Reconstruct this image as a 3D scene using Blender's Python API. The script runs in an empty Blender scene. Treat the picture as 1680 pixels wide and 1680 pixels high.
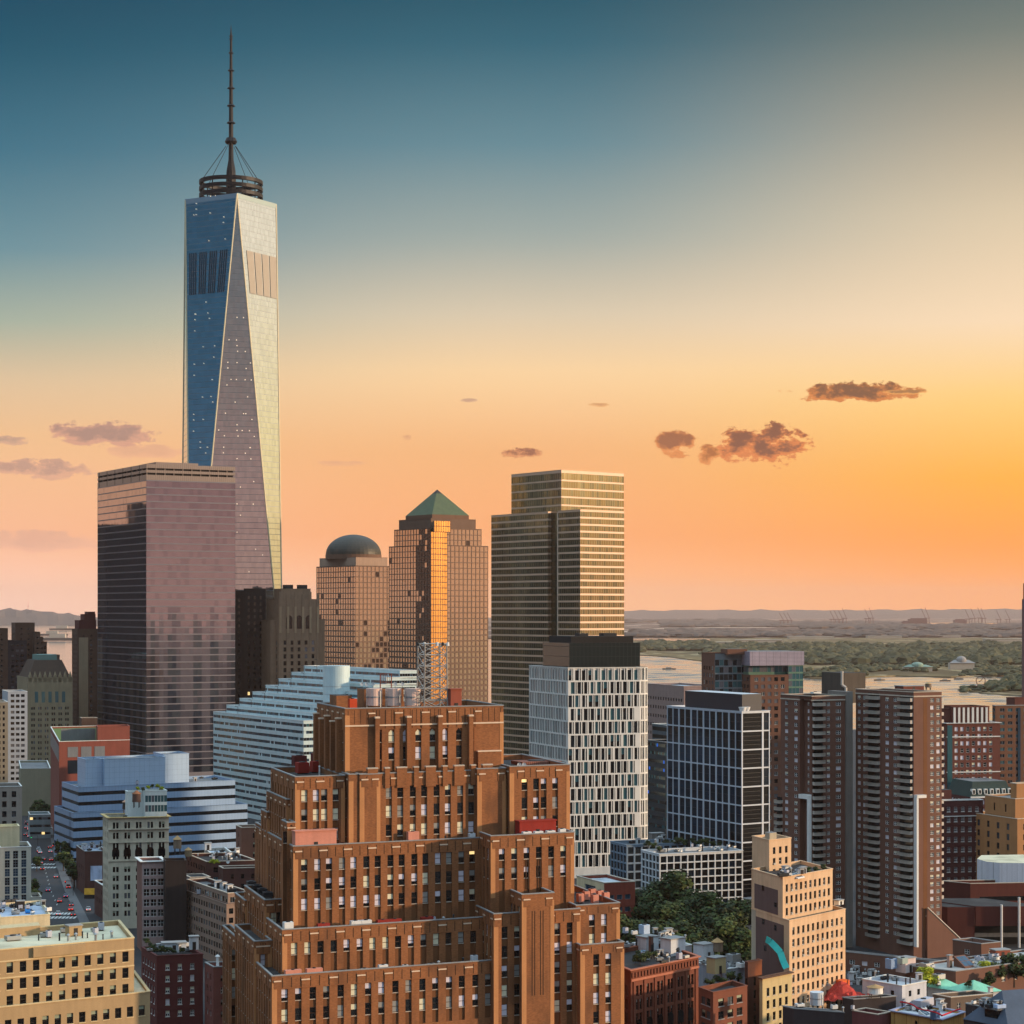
import bpy, math, random
from mathutils import Vector
# ---------------------------------------------------------------- camera, sky, sun, exposure
S = bpy.context.scene
COL = S.collection
PX, CX, HZ, CAMH = 3475.0, 840.0, 1003.0, 111.0      # focal length in photo pixels, centre, horizon row, eye height (m)
cd = bpy.data.cameras.new('camera'); cam = bpy.data.objects.new('camera', cd); COL.objects.link(cam)
cam.location = (0, 0, CAMH); cam.rotation_euler = (math.pi/2, 0, 0)
cd.sensor_width = 36; cd.lens = PX/1680*36; cd.shift_y = (HZ-840)/1680
cd.clip_start = 5; cd.clip_end = 120000
S.camera = cam
R = math.radians
SUN_AZ, SUN_EL = 98.0, 8.5                            # degrees right of the view direction, above the horizon

def H(h, k=1.0):
    h = h.lstrip('#')
    v = [int(h[i:i+2], 16)/255 for i in (0, 2, 4)]
    return tuple(k*(c/12.92 if c <= .04045 else ((c+.055)/1.055)**2.4) for c in v)+(1,)

W = bpy.data.worlds.new('World'); S.world = W; W.use_nodes = True
nt = W.node_tree; nt.nodes.clear()
def N(t, tree=None, **kw):
    n = (tree or nt).nodes.new(t)
    for k, v in kw.items(): setattr(n, k, v)
    return n
def tree_of(tree, *v):
    for q in v:
        if tree is None and hasattr(q, 'id_data') and q.id_data is not None: tree = q.id_data
    return tree or nt
def math_(op, a, b=None, c=None, tree=None, clamp=False):
    tr = tree_of(tree, a, b, c)
    n = tr.nodes.new('ShaderNodeMath'); n.operation = op; n.use_clamp = clamp
    for i, v in enumerate((a, b, c)):
        if v is None: continue
        if isinstance(v, (int, float)): n.inputs[i].default_value = v
        else: tr.links.new(v, n.inputs[i])
    return n.outputs[0]
def mixc(f, a, b, tree=None, mode='MIX'):
    tr = tree_of(tree, f, a, b)
    n = tr.nodes.new('ShaderNodeMix'); n.data_type = 'RGBA'; n.blend_type = mode; n.clamp_factor = True
    for s, v in ((n.inputs[0], f), (n.inputs[6], a), (n.inputs[7], b)):
        if isinstance(v, (int, float)): s.default_value = v
        elif isinstance(v, tuple): s.default_value = v
        else: tr.links.new(v, s)
    return n.outputs[2]
def smooth(x, a, b, tree=None):
    tr = tree_of(tree, x); n = tr.nodes.new('ShaderNodeMapRange'); n.interpolation_type = 'SMOOTHSTEP'
    tr.links.new(x, n.inputs[0]); n.inputs[1].default_value = a; n.inputs[2].default_value = b
    return n.outputs[0]
tc = N('ShaderNodeTexCoord'); sp = N('ShaderNodeSeparateXYZ'); nt.links.new(tc.outputs['Generated'], sp.inputs[0])
el = math_('MULTIPLY', math_('ARCSINE', sp.outputs[2]), 57.2958)          # elevation, degrees
az = math_('MULTIPLY', math_('ARCTAN2', sp.outputs[0], sp.outputs[1]), 57.2958)  # degrees right of the view
def ramp(stops):
    n = N('ShaderNodeValToRGB'); e = n.color_ramp.elements
    for i, (d, c, k) in enumerate(stops):
        p = (d+5)/95.0
        q = e[i] if i < 2 else e.new(p)
        q.position = p; q.color = H(c, k)
    nt.links.new(math_('DIVIDE', math_('ADD', el, 5), 95), n.inputs[0])
    return n.outputs[0]
TOP = [(32, '#97b4c8', 1.95), (60, '#a8c0d2', 2.8), (90, '#aec5d6', 3.1)]
A = ramp([(-5,'#d8b3a6',1),(0.1,'#ffccb4',1.3),(2.0,'#ffbc92',1.06),(4.6,'#f8c592',1),(6.0,'#e6c7a0',1),(7.6,'#a9b5a4',1),(9.5,'#6a939f',1),(12,'#3b7389',1),(14.5,'#10566e',1),(16.5,'#00445e',1)]+TOP)
Bc = ramp([(-5,'#d8b3a6',1),(0.1,'#ffb57a',1.3),(2.0,'#ffac6e',1.08),(4.4,'#fdbc7f',1),(6.4,'#fed6a2',1.03),(8.0,'#dfceb2',1),(10,'#a3aea8',1),(12.4,'#678d99',1),(15,'#31677a',1),(16.5,'#1a5468',1)]+TOP)
Cc = ramp([(-5,'#d8a98a',1),(0.1,'#ffa04c',1.3),(1.8,'#ff9c38',1.15),(3.6,'#ffb23c',1.1),(5.6,'#ffcf7a',1.08),(7.6,'#ffe0ba',1.02),(10.4,'#e2ceae',1),(13,'#aea592',1),(15,'#7a827a',1),(16.5,'#586c6e',1)]+TOP)
D_ = ramp([(-5,'#d8a98a',1),(0.1,'#ffb060',1.1),(4,'#ffcf84',1.3),(9,'#ffe3a4',1.5),(14,'#fae8cc',1.5),(20,'#f3e6d2',1.4)]+TOP)
E_ = ramp([(-5,'#8a6f70',1),(0.1,'#cf9f92',1),(3,'#b98c88',1),(6,'#94817f',1),(10,'#6d7780',1),(15,'#5f7c8e',1)]+TOP)
F_ = ramp([(-5,'#6e5c66',1),(0.1,'#b98f92',1),(3,'#a7868f',1),(6,'#7c7c92',1),(9,'#2a6488',1),(14,'#005a7e',1),(19,'#005072',1)]+TOP)
c = mixc(smooth(az, -15, 0.5), A, Bc)
c = mixc(smooth(az, 0.5, 15), c, Cc)
c = mixc(smooth(az, 18, 60), c, D_)
c = mixc(smooth(az, 94, 107), c, E_)
c = mixc(smooth(az, 155, 180), c, F_)
c = mixc(smooth(az, -45, -115), c, F_)
# small sunset clouds, far out in the sky dome
nz = N('ShaderNodeTexNoise'); nz.inputs['Scale'].default_value = 1.0; nz.inputs['Detail'].default_value = 8; nz.inputs['Roughness'].default_value = .66
cv = N('ShaderNodeCombineXYZ'); nt.links.new(math_('MULTIPLY', az, 1.6), cv.inputs[0]); nt.links.new(math_('MULTIPLY', el, 2.7), cv.inputs[1])
nt.links.new(cv.outputs[0], nz.inputs['Vector'])
nf = nz.outputs[0]
def cloud(c, px, py, w, h, dark, rim, amp=2.5, op=1.0):
    a0 = math.degrees(math.atan((px-CX)/PX)); e0 = math.degrees(math.atan((HZ-py)/math.hypot(PX, px-CX)))
    u = math_('DIVIDE', math_('SUBTRACT', az, a0), w/PX*57.3)
    v = math_('DIVIDE', math_('SUBTRACT', el, e0), h/PX*57.3)
    r = math_('ADD', math_('MULTIPLY', u, u), math_('MULTIPLY', v, v))
    d = math_('ADD', math_('SUBTRACT', 1.0, r), math_('MULTIPLY', math_('SUBTRACT', nf, .5), amp*2))
    m = smooth(d, .0, .38); core = smooth(math_('ADD', d, math_('MULTIPLY', v, .45)), .25, 1.1)
    colr = mixc(core, H(rim), H(dark))
    return mixc(math_('MULTIPLY', m, op), c, colr)
for a in [(1402,643,104,15,'#8a5f44','#e08a4c'),(1252,728,84,31,'#8f5c45','#e8894e'),(1108,727,32,24,'#a86a48','#eb9455'),(1162,745,18,18,'#b8703f','#f09a58'),
          (850,743,36,9,'#a0684f','#e59a68'),(1480,643,40,4,'#b07c4e','#f2a860'),(668,717,10,5,'#d59a70','#f0b080'),(980,664,22,4,'#dca070','#f5b87c'),(772,657,16,3,'#d5a888','#f0bf94')]:
    c = cloud(c, *a)
for a in [(165,712,95,20,'#a5827c','#dba08a',2.0,.85),(60,768,100,16,'#b08a85','#e0a890',2.0,.7),(10,722,45,8,'#a88a85','#d8a890',2.0,.7),(60,888,100,18,'#d8a595','#eeb59c',1.6,.5),(240,740,70,12,'#dca08a','#f0b090',2.2,.5),(560,760,40,5,'#eaa884','#f5b588',2,.6)]:
    c = cloud(c, *a)
sky = N('ShaderNodeTexSky'); sky.sky_type = 'NISHITA'; sky.sun_disc = False
sky.sun_elevation = R(SUN_EL); sky.sun_rotation = R(SUN_AZ); sky.altitude = 50; sky.dust_density = 3
bg1 = N('ShaderNodeBackground'); bg1.inputs[1].default_value = 0.05; nt.links.new(sky.outputs[0], bg1.inputs[0])
bg2 = N('ShaderNodeBackground'); bg2.inputs[1].default_value = 1.0; nt.links.new(c, bg2.inputs[0])
mx = N('ShaderNodeMixShader'); nt.links.new(bg1.outputs[0], mx.inputs[1]); nt.links.new(bg2.outputs[0], mx.inputs[2])
mx.inputs[0].default_value = 0.97
wo = N('ShaderNodeOutputWorld'); nt.links.new(mx.outputs[0], wo.inputs[0])
sl = bpy.data.lights.new('sun', 'SUN'); sl.energy = 4.8; sl.angle = R(2.0); sl.color = (1, .72, .46)
so = bpy.data.objects.new('sun', sl); COL.objects.link(so)
sd = Vector((math.sin(R(SUN_AZ))*math.cos(R(SUN_EL)), math.cos(R(SUN_AZ))*math.cos(R(SUN_EL)), math.sin(R(SUN_EL))))
so.rotation_euler = sd.to_track_quat('Z', 'Y').to_euler()
so.location = (2000, -300, 900)
S.view_settings.view_transform = 'Standard'; S.view_settings.look = 'None'; S.view_settings.exposure = 0; S.view_settings.gamma = 1
S.view_settings.use_curve_mapping = False
S.render.engine = 'CYCLES'
S.cycles.use_denoising = True
S.cycles.max_bounces = 6; S.cycles.diffuse_bounces = 3; S.cycles.glossy_bounces = 3; S.cycles.volume_bounces = 0
S.cycles.caustics_reflective = False; S.cycles.caustics_refractive = False
# ---------------------------------------------------------------- helpers
rnd = random.Random(7)
def X(px, D): return (px-CX)/PX*D
def Z(py, D): return CAMH-(py-HZ)/PX*D
def GD(py): return CAMH*PX/(py-HZ)                     # distance of the ground seen at a photo row

MATS = {}
def mat(name, col, rough=.85, metal=0.0, var=.14, scale=.25, streak=.12, fine=.10, fscale=2.2, emit=0, spec=.3, bump=0.0, grid=None, gcol=None, dirt=None, panel=None):
    """Procedural surface: base colour with broad mottling, vertical streaks and fine grain; optional joint grid (dx, dz, width)."""
    if name in MATS: return MATS[name]
    m = bpy.data.materials.new(name); m.use_nodes = True; t = m.node_tree; t.nodes.clear()
    o = t.nodes.new('ShaderNodeOutputMaterial'); b = t.nodes.new('ShaderNodeBsdfPrincipled'); t.links.new(b.outputs[0], o.inputs[0])
    b.inputs['Roughness'].default_value = rough; b.inputs['Metallic'].default_value = metal; b.inputs['Specular IOR Level'].default_value = spec
    if isinstance(col, str): col = H(col)
    g = t.nodes.new('ShaderNodeNewGeometry')
    def noise(sc, vec, det=3):
        mp = t.nodes.new('ShaderNodeVectorMath'); mp.operation = 'MULTIPLY'; mp.inputs[1].default_value = vec
        t.links.new(g.outputs['Position'], mp.inputs[0])
        n = t.nodes.new('ShaderNodeTexNoise'); n.inputs['Scale'].default_value = sc; n.inputs['Detail'].default_value = det
        t.links.new(mp.outputs[0], n.inputs['Vector']); return n.outputs[0]
    f = math_('ADD', 1.0, math_('MULTIPLY', math_('SUBTRACT', noise(scale, (1,1,1)), .5), var*3, tree=t), tree=t)
    if streak: f = math_('ADD', f, math_('MULTIPLY', math_('SUBTRACT', noise(.9, (1,1,.06)), .5, tree=t), streak*3, tree=t), tree=t)
    if fine: f = math_('ADD', f, math_('MULTIPLY', math_('SUBTRACT', noise(fscale, (1,1,3.0), 2), .5, tree=t), fine*3, tree=t), tree=t)
    cc = mixc(1.0, col, f, tree=t, mode='MULTIPLY')
    # f is a value: MULTIPLY blends it as grey
    if dirt:
        cc = mixc(math_('MULTIPLY', smooth(noise(.13, (1,1,.5), 4), .5, .68, tree=t), dirt[1], tree=t), cc, H(dirt[0]), tree=t)
    if grid:
        dx, dz, w = grid
        s = t.nodes.new('ShaderNodeSeparateXYZ'); t.links.new(g.outputs['Position'], s.inputs[0])
        hz = math_('LESS_THAN', math_('MODULO', math_('ADD', s.outputs[2], 1000.), dz, tree=t), w, tree=t)
        k = hz
        if dx:
            uu = math_('ADD', math_('MULTIPLY', s.outputs[0], .94, tree=t), math_('MULTIPLY', s.outputs[1], .42, tree=t), tree=t)
            k = math_('MAXIMUM', hz, math_('LESS_THAN', math_('MODULO', math_('ADD', uu, 5000.), dx, tree=t), w, tree=t), tree=t)
        cc = mixc(k, cc, H(gcol or '#202020'), tree=t)
        if metal > .3: t.links.new(math_('ADD', rough, math_('MULTIPLY', k, .4, tree=t), tree=t), b.inputs['Roughness'])
    t.links.new(cc, b.inputs['Base Color'])
    if panel:                       # every glass panel hangs at its own slight angle and reflects a little differently
        du, dz, amp = panel; s = t.nodes.new('ShaderNodeSeparateXYZ'); t.links.new(g.outputs['Position'], s.inputs[0]); cb = t.nodes.new('ShaderNodeCombineXYZ')
        uu = math_('ADD', math_('MULTIPLY', s.outputs[0], .8), math_('MULTIPLY', s.outputs[1], .6))
        t.links.new(math_('FLOOR', math_('DIVIDE', uu, du)), cb.inputs[0]); t.links.new(math_('FLOOR', math_('DIVIDE', s.outputs[2], dz)), cb.inputs[2])
        wn = t.nodes.new('ShaderNodeTexWhiteNoise'); wn.noise_dimensions = '3D'; t.links.new(cb.outputs[0], wn.inputs['Vector'])
        v1 = t.nodes.new('ShaderNodeVectorMath'); v1.operation = 'SUBTRACT'; t.links.new(wn.outputs['Color'], v1.inputs[0]); v1.inputs[1].default_value = (.5,.5,.5)
        v2 = t.nodes.new('ShaderNodeVectorMath'); v2.operation = 'SCALE'; t.links.new(v1.outputs[0], v2.inputs[0]); v2.inputs['Scale'].default_value = amp
        v3 = t.nodes.new('ShaderNodeVectorMath'); v3.operation = 'ADD'; t.links.new(v2.outputs[0], v3.inputs[0]); t.links.new(g.outputs['Normal'], v3.inputs[1])
        v4 = t.nodes.new('ShaderNodeVectorMath'); v4.operation = 'NORMALIZE'; t.links.new(v3.outputs[0], v4.inputs[0]); t.links.new(v4.outputs[0], b.inputs['Normal'])
        cc = mixc(1.0, cc, math_('ADD', .93, math_('MULTIPLY', wn.outputs['Value'], .14)), mode='MULTIPLY'); t.links.new(cc, b.inputs['Base Color'])
    if bump:
        bp = t.nodes.new('ShaderNodeBump'); bp.inputs['Strength'].default_value = bump; bp.inputs['Distance'].default_value = 1.0
        t.links.new(noise(.11, (1,1,1.6), 2), bp.inputs['Height']); t.links.new(bp.outputs[0], b.inputs['Normal'])
    if emit:
        b.inputs['Emission Color'].default_value = col; b.inputs['Emission Strength'].default_value = emit
    MATS[name] = m; return m

class MB:
    """Collects quads, boxes, prisms and tubes into ONE mesh."""
    def __init__(s): s.v = []; s.f = []; s.mi = []; s.ms = []; s.sm = []
    def m(s, mt):
        if mt not in s.ms: s.ms.append(mt)
        return s.ms.index(mt)
    def face(s, pts, mt, smooth=False):
        i = len(s.v); s.v.extend([tuple(p) for p in pts]); s.f.append(tuple(range(i, i+len(pts)))); s.mi.append(s.m(mt)); s.sm.append(smooth)
    def prism(s, pts, z0, z1, mt, top=None, bottom=False, cap=True):
        """pts: plan outline, counter-clockwise from above."""
        n = len(pts)
        for i in range(n):
            a, b = pts[i], pts[(i+1) % n]
            s.face([(a[0],a[1],z0),(b[0],b[1],z0),(b[0],b[1],z1),(a[0],a[1],z1)], mt)
        if cap: s.face([(p[0],p[1],z1) for p in pts], top or mt)
        if bottom: s.face([(p[0],p[1],z0) for p in reversed(pts)], mt)
    def box(s, x, y, z0, sx, sy, sz, mt, a=0.0, top=None, bottom=True):
        ca, sa = math.cos(a), math.sin(a)
        p = [(x+dx*ca-dy*sa, y+dx*sa+dy*ca) for dx, dy in ((-sx/2,-sy/2),(sx/2,-sy/2),(sx/2,sy/2),(-sx/2,sy/2))]
        s.prism(p, z0, z0+sz, mt, top, bottom)
    def ring(s, c, r0, r1, n, mt, sm=True, a0=0.0):
        """frustum side between circles (x,y,z) r0 -> r1."""
        (x0,y0,z0), (x1,y1,z1) = c
        for i in range(n):
            a, b = a0+2*math.pi*i/n, a0+2*math.pi*(i+1)/n
            q = [(x0+r0*math.cos(a), y0+r0*math.sin(a), z0), (x0+r0*math.cos(b), y0+r0*math.sin(b), z0)]
            if r1 > 1e-4: q += [(x1+r1*math.cos(b), y1+r1*math.sin(b), z1), (x1+r1*math.cos(a), y1+r1*math.sin(a), z1)]
            else: q += [(x1,y1,z1)]
            s.face(q, mt, sm)
    def disc(s, x, y, z, r, n, mt, a0=0.0): s.face([(x+r*math.cos(a0+2*math.pi*i/n), y+r*math.sin(a0+2*math.pi*i/n), z) for i in range(n)], mt)
    def cyl(s, x, y, z0, z1, r0, r1, n, mt, cap=True):
        s.ring(((x,y,z0),(x,y,z1)), r0, r1, n, mt)
        if cap and r1 > 1e-4: s.disc(x, y, z1, r1, n, mt)
    def tube(s, p, q, r, mt, n=5, r2=None):
        p, q = Vector(p), Vector(q); d = q-p
        if d.length < 1e-6: return
        u = d.normalized(); h = Vector((0,0,1)) if abs(u.z) < .9 else Vector((1,0,0))
        e1 = u.cross(h).normalized(); e2 = u.cross(e1); r2 = r if r2 is None else r2
        for i in range(n):
            a, b = 2*math.pi*i/n, 2*math.pi*(i+1)/n
            o = lambda t, rr: e1*(math.cos(t)*rr)+e2*(math.sin(t)*rr)
            s.face([p+o(b,r), p+o(a,r), q+o(a,r2), q+o(b,r2)], mt, True)
    def dome(s, x, y, z, r, h, n, k, mt):
        for j in range(k):
            a, b = math.pi/2*j/k, math.pi/2*(j+1)/k
            s.ring(((x,y,z+h*math.sin(a)),(x,y,z+h*math.sin(b))), r*math.cos(a), r*math.cos(b) if j < k-1 else 0, n, mt)
    def build(s, name, parent=None, loc=None, label=None, kind=None):
        me = bpy.data.meshes.new(name); o = bpy.data.objects.new(name, me); COL.objects.link(o)
        if parent is not None:
            o.parent = parent; w = parent
            off = Vector((0,0,0))
            while w is not None: off += w.location; w = w.parent
        else:
            off = Vector(loc or (0,0,0)); o.location = off
        me.from_pydata([(a-off.x, b-off.y, c-off.z) for a, b, c in s.v], [], s.f)
        for mt in s.ms: me.materials.append(mt)
        me.polygons.foreach_set('material_index', s.mi); me.polygons.foreach_set('use_smooth', s.sm)
        me.update()
        if label: o['label'] = label
        if kind: o['kind'] = kind
        return o
def empty(name, label, cat, loc, group=None):
    o = bpy.data.objects.new(name, None); COL.objects.link(o); o.location = loc; o.empty_display_size = 1
    o['label'] = label; o['category'] = cat
    if group: o['group'] = group
    return o
def copy_tree(o, parent=None):
    k = o.copy(); COL.objects.link(k)
    if parent is not None: k.parent = parent
    for ch in list(o.children): copy_tree(ch, k)
    return k
def struct(name, M, loc=None, kind='structure'):
    o = M.build(name, None, loc); o['kind'] = kind; return o
# ---------------------------------------------------------------- ground, river, far shore, hills
def gp(px, py, z): D = (CAMH-z)*PX/(py-HZ); return (X(px, D), D, z)
def sheet(name, pts, z, m, th=.5):
    M = MB(); M.prism([(p[0], p[1]) for p in pts], z-th, z, m); return struct(name, M)
asph = mat('asphalt', (.032,.032,.035,1), rough=.9, var=.25, scale=.08, streak=0, fine=.15)
M = MB(); M.face([(-9000,-9000,0),(9000,-9000,0),(9000,1990,0),(-9000,1990,0)], asph); struct('ground', M)
def water_mat():
    m = bpy.data.materials.new('river water'); m.use_nodes = True; t = m.node_tree; b = t.nodes['Principled BSDF']
    b.inputs['Base Color'].default_value = (.2,.2,.19,1); b.inputs['Roughness'].default_value = .12; b.inputs['IOR'].default_value = 1.33
    g = t.nodes.new('ShaderNodeNewGeometry'); n = t.nodes.new('ShaderNodeTexNoise'); n.inputs['Scale'].default_value = .02; n.inputs['Detail'].default_value = 4
    t.links.new(g.outputs['Position'], n.inputs['Vector'])
    bp = t.nodes.new('ShaderNodeBump'); bp.inputs['Strength'].default_value = .1; bp.inputs['Distance'].default_value = 5
    t.links.new(n.outputs[0], bp.inputs['Height']); t.links.new(bp.outputs[0], b.inputs['Normal'])
    return m
WAT = water_mat()
M = MB(); M.face([(-30000,1990,-2.6),(30000,1990,-2.6),(30000,40000,-2.6),(-30000,40000,-2.6)], WAT); struct('harbour_water', M)
rw = random.Random(9); M = MB(); nx, ny = 70, 520; wg = []          # the choppy near river: real long waves
for j in range(ny+1):
    y = 2000+7500*j/ny; row = []
    for i in range(nx+1):
        x = 40+2000*i/nx; row.append((x, y, -.9+.3*math.sin(y*.16+x*.11+2*math.sin(x*.031))+.3*math.sin(y*.27-x*.07+1.3)+rw.uniform(-.45, .45)))
    wg.append(row)
for j in range(ny):
    for i in range(nx): M.face([wg[j][i], wg[j][i+1], wg[j+1][i+1], wg[j+1][i]], WAT)
struct('river', M)
def land_mat(name, c1, c2, c3, sc):
    m = bpy.data.materials.new(name); m.use_nodes = True; t = m.node_tree; b = t.nodes['Principled BSDF']; b.inputs['Roughness'].default_value = .95; b.inputs['Specular IOR Level'].default_value = .1
    g = t.nodes.new('ShaderNodeNewGeometry')
    def nz(s, v):
        mp = t.nodes.new('ShaderNodeVectorMath'); mp.operation = 'MULTIPLY'; mp.inputs[1].default_value = v; t.links.new(g.outputs['Position'], mp.inputs[0])
        n = t.nodes.new('ShaderNodeTexNoise'); n.inputs['Scale'].default_value = s; n.inputs['Detail'].default_value = 4; t.links.new(mp.outputs[0], n.inputs['Vector']); return n.outputs[0]
    a = mixc(smooth(nz(sc, (1,.5,1)), .42, .58, tree=t), H(c1), H(c2), tree=t)
    a = mixc(smooth(nz(sc*2.3, (1,.35,1)), .55, .62, tree=t), a, H(c3), tree=t)
    t.links.new(a, b.inputs['Base Color']); return m
SHORE = land_mat('shore land', '#5d4f38', '#776647', '#9c8868', .006)
FAR = land_mat('distant land', '#5e4a42', '#70584c', '#c0a48e', .0016)
# the near New Jersey shore: outline traced as ground points at their own distances
near = [(1000,1069),(1040,1074),(1100,1078),(1160,1086),(1240,1104),(1330,1113),(1400,1113),(1470,1109),(1560,1111),(1640,1109),(1720,1107),(1800,1104)]
pts = [gp(a, b, 0)[:2] for a, b in near]+[(X(1840,9000),9000),(X(880,9000),9000)]
sheet('far_shore', pts, 1.2, SHORE, 2)
sheet('distant_plain', [(X(700,8800),8800),(X(2000,8800),8800),(X(2400,36000),36000),(X(500,36000),36000)], 2.2, FAR, 2)
sheet('park_spit', [gp(a, b, 0)[:2] for a, b in [(1571,1132),(1620,1138),(1690,1142),(1760,1140),(1760,1117),(1690,1116),(1640,1122),(1600,1127)]], 1.0, SHORE, 2)
for k, q in enumerate([[(1000,1049.5),(1090,1051.5),(1165,1050.5),(1165,1047.5),(1090,1046.5),(1000,1046)],
          [(1080,1016.6),(1150,1018),(1215,1017),(1215,1014.6),(1080,1014.3)], [(1465,1025.5),(1560,1027.5),(1700,1028.5),(1700,1023.5),(1560,1021.5),(1465,1022.5)]]):
    sheet('inlet_water', [gp(a, b, 3)[:2] for a, b in q], 3.0, WAT, .5)
# hill ridges across the harbour
HILL = land_mat('hazy hill', '#4a4a40', '#57523f', '#8a7d70', .003)
def ridge(name, px0, px1, D, prof, depth, m):
    M = MB(); n = 60; rows = 7; g = []
    for j in range(rows):
        row = []; tj = j/(rows-1); sh = math.sin(math.pi*(tj*.8))**.8 if tj > 0 else 0
        for i in range(n+1):
            p = px0+(px1-px0)*i/n; t = i/n*(len(prof)-1); k = min(int(t), len(prof)-2); h = prof[k]+(prof[k+1]-prof[k])*(t-k)
            h *= 1+.08*math.sin(i*1.7+j)+.05*math.sin(i*4.1+2*j)
            row.append((X(p, D+depth*tj), D+depth*tj, h*sh))
        g.append(row)
    for j in range(rows-1):
        for i in range(n): M.face([g[j][i], g[j][i+1], g[j+1][i+1], g[j+1][i]], m, True)
    return struct(name, M)
PLH = mat('plain hazy hill', '#564b46', var=.12, scale=.002, streak=0, fine=0)
ridge('hills', -260, 260, 16500, [120,150,165,170,158,135,120,95,60,20,3], 4000, PLH)
ridge('hills', 950, 2000, 31500, [128,122,134,131,128,138,141,154,160,154,168], 4000, PLH)
# woods and scrub on the far shore: unnumbered tree masses
def clump_mass(name, spots, mts, seed):
    r = random.Random(seed); M = MB()
    for (x, y, z, w, h) in spots:
        mt = r.choice(mts); n = 7; a0 = r.random()*6
        prev = None
        for j, (rr, hh) in enumerate(((.75,0),(1.0,.35),(.8,.75),(.35,1.0))):
            ringp = [(x+w*rr*(1+.25*r.uniform(-1,1))*math.cos(a0+6.283*i/n), y+w*rr*(1+.25*r.uniform(-1,1))*math.sin(a0+6.283*i/n), z+h*hh*(1+.12*r.uniform(-1,1))) for i in range(n)]
            if prev:
                for i in range(n): M.face([prev[i], prev[(i+1)%n], ringp[(i+1)%n], ringp[i]], mt)
            prev = ringp
        M.face(prev, mt)
    o = struct(name, M, kind='stuff'); return o
WOOD = [mat('far wood '+c, c, var=.2, scale=.05, streak=0, fine=.1, fscale=.3) for c in ('#3c3d24', '#48462b', '#353820', '#565032')]
r = random.Random(3); sp1 = []
def belt(px0, px1, y0, y1, n, w, h, dens=None):
    for _ in range(n):
        p = r.uniform(px0, px1); q = r.uniform(y0, y1); 
        if dens and math.sin(p*.021+q*.3)+math.sin(p*.055) < dens: continue
        x, y, z = gp(p, q, 1.2); k = r.uniform(.7, 1.35); sp1.append((x, y, z, w*k, h*k*r.uniform(.7,1.2)))
belt(1050, 1170, 1058, 1068, 260, 17, 14); belt(1160, 1330, 1062, 1078, 300, 17, 15); belt(1310, 1690, 1062, 1091, 1300, 16, 15)
belt(1320, 1690, 1092, 1103, 420, 7, 6, -.5); belt(1560, 1690, 1104, 1109, 60, 8, 6, -.2); belt(1322, 1420, 1104, 1111, 60, 8, 6)
belt(1040, 1165, 1069, 1074, 40, 8, 6, .3)
clump_mass('woods', sp1, WOOD, 5)
sp1 = []; belt(1625, 1690, 1124, 1134, 90, 9, 9); belt(1655, 1690, 1116, 1124, 60, 9, 10); belt(1580,1650,1128,1136,30,6,4)
clump_mass('woods', sp1, WOOD, 6)
FW = [mat('hazy wood '+c, c, var=.2, scale=.02, streak=0, fine=0) for c in ('#4c4038', '#56483e', '#604f44')]
sp1 = []
def belt2(px0, px1, y0, y1, n, w, h):
    for _ in range(n):
        p = r.uniform(px0, px1); q = r.uniform(y0, y1); x, y, z = gp(p, q, 2.2); k = r.uniform(.6, 1.4); sp1.append((x, y, z, w*k, h*k))
belt2(1030, 1690, 1036, 1046, 500, 40, 14); belt2(1090, 1480, 1021, 1029, 420, 70, 18); belt2(1330, 1690, 1028, 1034, 330, 60, 20); belt2(1030,1250,1018,1022,120,90,20)
clump_mass('far_woods', sp1, FW, 8)

# ---------------------------------------------------------------- evening haze: one closed box of even air
M = MB(); M.prism([(-31000,-9600),(31000,-9600),(31000,41500),(-31000,41500)], -4, 565, mat('haze placeholder', '#ffffff'), None, True)
hz = struct('haze', M, kind='stuff'); hm = bpy.data.materials.new('evening haze'); hm.use_nodes = True; t = hm.node_tree; t.nodes.clear()
o = t.nodes.new('ShaderNodeOutputMaterial'); v = t.nodes.new('ShaderNodeVolumePrincipled'); t.links.new(v.outputs[0], o.inputs['Volume'])
v.inputs['Color'].default_value = (1.0, .72, .60, 1); v.inputs['Density'].default_value = 1.8e-5; v.inputs['Anisotropy'].default_value = .1
hz.data.materials.clear(); hz.data.materials.append(hm)
# ---------------------------------------------------------------- building kit
class Fr:
    """Plan frame of a building: near corner at photo column px and distance D; its street direction turned by a (degrees)."""
    def __init__(s, px, D, a, al=None):
        s.o = (X(px, D), D); al = a if al is None else al
        s.ex = (math.cos(R(a)), math.sin(R(a))); s.ey = (-math.sin(R(al)), math.cos(R(al)))
        s.a = R(a)
    def pt(s, u, v): return (s.o[0]+s.ex[0]*u+s.ey[0]*v, s.o[1]+s.ex[1]*u+s.ey[1]*v)
    def U(s, px, v=0):
        k = (px-CX)/PX; x, y = s.pt(0, v); return (k*y-x)/(s.ex[0]-k*s.ex[1])
    def V(s, px, u=0):
        k = (px-CX)/PX; x, y = s.pt(u, 0); return (k*y-x)/(s.ey[0]-k*s.ey[1])
    def z(s, py, u=0, v=0): return Z(py, s.pt(u, v)[1])
    def rect(s, u0, u1, v0, v1): return [s.pt(u0,v0), s.pt(u1,v0), s.pt(u1,v1), s.pt(u0,v1)]
    def face(s, side, u0, u1, v0, v1):
        a, b, c, d = s.rect(u0, u1, v0, v1)
        return {'F': Face(a, b), 'R': Face(b, c), 'B': Face(c, d), 'L': Face(d, a)}[side]
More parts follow.
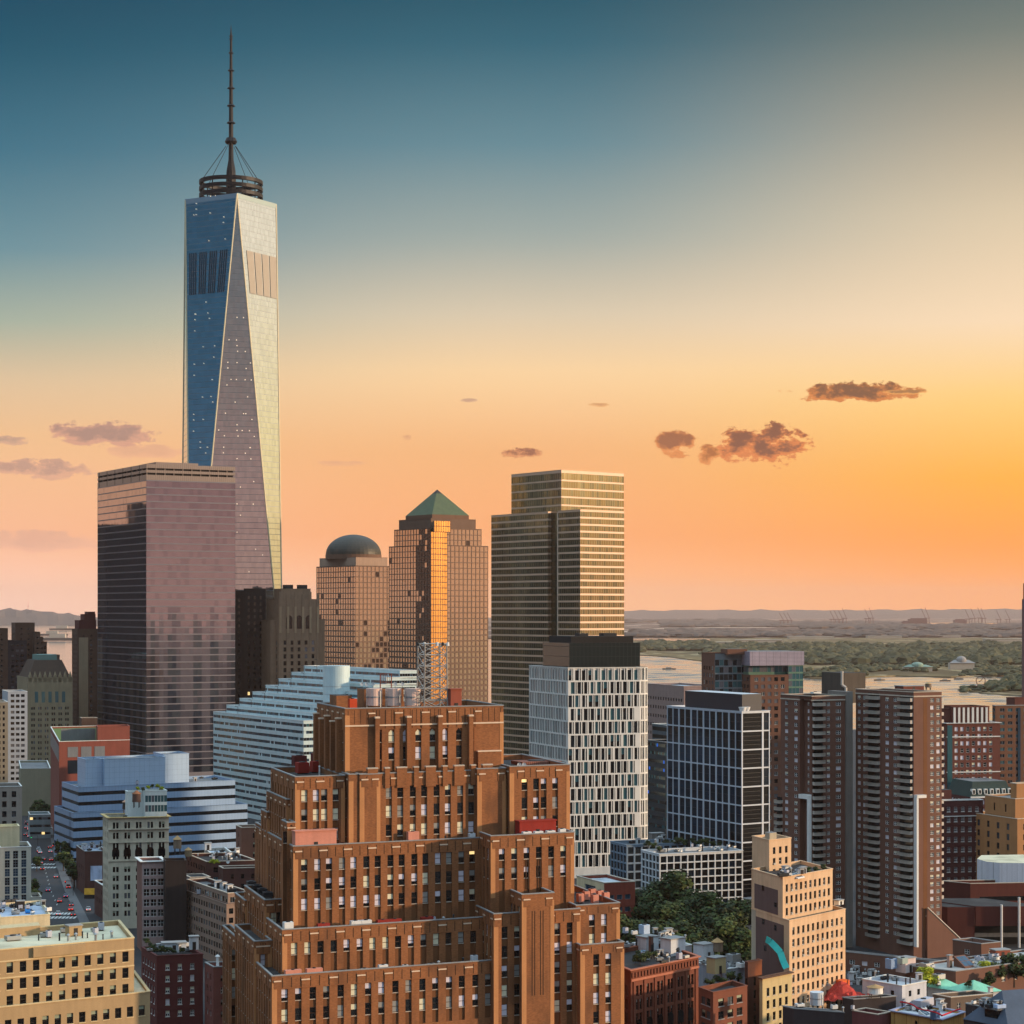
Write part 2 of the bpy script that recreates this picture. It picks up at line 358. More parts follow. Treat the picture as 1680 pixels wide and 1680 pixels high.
class Face:
    """A vertical wall plane from plan point p to q, seen from outside with p on the left."""
    def __init__(s, p, q):
        s.p = p; dx, dy = q[0]-p[0], q[1]-p[1]; s.L = math.hypot(dx, dy); s.t = (dx/s.L, dy/s.L); s.n = (s.t[1], -s.t[0])
        s.ang = math.atan2(s.t[1], s.t[0])
    def pt(s, a, z, d=0.0): return (s.p[0]+s.t[0]*a-s.n[0]*d, s.p[1]+s.t[1]*a-s.n[1]*d, z)
    def seen(s):
        x, y = s.p[0]+s.t[0]*s.L/2, s.p[1]+s.t[1]*s.L/2; return -(s.n[0]*x+s.n[1]*y) > 0
    def q(s, M, a0, a1, z0, z1, d, m): M.face([s.pt(a0,z0,d), s.pt(a1,z0,d), s.pt(a1,z1,d), s.pt(a0,z1,d)], m)
    def box(s, M, a0, a1, z0, z1, d0, d1, m, bottom=True):
        """box standing from depth d1 (in the wall) out to depth d0"""
        s.q(M, a0, a1, z0, z1, d0, m); P = s.pt
        M.face([P(a0,z0,d1),P(a0,z0,d0),P(a0,z1,d0),P(a0,z1,d1)], m); M.face([P(a1,z0,d0),P(a1,z0,d1),P(a1,z1,d1),P(a1,z1,d0)], m)
        M.face([P(a0,z1,d0),P(a1,z1,d0),P(a1,z1,d1),P(a0,z1,d1)], m)
        if bottom: M.face([P(a0,z0,d1),P(a1,z0,d1),P(a1,z0,d0),P(a0,z0,d0)], m)
    def wall(s, M, z0, z1, cols, rows, dep, m, m2=None):
        """wall with openings at every column x row, with reveals of depth dep"""
        P = s.pt; m2 = m2 or m
        if not cols or not rows: s.q(M, 0, s.L, z0, z1, 0, m); return
        zc = z0
        for za, zb in rows:
            if za > zc+.001: s.q(M, 0, s.L, zc, za, 0, m)
            ac = 0
            for a, b in cols:
                if a > ac+.001: s.q(M, ac, a, za, zb, 0, m)
                M.face([P(a,za,0),P(b,za,0),P(b,za,dep),P(a,za,dep)], m2)
                M.face([P(a,za,0),P(a,za,dep),P(a,zb,dep),P(a,zb,0)], m2)
                M.face([P(b,za,dep),P(b,za,0),P(b,zb,0),P(b,zb,dep)], m2)
                M.face([P(a,zb,dep),P(b,zb,dep),P(b,zb,0),P(a,zb,0)], m2)
                ac = b
            if ac < s.L-.001: s.q(M, ac, s.L, za, zb, 0, m)
            zc = zb
        if zc < z1-.001: s.q(M, 0, s.L, zc, z1, 0, m)
# window kinds: a unit mesh (1 wide, 1 high) of frame, glass and drawn blind
WINS = {}
class WinKind:
    def __init__(s, frame, glass, blind=None, frac=0.0, nx=1, nz=2, fw=.07, fh=.04, bars=True):
        s.M = MB(); M = s.M
        zs = 1-frac
        def q(x0, x1, z0, z1, y, m): M.face([(x0,y,z0),(x1,y,z0),(x1,y,z1),(x0,y,z1)], m)
        if zs > 0: q(-.5, .5, 0, zs, 0, glass)
        if frac > 0: q(-.5, .5, zs, 1, -.004, blind)
        def bar(x0, x1, z0, z1):
            y = -.06; q(x0, x1, z0, z1, y, frame)
            M.face([(x0,0,z0),(x0,y,z0),(x0,y,z1),(x0,0,z1)], frame); M.face([(x1,y,z0),(x1,0,z0),(x1,0,z1),(x1,y,z1)], frame)
            M.face([(x0,y,z1),(x1,y,z1),(x1,0,z1),(x0,0,z1)], frame)
        if bars:
            bar(-.5, -.5+fw, 0, 1); bar(.5-fw, .5, 0, 1); bar(-.5+fw, .5-fw, 0, fh); bar(-.5+fw, .5-fw, 1-fh, 1)
            for i in range(1, nx): bar(-.5+i/nx-fw/2, -.5+i/nx+fw/2, fh, 1-fh)
            for k in range(1, nz): bar(-.5+fw, .5-fw, k/nz-fh/2, k/nz+fh/2)
        s.me = None
    def mesh(s, name):
        if s.me is None:
            o = s.M.build(name); s.me = o.data; bpy.data.objects.remove(o)
        return s.me
BLD = []
class Bld:
    """One building: an Empty at its base that parents walls, roofs, windows..."""
    def __init__(s, name, label, loc, cat='building', group=None, limit=60):
        s.root = empty(name, label, cat, (loc[0], loc[1], 0), group); s.wins = []; s.limit = limit; BLD.append(s); s.wname = 'window'
    def part(s, name, M, label=None, kind=None, parent=None):
        if M.f: return M.build(name, parent or s.root, label=label, kind=kind)
    def win(s, f, a0, a1, z0, z1, d, kind): s.wins.append((f.pt((a0+a1)/2, z0, d-.005), f.ang, a1-a0, z1-z0, kind, f))
def flush(b, vis):
    """the windows seen largest become objects of their own, the rest of them one more part"""
    L = sorted(range(len(b.wins)), key=lambda i: -(vis[i] and b.wins[i][2]*b.wins[i][3]/(b.wins[i][0][1]**2+b.wins[i][0][0]**2) or 0))
    nvis = sum(1 for i in L if vis[i]); lim = b.limit if len(b.wins) > b.limit+40 else len(b.wins)
    if len(b.wins) <= 100 and b.limit >= 60: lim = 100
    M = MB(); off = b.root.location
    for k, i in enumerate(L):
        p, ang, w, h, kd, f = b.wins[i]
        if k < lim and vis[i]:
            o = bpy.data.objects.new(b.wname, kd.mesh(b.wname)); COL.objects.link(o); o.parent = b.root
            o.location = (p[0]-off.x, p[1]-off.y, p[2]-off.z); o.rotation_euler.z = ang; o.scale = (w, 1, h)
        else:
            t, n = f.t, f.n
            for fc, mi in zip(kd.M.f, kd.M.mi):
                M.face([(p[0]+t[0]*x*w-n[0]*y, p[1]+t[1]*x*w-n[1]*y, p[2]+z*h) for x, y, z in (kd.M.v[j] for j in fc)], kd.M.ms[mi])
    if M.f: M.build(b.wname, b.root, kind='stuff')
def flush_all():
    bpy.context.view_layer.update(); dg = bpy.context.evaluated_depsgraph_get(); c = Vector((0, 0, CAMH))
    for b in BLD:
        vis = []
        for p, ang, w, h, kd, f in b.wins:
            q = Vector((p[0]+f.n[0]*.02, p[1]+f.n[1]*.02, p[2]+h*.5)); px = CX+PX*q.x/q.y; py = HZ-PX*(q.z-CAMH)/q.y
            ok = False
            if -5 < px < 1685 and -5 < py < 1685 and f.n[0]*q.x+f.n[1]*q.y < 0:
                d = q-c; L = d.length; hit, loc, *_ = S.ray_cast(dg, c, d.normalized(), distance=L*1.01)
                ok = (not hit) or (loc-c).length > L-.8
            vis.append(ok)
        flush(b, vis)
def cols_of(L, pitch, w, mg=None, pair=None):
    mg = pitch*.4 if mg is None else mg
    n = max(1, round((L-2*mg)/pitch)); p = (L-2*mg)/n
    out = []
    for i in range(n):
        c = mg+p*(i+.5)
        if pair:
            out += [(c-pair/2-w, c-pair/2), (c+pair/2, c+pair/2+w)]
        else: out.append((c-w/2, c+w/2))
    return out
def rows_of(zlow, ztop, fh, h):
    out = []; z = ztop-h
    while z > zlow: out.append((z, z+h)); z -= fh
    return out[::-1]
def pick(r, ws):
    t = r.random()*sum(w for _, w in ws)
    for k, w in ws:
        t -= w
        if t <= 0: return k
    return ws[-1][0]
def roof_on(b, pts, ztop, roofm, capm, wallm, ph=1.0, cw=.35, ov=.12, name='roof'):
    """flat roof behind a parapet with a coping"""
    n = len(pts); cx = sum(p[0] for p in pts)/n; cy = sum(p[1] for p in pts)/n
    def inset(d):
        out = []
        for i in range(n):
            a, p, c = pts[i-1], pts[i], pts[(i+1)%n]
            def nrm(p, q): dx, dy = q[0]-p[0], q[1]-p[1]; l = math.hypot(dx, dy); return (-dy/l, dx/l)
            n1, n2 = nrm(a, p), nrm(p, c); k = d/max(.3, 1+n1[0]*n2[0]+n1[1]*n2[1])
            out.append((p[0]+(n1[0]+n2[0])*k, p[1]+(n1[1]+n2[1])*k))
        return out
    M = MB(); ins = inset(cw)
    M.face([(x, y, ztop-ph) for x, y in ins], roofm); b.part(name, M)
    M = MB(); o2 = inset(-ov); i2 = inset(cw+.05)
    for i in range(n):
        j = (i+1) % n
        M.face([(*o2[i],ztop-.02),(*o2[j],ztop-.02),(*o2[j],ztop+.22),(*o2[i],ztop+.22)], capm)
        M.face([(*o2[i],ztop+.22),(*o2[j],ztop+.22),(*i2[j],ztop+.22),(*i2[i],ztop+.22)], capm)
        M.face([(*i2[i],ztop+.22),(*i2[j],ztop+.22),(*i2[j],ztop-.02),(*i2[i],ztop-.02)], capm)
        M.face([(*o2[j],ztop-.02),(*o2[i],ztop-.02),(*i2[i],ztop-.02),(*i2[j],ztop-.02)], capm)
    b.part('coping', M)
    M = MB()
    for i in range(n):
        j = (i+1) % n; M.face([(*ins[j],ztop-ph),(*ins[i],ztop-ph),(*ins[i],ztop-.021),(*ins[j],ztop-.021)], wallm)
    b.part('parapet', M)
def block(b, fr, u0, u1, v0, v1, z0, z1, wm, style=None, roofm=None, capm=None, ph=1.0, r=None, faces='FLRB', wname='wall', cw=.35, ov=.12):
    """A box-shaped volume: walls, styled where the camera can see them, and a parapet roof."""
    M = MB()
    for sd in faces:
        f = fr.face(sd, u0, u1, v0, v1)
        st = style.get(sd, style.get('*')) if isinstance(style, dict) else style
        if st and (f.seen() or style.get('all')if isinstance(style, dict) else f.seen()): st(b, M, f, z0, z1, r or rnd)
        else: f.q(M, 0, f.L, z0, z1, 0, wm)
    b.part(wname, M)
    if roofm: roof_on(b, fr.rect(u0, u1, v0, v1), z1, roofm, capm or wm, wm, ph, cw, ov)
# wall styles ------------------------------------------------------------------
def st_grid(wm, kinds, pitch, w, h, fh, top=1.6, low=2.0, dep=.25, mg=None, pair=None, sill=None, belts=None, skip=None, rv=None):
    def st(b, M, f, z0, z1, r):
        cs = cols_of(f.L, pitch, w, mg, pair); rs = rows_of(max(z0, Z(1720, f.p[1]))+low, z1-top, fh, h)
        f.wall(M, z0, z1, cs, rs, dep, wm, rv)
        for k, (za, zb) in enumerate(rs):
            for i, (a, c) in enumerate(cs):
                kd = pick(r, kinds); b.win(f, a, c, za, zb, dep, kd)
                if sill: f.box(M, a-.12, c+.12, za-.18, za, -.1, 0, sill)
        if belts:
            for zz, hh, out, bm in belts(z0, z1): f.box(M, -out, f.L+out, zz, zz+hh, -out, .02, bm)
    return st
def st_ribbon(wm, gm, fh, band, top=1.0, low=1.0, mull=1.5, mm=None, dep=.15, glow=None, name='window_band'):
    """continuous window bands between spandrels; every band of glass is a part"""
    def st(b, M, f, z0, z1, r):
        rs = rows_of(max(z0, Z(1720, f.p[1]))+low, z1-top, fh, fh-band)
        zc = z0
        for za, zb in rs:
            f.q(M, 0, f.L, zc, za, 0, wm)
            f.q(M, 0, f.L, za, za+.001, 0, wm) if False else None
            P = f.pt
            M.face([P(0,za,0),P(f.L,za,0),P(f.L,za,dep),P(0,za,dep)], wm); M.face([P(0,zb,dep),P(f.L,zb,dep),P(f.L,zb,0),P(0,zb,0)], wm)
            zc = zb
            G = MB(); n = max(1, round(f.L/mull)); p = f.L/n
            for i in range(n):
                g = gm if not isinstance(gm, list) else pick(r, gm)
                f.q(G, i*p, (i+1)*p, za, zb, dep, g)
                if mm: f.box(G, i*p-.06, i*p+.06, za, zb, dep-.1, dep, mm, False)
            b.part(name, G)
        f.q(M, 0, f.L, zc, z1, 0, wm)
    return st
# ---------------------------------------------------------------- materials
def glassm(name, col, metal=.0, rough=.08, bump=0.0, grid=None, gcol=None, spec=.6, panel=None): return mat(name, col, rough=rough, metal=metal, var=.05, streak=0, fine=0, spec=spec, bump=bump, grid=grid, gcol=gcol, panel=panel)
G_DK = glassm('dark window glass', '#1d2226', .15)
G_BK = glassm('black window glass', '#0e1013', .1)
G_TEAL = glassm('teal window glass', '#3f6a70', .35, .12)
G_BLUE = glassm('blue window glass', '#3c5568', .5, .1)
G_GREY = glassm('grey window glass', '#6d7076', .4, .15)
B_LAV = mat('pale roller blind', '#d0cad4', rough=.6, var=.1, streak=0, fscale=1.5)
B_CRM = mat('cream roller blind', '#d8d2b4', rough=.6, var=.1, streak=0)
B_GRY = mat('grey roller blind', '#8c8b86', rough=.6, var=.12, streak=0)
LIT = mat('lit room', '#ffd890', emit=1.1, var=0, streak=0, fine=0)
LITW = mat('white office lamp', '#fff2dc', emit=2.2, var=0, streak=0, fine=0)
F_DK = mat('dark frame', '#2b2623', rough=.6, var=.05, streak=0, fine=0)
F_BR = mat('brown frame', '#4a3226', rough=.6, var=.05, streak=0, fine=0)
F_WH = mat('white frame', '#d8d8d4', rough=.5, var=.05, streak=0, fine=0)
F_GR = mat('grey frame', '#7c8288', rough=.5, var=.05, streak=0, fine=0)
CAP = mat('stone coping', '#b9ab9a', var=.12)
CAPG = mat('grey coping', '#8d8c8a', var=.12)
CAPW = mat('white coping', '#d3d2cc', var=.1)
R_GRY = mat('grey roof felt', '#6f6f70', var=.2, scale=.12, streak=0, dirt=('#4a4a4c', .6))
R_DRK = mat('dark roof felt', '#2e2d2e', var=.25, scale=.12, streak=0, dirt=('#4c4a49', .5))
R_LGT = mat('pale roof membrane', '#b7bcc0', var=.15, scale=.1, streak=0, dirt=('#83878c', .7))
R_CRM = mat('cream roof membrane', '#cfc6a8', var=.12, scale=.1, streak=0, dirt=('#a39a80', .6))
STEEL = mat('galvanised steel', '#9a9c9c', rough=.45, metal=.5, var=.08, streak=.06)
STEELW = mat('white painted steel', '#d4d3cf', rough=.5, var=.08, streak=.1)
STEELD = mat('dark steel', '#26282b', rough=.55, var=.1, streak=.05)
WOODT = mat('tank timber', '#7a6a5a', var=.2, streak=.35, scale=.6)
WOODR = mat('tank roof board', '#a8875c', var=.15)
GOLDM = mat('gilt trim', '#d8c8a4', rough=.5, metal=.2, var=.05, streak=0, fine=0)
def wk(*a, **k): return WinKind(*a, **k)
# window kinds for the brown brick tower
K_DK = wk(F_BR, G_BK); K_DK2 = wk(F_DK, G_DK); K_LAV = wk(F_BR, G_DK, B_LAV, .98); K_LAVH = wk(F_BR, G_BK, B_LAV, .5); K_CRM = wk(F_BR, G_DK, B_CRM, .98); K_CRMH = wk(F_BR, G_DK, B_CRM, .5)
K_GRY = wk(F_BR, G_DK, B_GRY, .95); K_GRYH = wk(F_BR, G_BK, B_GRY, .55); K_LAVL = wk(F_BR, G_BK, B_LAV, .72); K_YEL = wk(F_BR, G_BK, LIT, .3)
AOA_W = [(K_DK, 24), (K_DK2, 10), (K_LAV, 17), (K_LAVH, 9), (K_CRM, 14), (K_CRMH, 8), (K_GRY, 8), (K_GRYH, 8), (K_LAVL, 7), (K_YEL, .15)]
K_WHT = wk(F_WH, G_DK, nx=2, nz=2, fw=.1, fh=.07); K_WHB = wk(F_WH, G_DK, B_CRM, .55, nx=2, nz=2, fw=.1, fh=.07); K_WHL = wk(F_WH, G_GREY, B_LAV, .95, nx=2, nz=1, fw=.1, fh=.07)
K_BLK = wk(F_DK, G_BK, nx=1, nz=2, fw=.06); K_TAN = wk(F_DK, G_BK, nz=2); K_TANB = wk(F_DK, G_BK, mat('sage blind', '#8f9680', var=.1, streak=0), .38)
K_GR2 = wk(F_GR, G_DK, nx=2, nz=1); K_TEA = wk(F_GR, G_TEAL, nx=2, nz=1); K_BLU = wk(F_GR, G_BLUE, nx=1, nz=1)
K_TINY = wk(F_DK, G_BK, bars=False); K_TINYG = wk(F_DK, G_GREY, bars=False); K_TINYL = wk(F_DK, LIT, bars=False)
# ---------------------------------------------------------------- the far towers
def pane_tilt(b, M, f, a0, a1, z0, z1, d, m, j, r):
    o = [r.uniform(-j, j) for _ in range(3)]; o.append(o[0]+o[2]-o[1])
    M.face([f.pt(a0,z0,d+o[0]), f.pt(a1,z0,d+o[1]), f.pt(a1,z1,d+o[2]), f.pt(a0,z1,d+o[3])], m)
def st_curtain(gm, bm, fh, band, top=0.0, mull=3.0, j=.012, dep=.12, slots=0, slotm=None, vm=None, vw=.12, low=0, litp=0, lit=None, altm=None, name='window_band'):
    """glass curtain wall: a window band per storey (a part each), each pane set at a slightly different angle"""
    def st(b, M, f, z0, z1, r):
        zs = max(z0, Z(1450, f.p[1]))+low; z = z1-top; k = 0
        if top: f.q(M, 0, f.L, z, z1, 0, bm)
        while z-fh > zs:
            f.box(M, 0, f.L, z-band, z, 0, dep+.02, bm)
            G = MB(); n = max(1, round(f.L/mull)); p = f.L/n
            for i in range(n):
                g = slotm if k < slots else gm
                if callable(altm): g = altm(f, i, z, r) or g
                elif altm and r.random() < altm[1]: g = altm[0]
                pane_tilt(b, G, f, i*p, (i+1)*p, z-fh, z-band, dep, g, j, r)
                if vm: f.box(G, i*p-vw/2, i*p+vw/2, z-fh, z-band, dep-.1, dep, vm, False)
            b.part(name, G); z -= fh; k += 1
        f.q(M, 0, f.L, z0, z, 0, bm)
    return st
# --- the tall tapering glass tower
D0 = 1550; c0 = (X(379, D0), D0)
b = Bld('skyscraper', 'tallest tower, tapering blue glass skyscraper with triangular facets and a spire', c0, 'skyscraper')
GL1 = glassm('tower mirror glass', '#c0c5c6', .93, .05, 0, (0, 4.05, .3), '#7d8286', panel=(1.55, 4.05, .012))
def polar(r, deg, z): return (c0[0]+r*math.sin(R(deg)), c0[1]-r*math.cos(R(deg)), z)
zb, zt = 56.0, 111+685*1518/PX
rt, rb = 33.2, 46.9
top = [polar(rt, 14.9+90*i, zt) for i in range(4)]            # corners of the roof, turned 45 degrees to the base
base = [polar(rb, 59.9+90*i, zb) for i in range(4)]
M = MB(); M.prism([(p[0], p[1]) for p in base][::-1][::-1], 0, zb, mat('podium glass', '#8a98a0', metal=.6, rough=.2, grid=(2, 4, .3), gcol='#505860')); b.part('podium', M)
for i in range(4):
    M = MB(); M.face([base[i-1], base[i], top[i]], GL1); b.part('facet', M)
    M = MB(); M.face([base[i], top[(i+1) % 4], top[i]], GL1); b.part('facet', M)
for i in range(4):
    M = MB(); M.tube(base[i], top[i], .55, GOLDM, 6); M.tube(base[i-1], top[i], .55, GOLDM, 6); b.part('corner_trim', M)
M = MB()
pz = mat('tower parapet glass', '#a9b8bd', metal=.6, rough=.2, var=.03, streak=0, fine=0)
for i in range(4):
    p, q = top[i], top[(i+1) % 4]; k = 1.012
    e = lambda w, z: (c0[0]+(w[0]-c0[0])*k, c0[1]+(w[1]-c0[1])*k, z)
    M.face([e(p, zt-3), e(q, zt-3), e(q, zt+.6), e(p, zt+.6)], pz); M.face([e(q, zt+.6), (q[0]*1,q[1],zt+.6), (p[0],p[1],zt+.6), e(p, zt+.6)][::-1], pz)
b.part('parapet', M)
M = MB(); M.face([(p[0], p[1], zt-.5) for p in top][::-1][::-1], R_GRY); b.part('roof', M)
def facet_pt(i, s, z):      # point on the inverted facet i, s 0..1 across, at height z
    t = (z-zb)/(zt-zb); B = Vector(base[i]); P, Q = Vector(top[i]), Vector(top[(i+1) % 4]); l, r_ = B.lerp(P, t), B.lerp(Q, t); return l.lerp(r_, s)
def upright_pt(i, s, z):
    t = (z-zb)/(zt-zb); T = Vector(top[i]); l, r_ = Vector(base[i-1]).lerp(T, t), Vector(base[i]).lerp(T, t); return l.lerp(r_, s)
LOUV = [mat('shaded louvre', '#10202e', rough=.5, var=.05, streak=0, fine=0), mat('sunlit louvre', '#a89c8c', rough=.6, var=.05, streak=0, fine=0)]
for i, lm in ((3, 0), (0, 1)):
    z0, z1 = Z(490, D0), Z(421, D0)
    nrm = (facet_pt(i, 1, z0)-facet_pt(i, 0, z0)).cross(Vector((0, 0, 1))).normalized()
    if nrm.y > 0: nrm = -nrm
    for g in range(4):
        M = MB()
        for k in range(4 if lm == 0 else 6):
            if lm == 0: s0 = .08+.225*g+.045*k; s1 = s0+.016
            else: s0 = .12+.22*g+.032*k; s1 = s0+.028
            q = [facet_pt(i, s0, z0), facet_pt(i, s1, z0), facet_pt(i, s1, z1), facet_pt(i, s0, z1)]
            M.face([p+nrm*.35 for p in q], LOUV[lm]); M.face([q[0], q[0]+nrm*.35, q[3]+nrm*.35, q[3]], LOUV[lm]); M.face([q[1]+nrm*.35, q[1], q[2], q[2]+nrm*.35], LOUV[lm])
        b.part('louver_panel', M)
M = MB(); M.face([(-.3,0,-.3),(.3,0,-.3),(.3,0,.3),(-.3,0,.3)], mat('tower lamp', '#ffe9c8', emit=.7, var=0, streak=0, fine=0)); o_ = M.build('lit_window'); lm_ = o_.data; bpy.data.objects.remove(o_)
r = random.Random(11); n = 0
for i, fn, smin, smax in ((3, facet_pt, .08, .92), (0, upright_pt, .06, .95)):
    for k in range(50):
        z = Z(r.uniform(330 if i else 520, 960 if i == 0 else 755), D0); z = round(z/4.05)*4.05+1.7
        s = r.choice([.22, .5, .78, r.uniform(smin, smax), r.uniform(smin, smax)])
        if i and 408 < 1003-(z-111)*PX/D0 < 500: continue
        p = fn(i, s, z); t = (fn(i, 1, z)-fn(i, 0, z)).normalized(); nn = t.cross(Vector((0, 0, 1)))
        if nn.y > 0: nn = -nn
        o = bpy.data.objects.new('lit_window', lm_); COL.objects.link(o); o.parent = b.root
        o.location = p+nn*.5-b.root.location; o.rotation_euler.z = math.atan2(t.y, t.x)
SP = mat('spire steel', '#1c1a1c', rough=.5, metal=.3, var=.1, streak=0)
cx, cy = c0
for z in (Z(322, D0), Z(311, D0), Z(300, D0)):
    M = MB(); rr = 23.2
    for k in range(40):
        a, c = 6.2832*k/40, 6.2832*(k+1)/40; P = lambda t, rad, zz: (cx+rad*math.cos(t), cy+rad*math.sin(t), zz)
        for (r1, z1), (r2, z2) in (((rr,-1.4),(rr,1.2)), ((rr,1.2),(rr-2.2,1.2)), ((rr-2.2,1.2),(rr-2.2,-1.4)), ((rr-2.2,-1.4),(rr,-1.4))):
            M.face([P(a,r1,z+z1), P(c,r1,z+z1), P(c,r2,z+z2), P(a,r2,z+z2)], SP)
    b.part('antenna_ring', M)
for k in range(12):
    a = 6.2832*k/12; M = MB(); M.tube((cx+21.8*math.cos(a), cy+21.8*math.sin(a), zt-.5), (cx+21.8*math.cos(a), cy+21.8*math.sin(a), Z(298, D0)), .45, SP, 5); b.part('ring_post', M)
zz = lambda py: Z(py, D0)
prof = [(318, 3.6), (293, 3.6), (280, 3.3), (262, 1.9), (243, 1.7), (205, 1.6), (176, 1.45), (147, 1.3), (118, 1.15), (89, 1.0), (66, .8), (60, .85), (54, .55), (40, .05)]
M = MB()
for (ya, ra), (yb, rb_) in zip(prof, prof[1:]): M.cyl(cx, cy, zz(ya), zz(yb), ra, rb_, 10, SP)
b.part('mast', M)
for py, rr, hh in ((236, 4.6, 4.2), (203, 3.3, 1.4), (175, 3.1, 1.4), (146, 2.9, 1.2), (117, 2.5, 1.2), (88, 1.9, 1.1), (65, 1.5, .9), (60, 1.5, .8)):
    M = MB(); M.cyl(cx, cy, zz(py), zz(py)+hh*.35, rr*.8, rr, 12, SP); M.cyl(cx, cy, zz(py)+hh*.35, zz(py)+hh, rr, rr*.75, 12, SP); b.part('mast_collar', M)
for k in range(8):
    a = 6.2832*(k+.3)/8; M = MB(); M.tube((cx+3.6*math.cos(a), cy+3.6*math.sin(a), zz(240)), (cx+21*math.cos(a), cy+21*math.sin(a), zz(297)), .22, SP, 4); b.part('guy_cable', M)
# --- the wide glass office block in front of it
fr = Fr(240, 1400, 29)
b = Bld('office_tower', 'broad mirror glass office block with slotted crown before the tapering skyscraper', fr.o, 'office tower')
GL7 = glassm('office mirror glass two', '#a29aa2', .9, .06)
BND7 = mat('office steel spandrel', '#75737a', rough=.4, metal=.5, var=.05, streak=0, fine=0)
A7 = [glassm('tinted reflection glass '+k, k, .88, .07) for k in ('#978f98', '#565e6e', '#70767f', '#3c4454', '#87828c')]
def alt7(f, i, z, r):        # dimmer panes; lower ones tinted blue and dark as painted city reflections
    if z > 118 or f.n[0] < 0 and z > 100: return A7[0] if r.random() < .2 else None
    k = math.sin(i*1.3+.9*math.sin(i*.45))+.35*math.sin(z*.21+i*.5)+r.uniform(-.45, .45)+(85-z)*.016
    return A7[3] if k > 1.9 else A7[1] if k > 1.35 else A7[2] if k > .75 else A7[4] if k > .1 else None
zt7 = fr.z(761); u1 = fr.U(386, 0); v1 = fr.V(160, 0)
block(b, fr, 0, u1, 0, v1, 0, zt7-10.5, BND7, st_curtain(GL7, BND7, 4.63, .75, mull=3.0, j=.010, altm=alt7))
crown = mat('crown steel', '#8e8078', rough=.4, metal=.55, var=.05, streak=.05, grid=(1.5, 900, .12), gcol='#5c534e')
for k, (za, zb_) in enumerate(((10.5, 7.1), (5.7, 3.9), (2.6, 0))):
    M = MB(); M.prism(fr.rect(0, u1, 0, v1), zt7-za, zt7-zb_, crown, R_GRY, True); b.part('crown_band', M)
M = MB(); M.prism(fr.rect(1.2, u1-1.2, 1.2, v1-1.2), zt7-7.09, zt7-2.61, mat('crown void', '#151214', var=.1)); b.part('crown_core', M)
for i in range(10):
    for sd in 'FL':
        f = fr.face(sd, 0, u1, 0, v1); M = MB(); f.box(M, f.L*(i+.05)/10, f.L*(i+.05)/10+.5, zt7-7.1, zt7-2.6, .2, 1.3, crown); b.part('crown_post', M)
M = MB(); M.prism(fr.rect(10, 40, 10, 40), zt7, zt7+2.2, crown, R_GRY)
b.part('roof_plant', M)
# dark tower out of frame on the harbour side, mirrored in that block
fr2 = Fr(-60, 1575, 29); bb = Bld('mirrored_tower', 'dark slab tower beyond the edge, mirrored in the slotted glass block', fr2.o, 'office tower')
DKM = mat('dark tower stone', '#2a2422', var=.2)
block(bb, fr2, -75, 12, 0, 60, 0, 178, DKM, None); block(bb, fr2, -75, -22, 5, 50, 178, 196, DKM, None); M = MB(); M.face([(*p, 178.02) for p in fr2.rect(-75, 12, 0, 60)], R_DRK); bb.part('roof', M)
# --- green-roofed pair of granite and glass towers
GRAN = mat('tan granite grid', '#6d5648', var=.1, streak=.05, fine=.05)
GLW = glassm('bronze mirror glass', '#c4ad92', .9, .08)
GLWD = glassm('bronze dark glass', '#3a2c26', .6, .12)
def st_stonegrid(pm, gm, pitch, fh, pw0, pw1, z_a, z_b, j=.008, name='window_band', dark=None):
    """stone grid over glass: the stone gets thinner towards the top"""
    def st(b, M, f, z0, z1, r):
        zs = max(z0, Z(1300, f.p[1])); z = z1; n = max(2, round(f.L/pitch)); p = f.L/n; dep = .22
        while z-fh > zs:
            t = min(1, max(0, (z-z_a)/(z_b-z_a))); w = pw0+(pw1-pw0)*t
            f.q(M, 0, f.L, z-w, z, 0, pm); G = MB()
            for i in range(n+1): 
                a = max(0, i*p-w/2); c = min(f.L, i*p+w/2); f.box(M, a, c, z-fh, z-w, 0, dep+.05, pm, False)
            for i in range(n):
                pane_tilt(b, G, f, i*p+w/2, (i+1)*p-w/2, z-fh, z-w, dep, gm if not dark or r.random() > dark(f, i/n, z) else GLWD, j, r)
            b.part(name, G); z -= fh
        f.q(M, 0, f.L, z0, z, 0, pm)
    return st
COPR = mat('green copper', '#4c5638', rough=.6, var=.15, streak=.2)
COPD = mat('dark copper', '#3e3b34', rough=.5, metal=.3, var=.1, streak=.15)
def notch(b, fr, s, zt, zl, m):   # dark re-entrant corner of the tower
    pass
# pyramid tower
fr = Fr(705, 1620, 38, 35); g = lambda py: fr.z(py)
b = Bld('office_tower', 'granite and glass tower with a green pyramid roof', fr.o, 'office tower')
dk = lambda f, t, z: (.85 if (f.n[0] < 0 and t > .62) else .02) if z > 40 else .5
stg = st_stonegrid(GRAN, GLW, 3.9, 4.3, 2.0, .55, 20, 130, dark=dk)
U1, V1 = fr.U(801, 0), fr.V(638, 0)
zA, zB, zC = g(894), g(866), g(850)
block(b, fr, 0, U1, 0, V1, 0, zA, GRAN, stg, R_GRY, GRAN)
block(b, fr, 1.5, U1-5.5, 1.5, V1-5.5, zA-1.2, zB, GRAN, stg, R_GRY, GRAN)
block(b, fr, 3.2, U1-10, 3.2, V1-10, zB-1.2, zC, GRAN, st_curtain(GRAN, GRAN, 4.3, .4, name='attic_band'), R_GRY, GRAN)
ce = [fr.pt(a, c) for a, c in ((7, 7), (U1-14, 7), (U1-14, V1-14), (7, V1-14))]
cxy = (sum(p[0] for p in ce)/4, sum(p[1] for p in ce)/4)
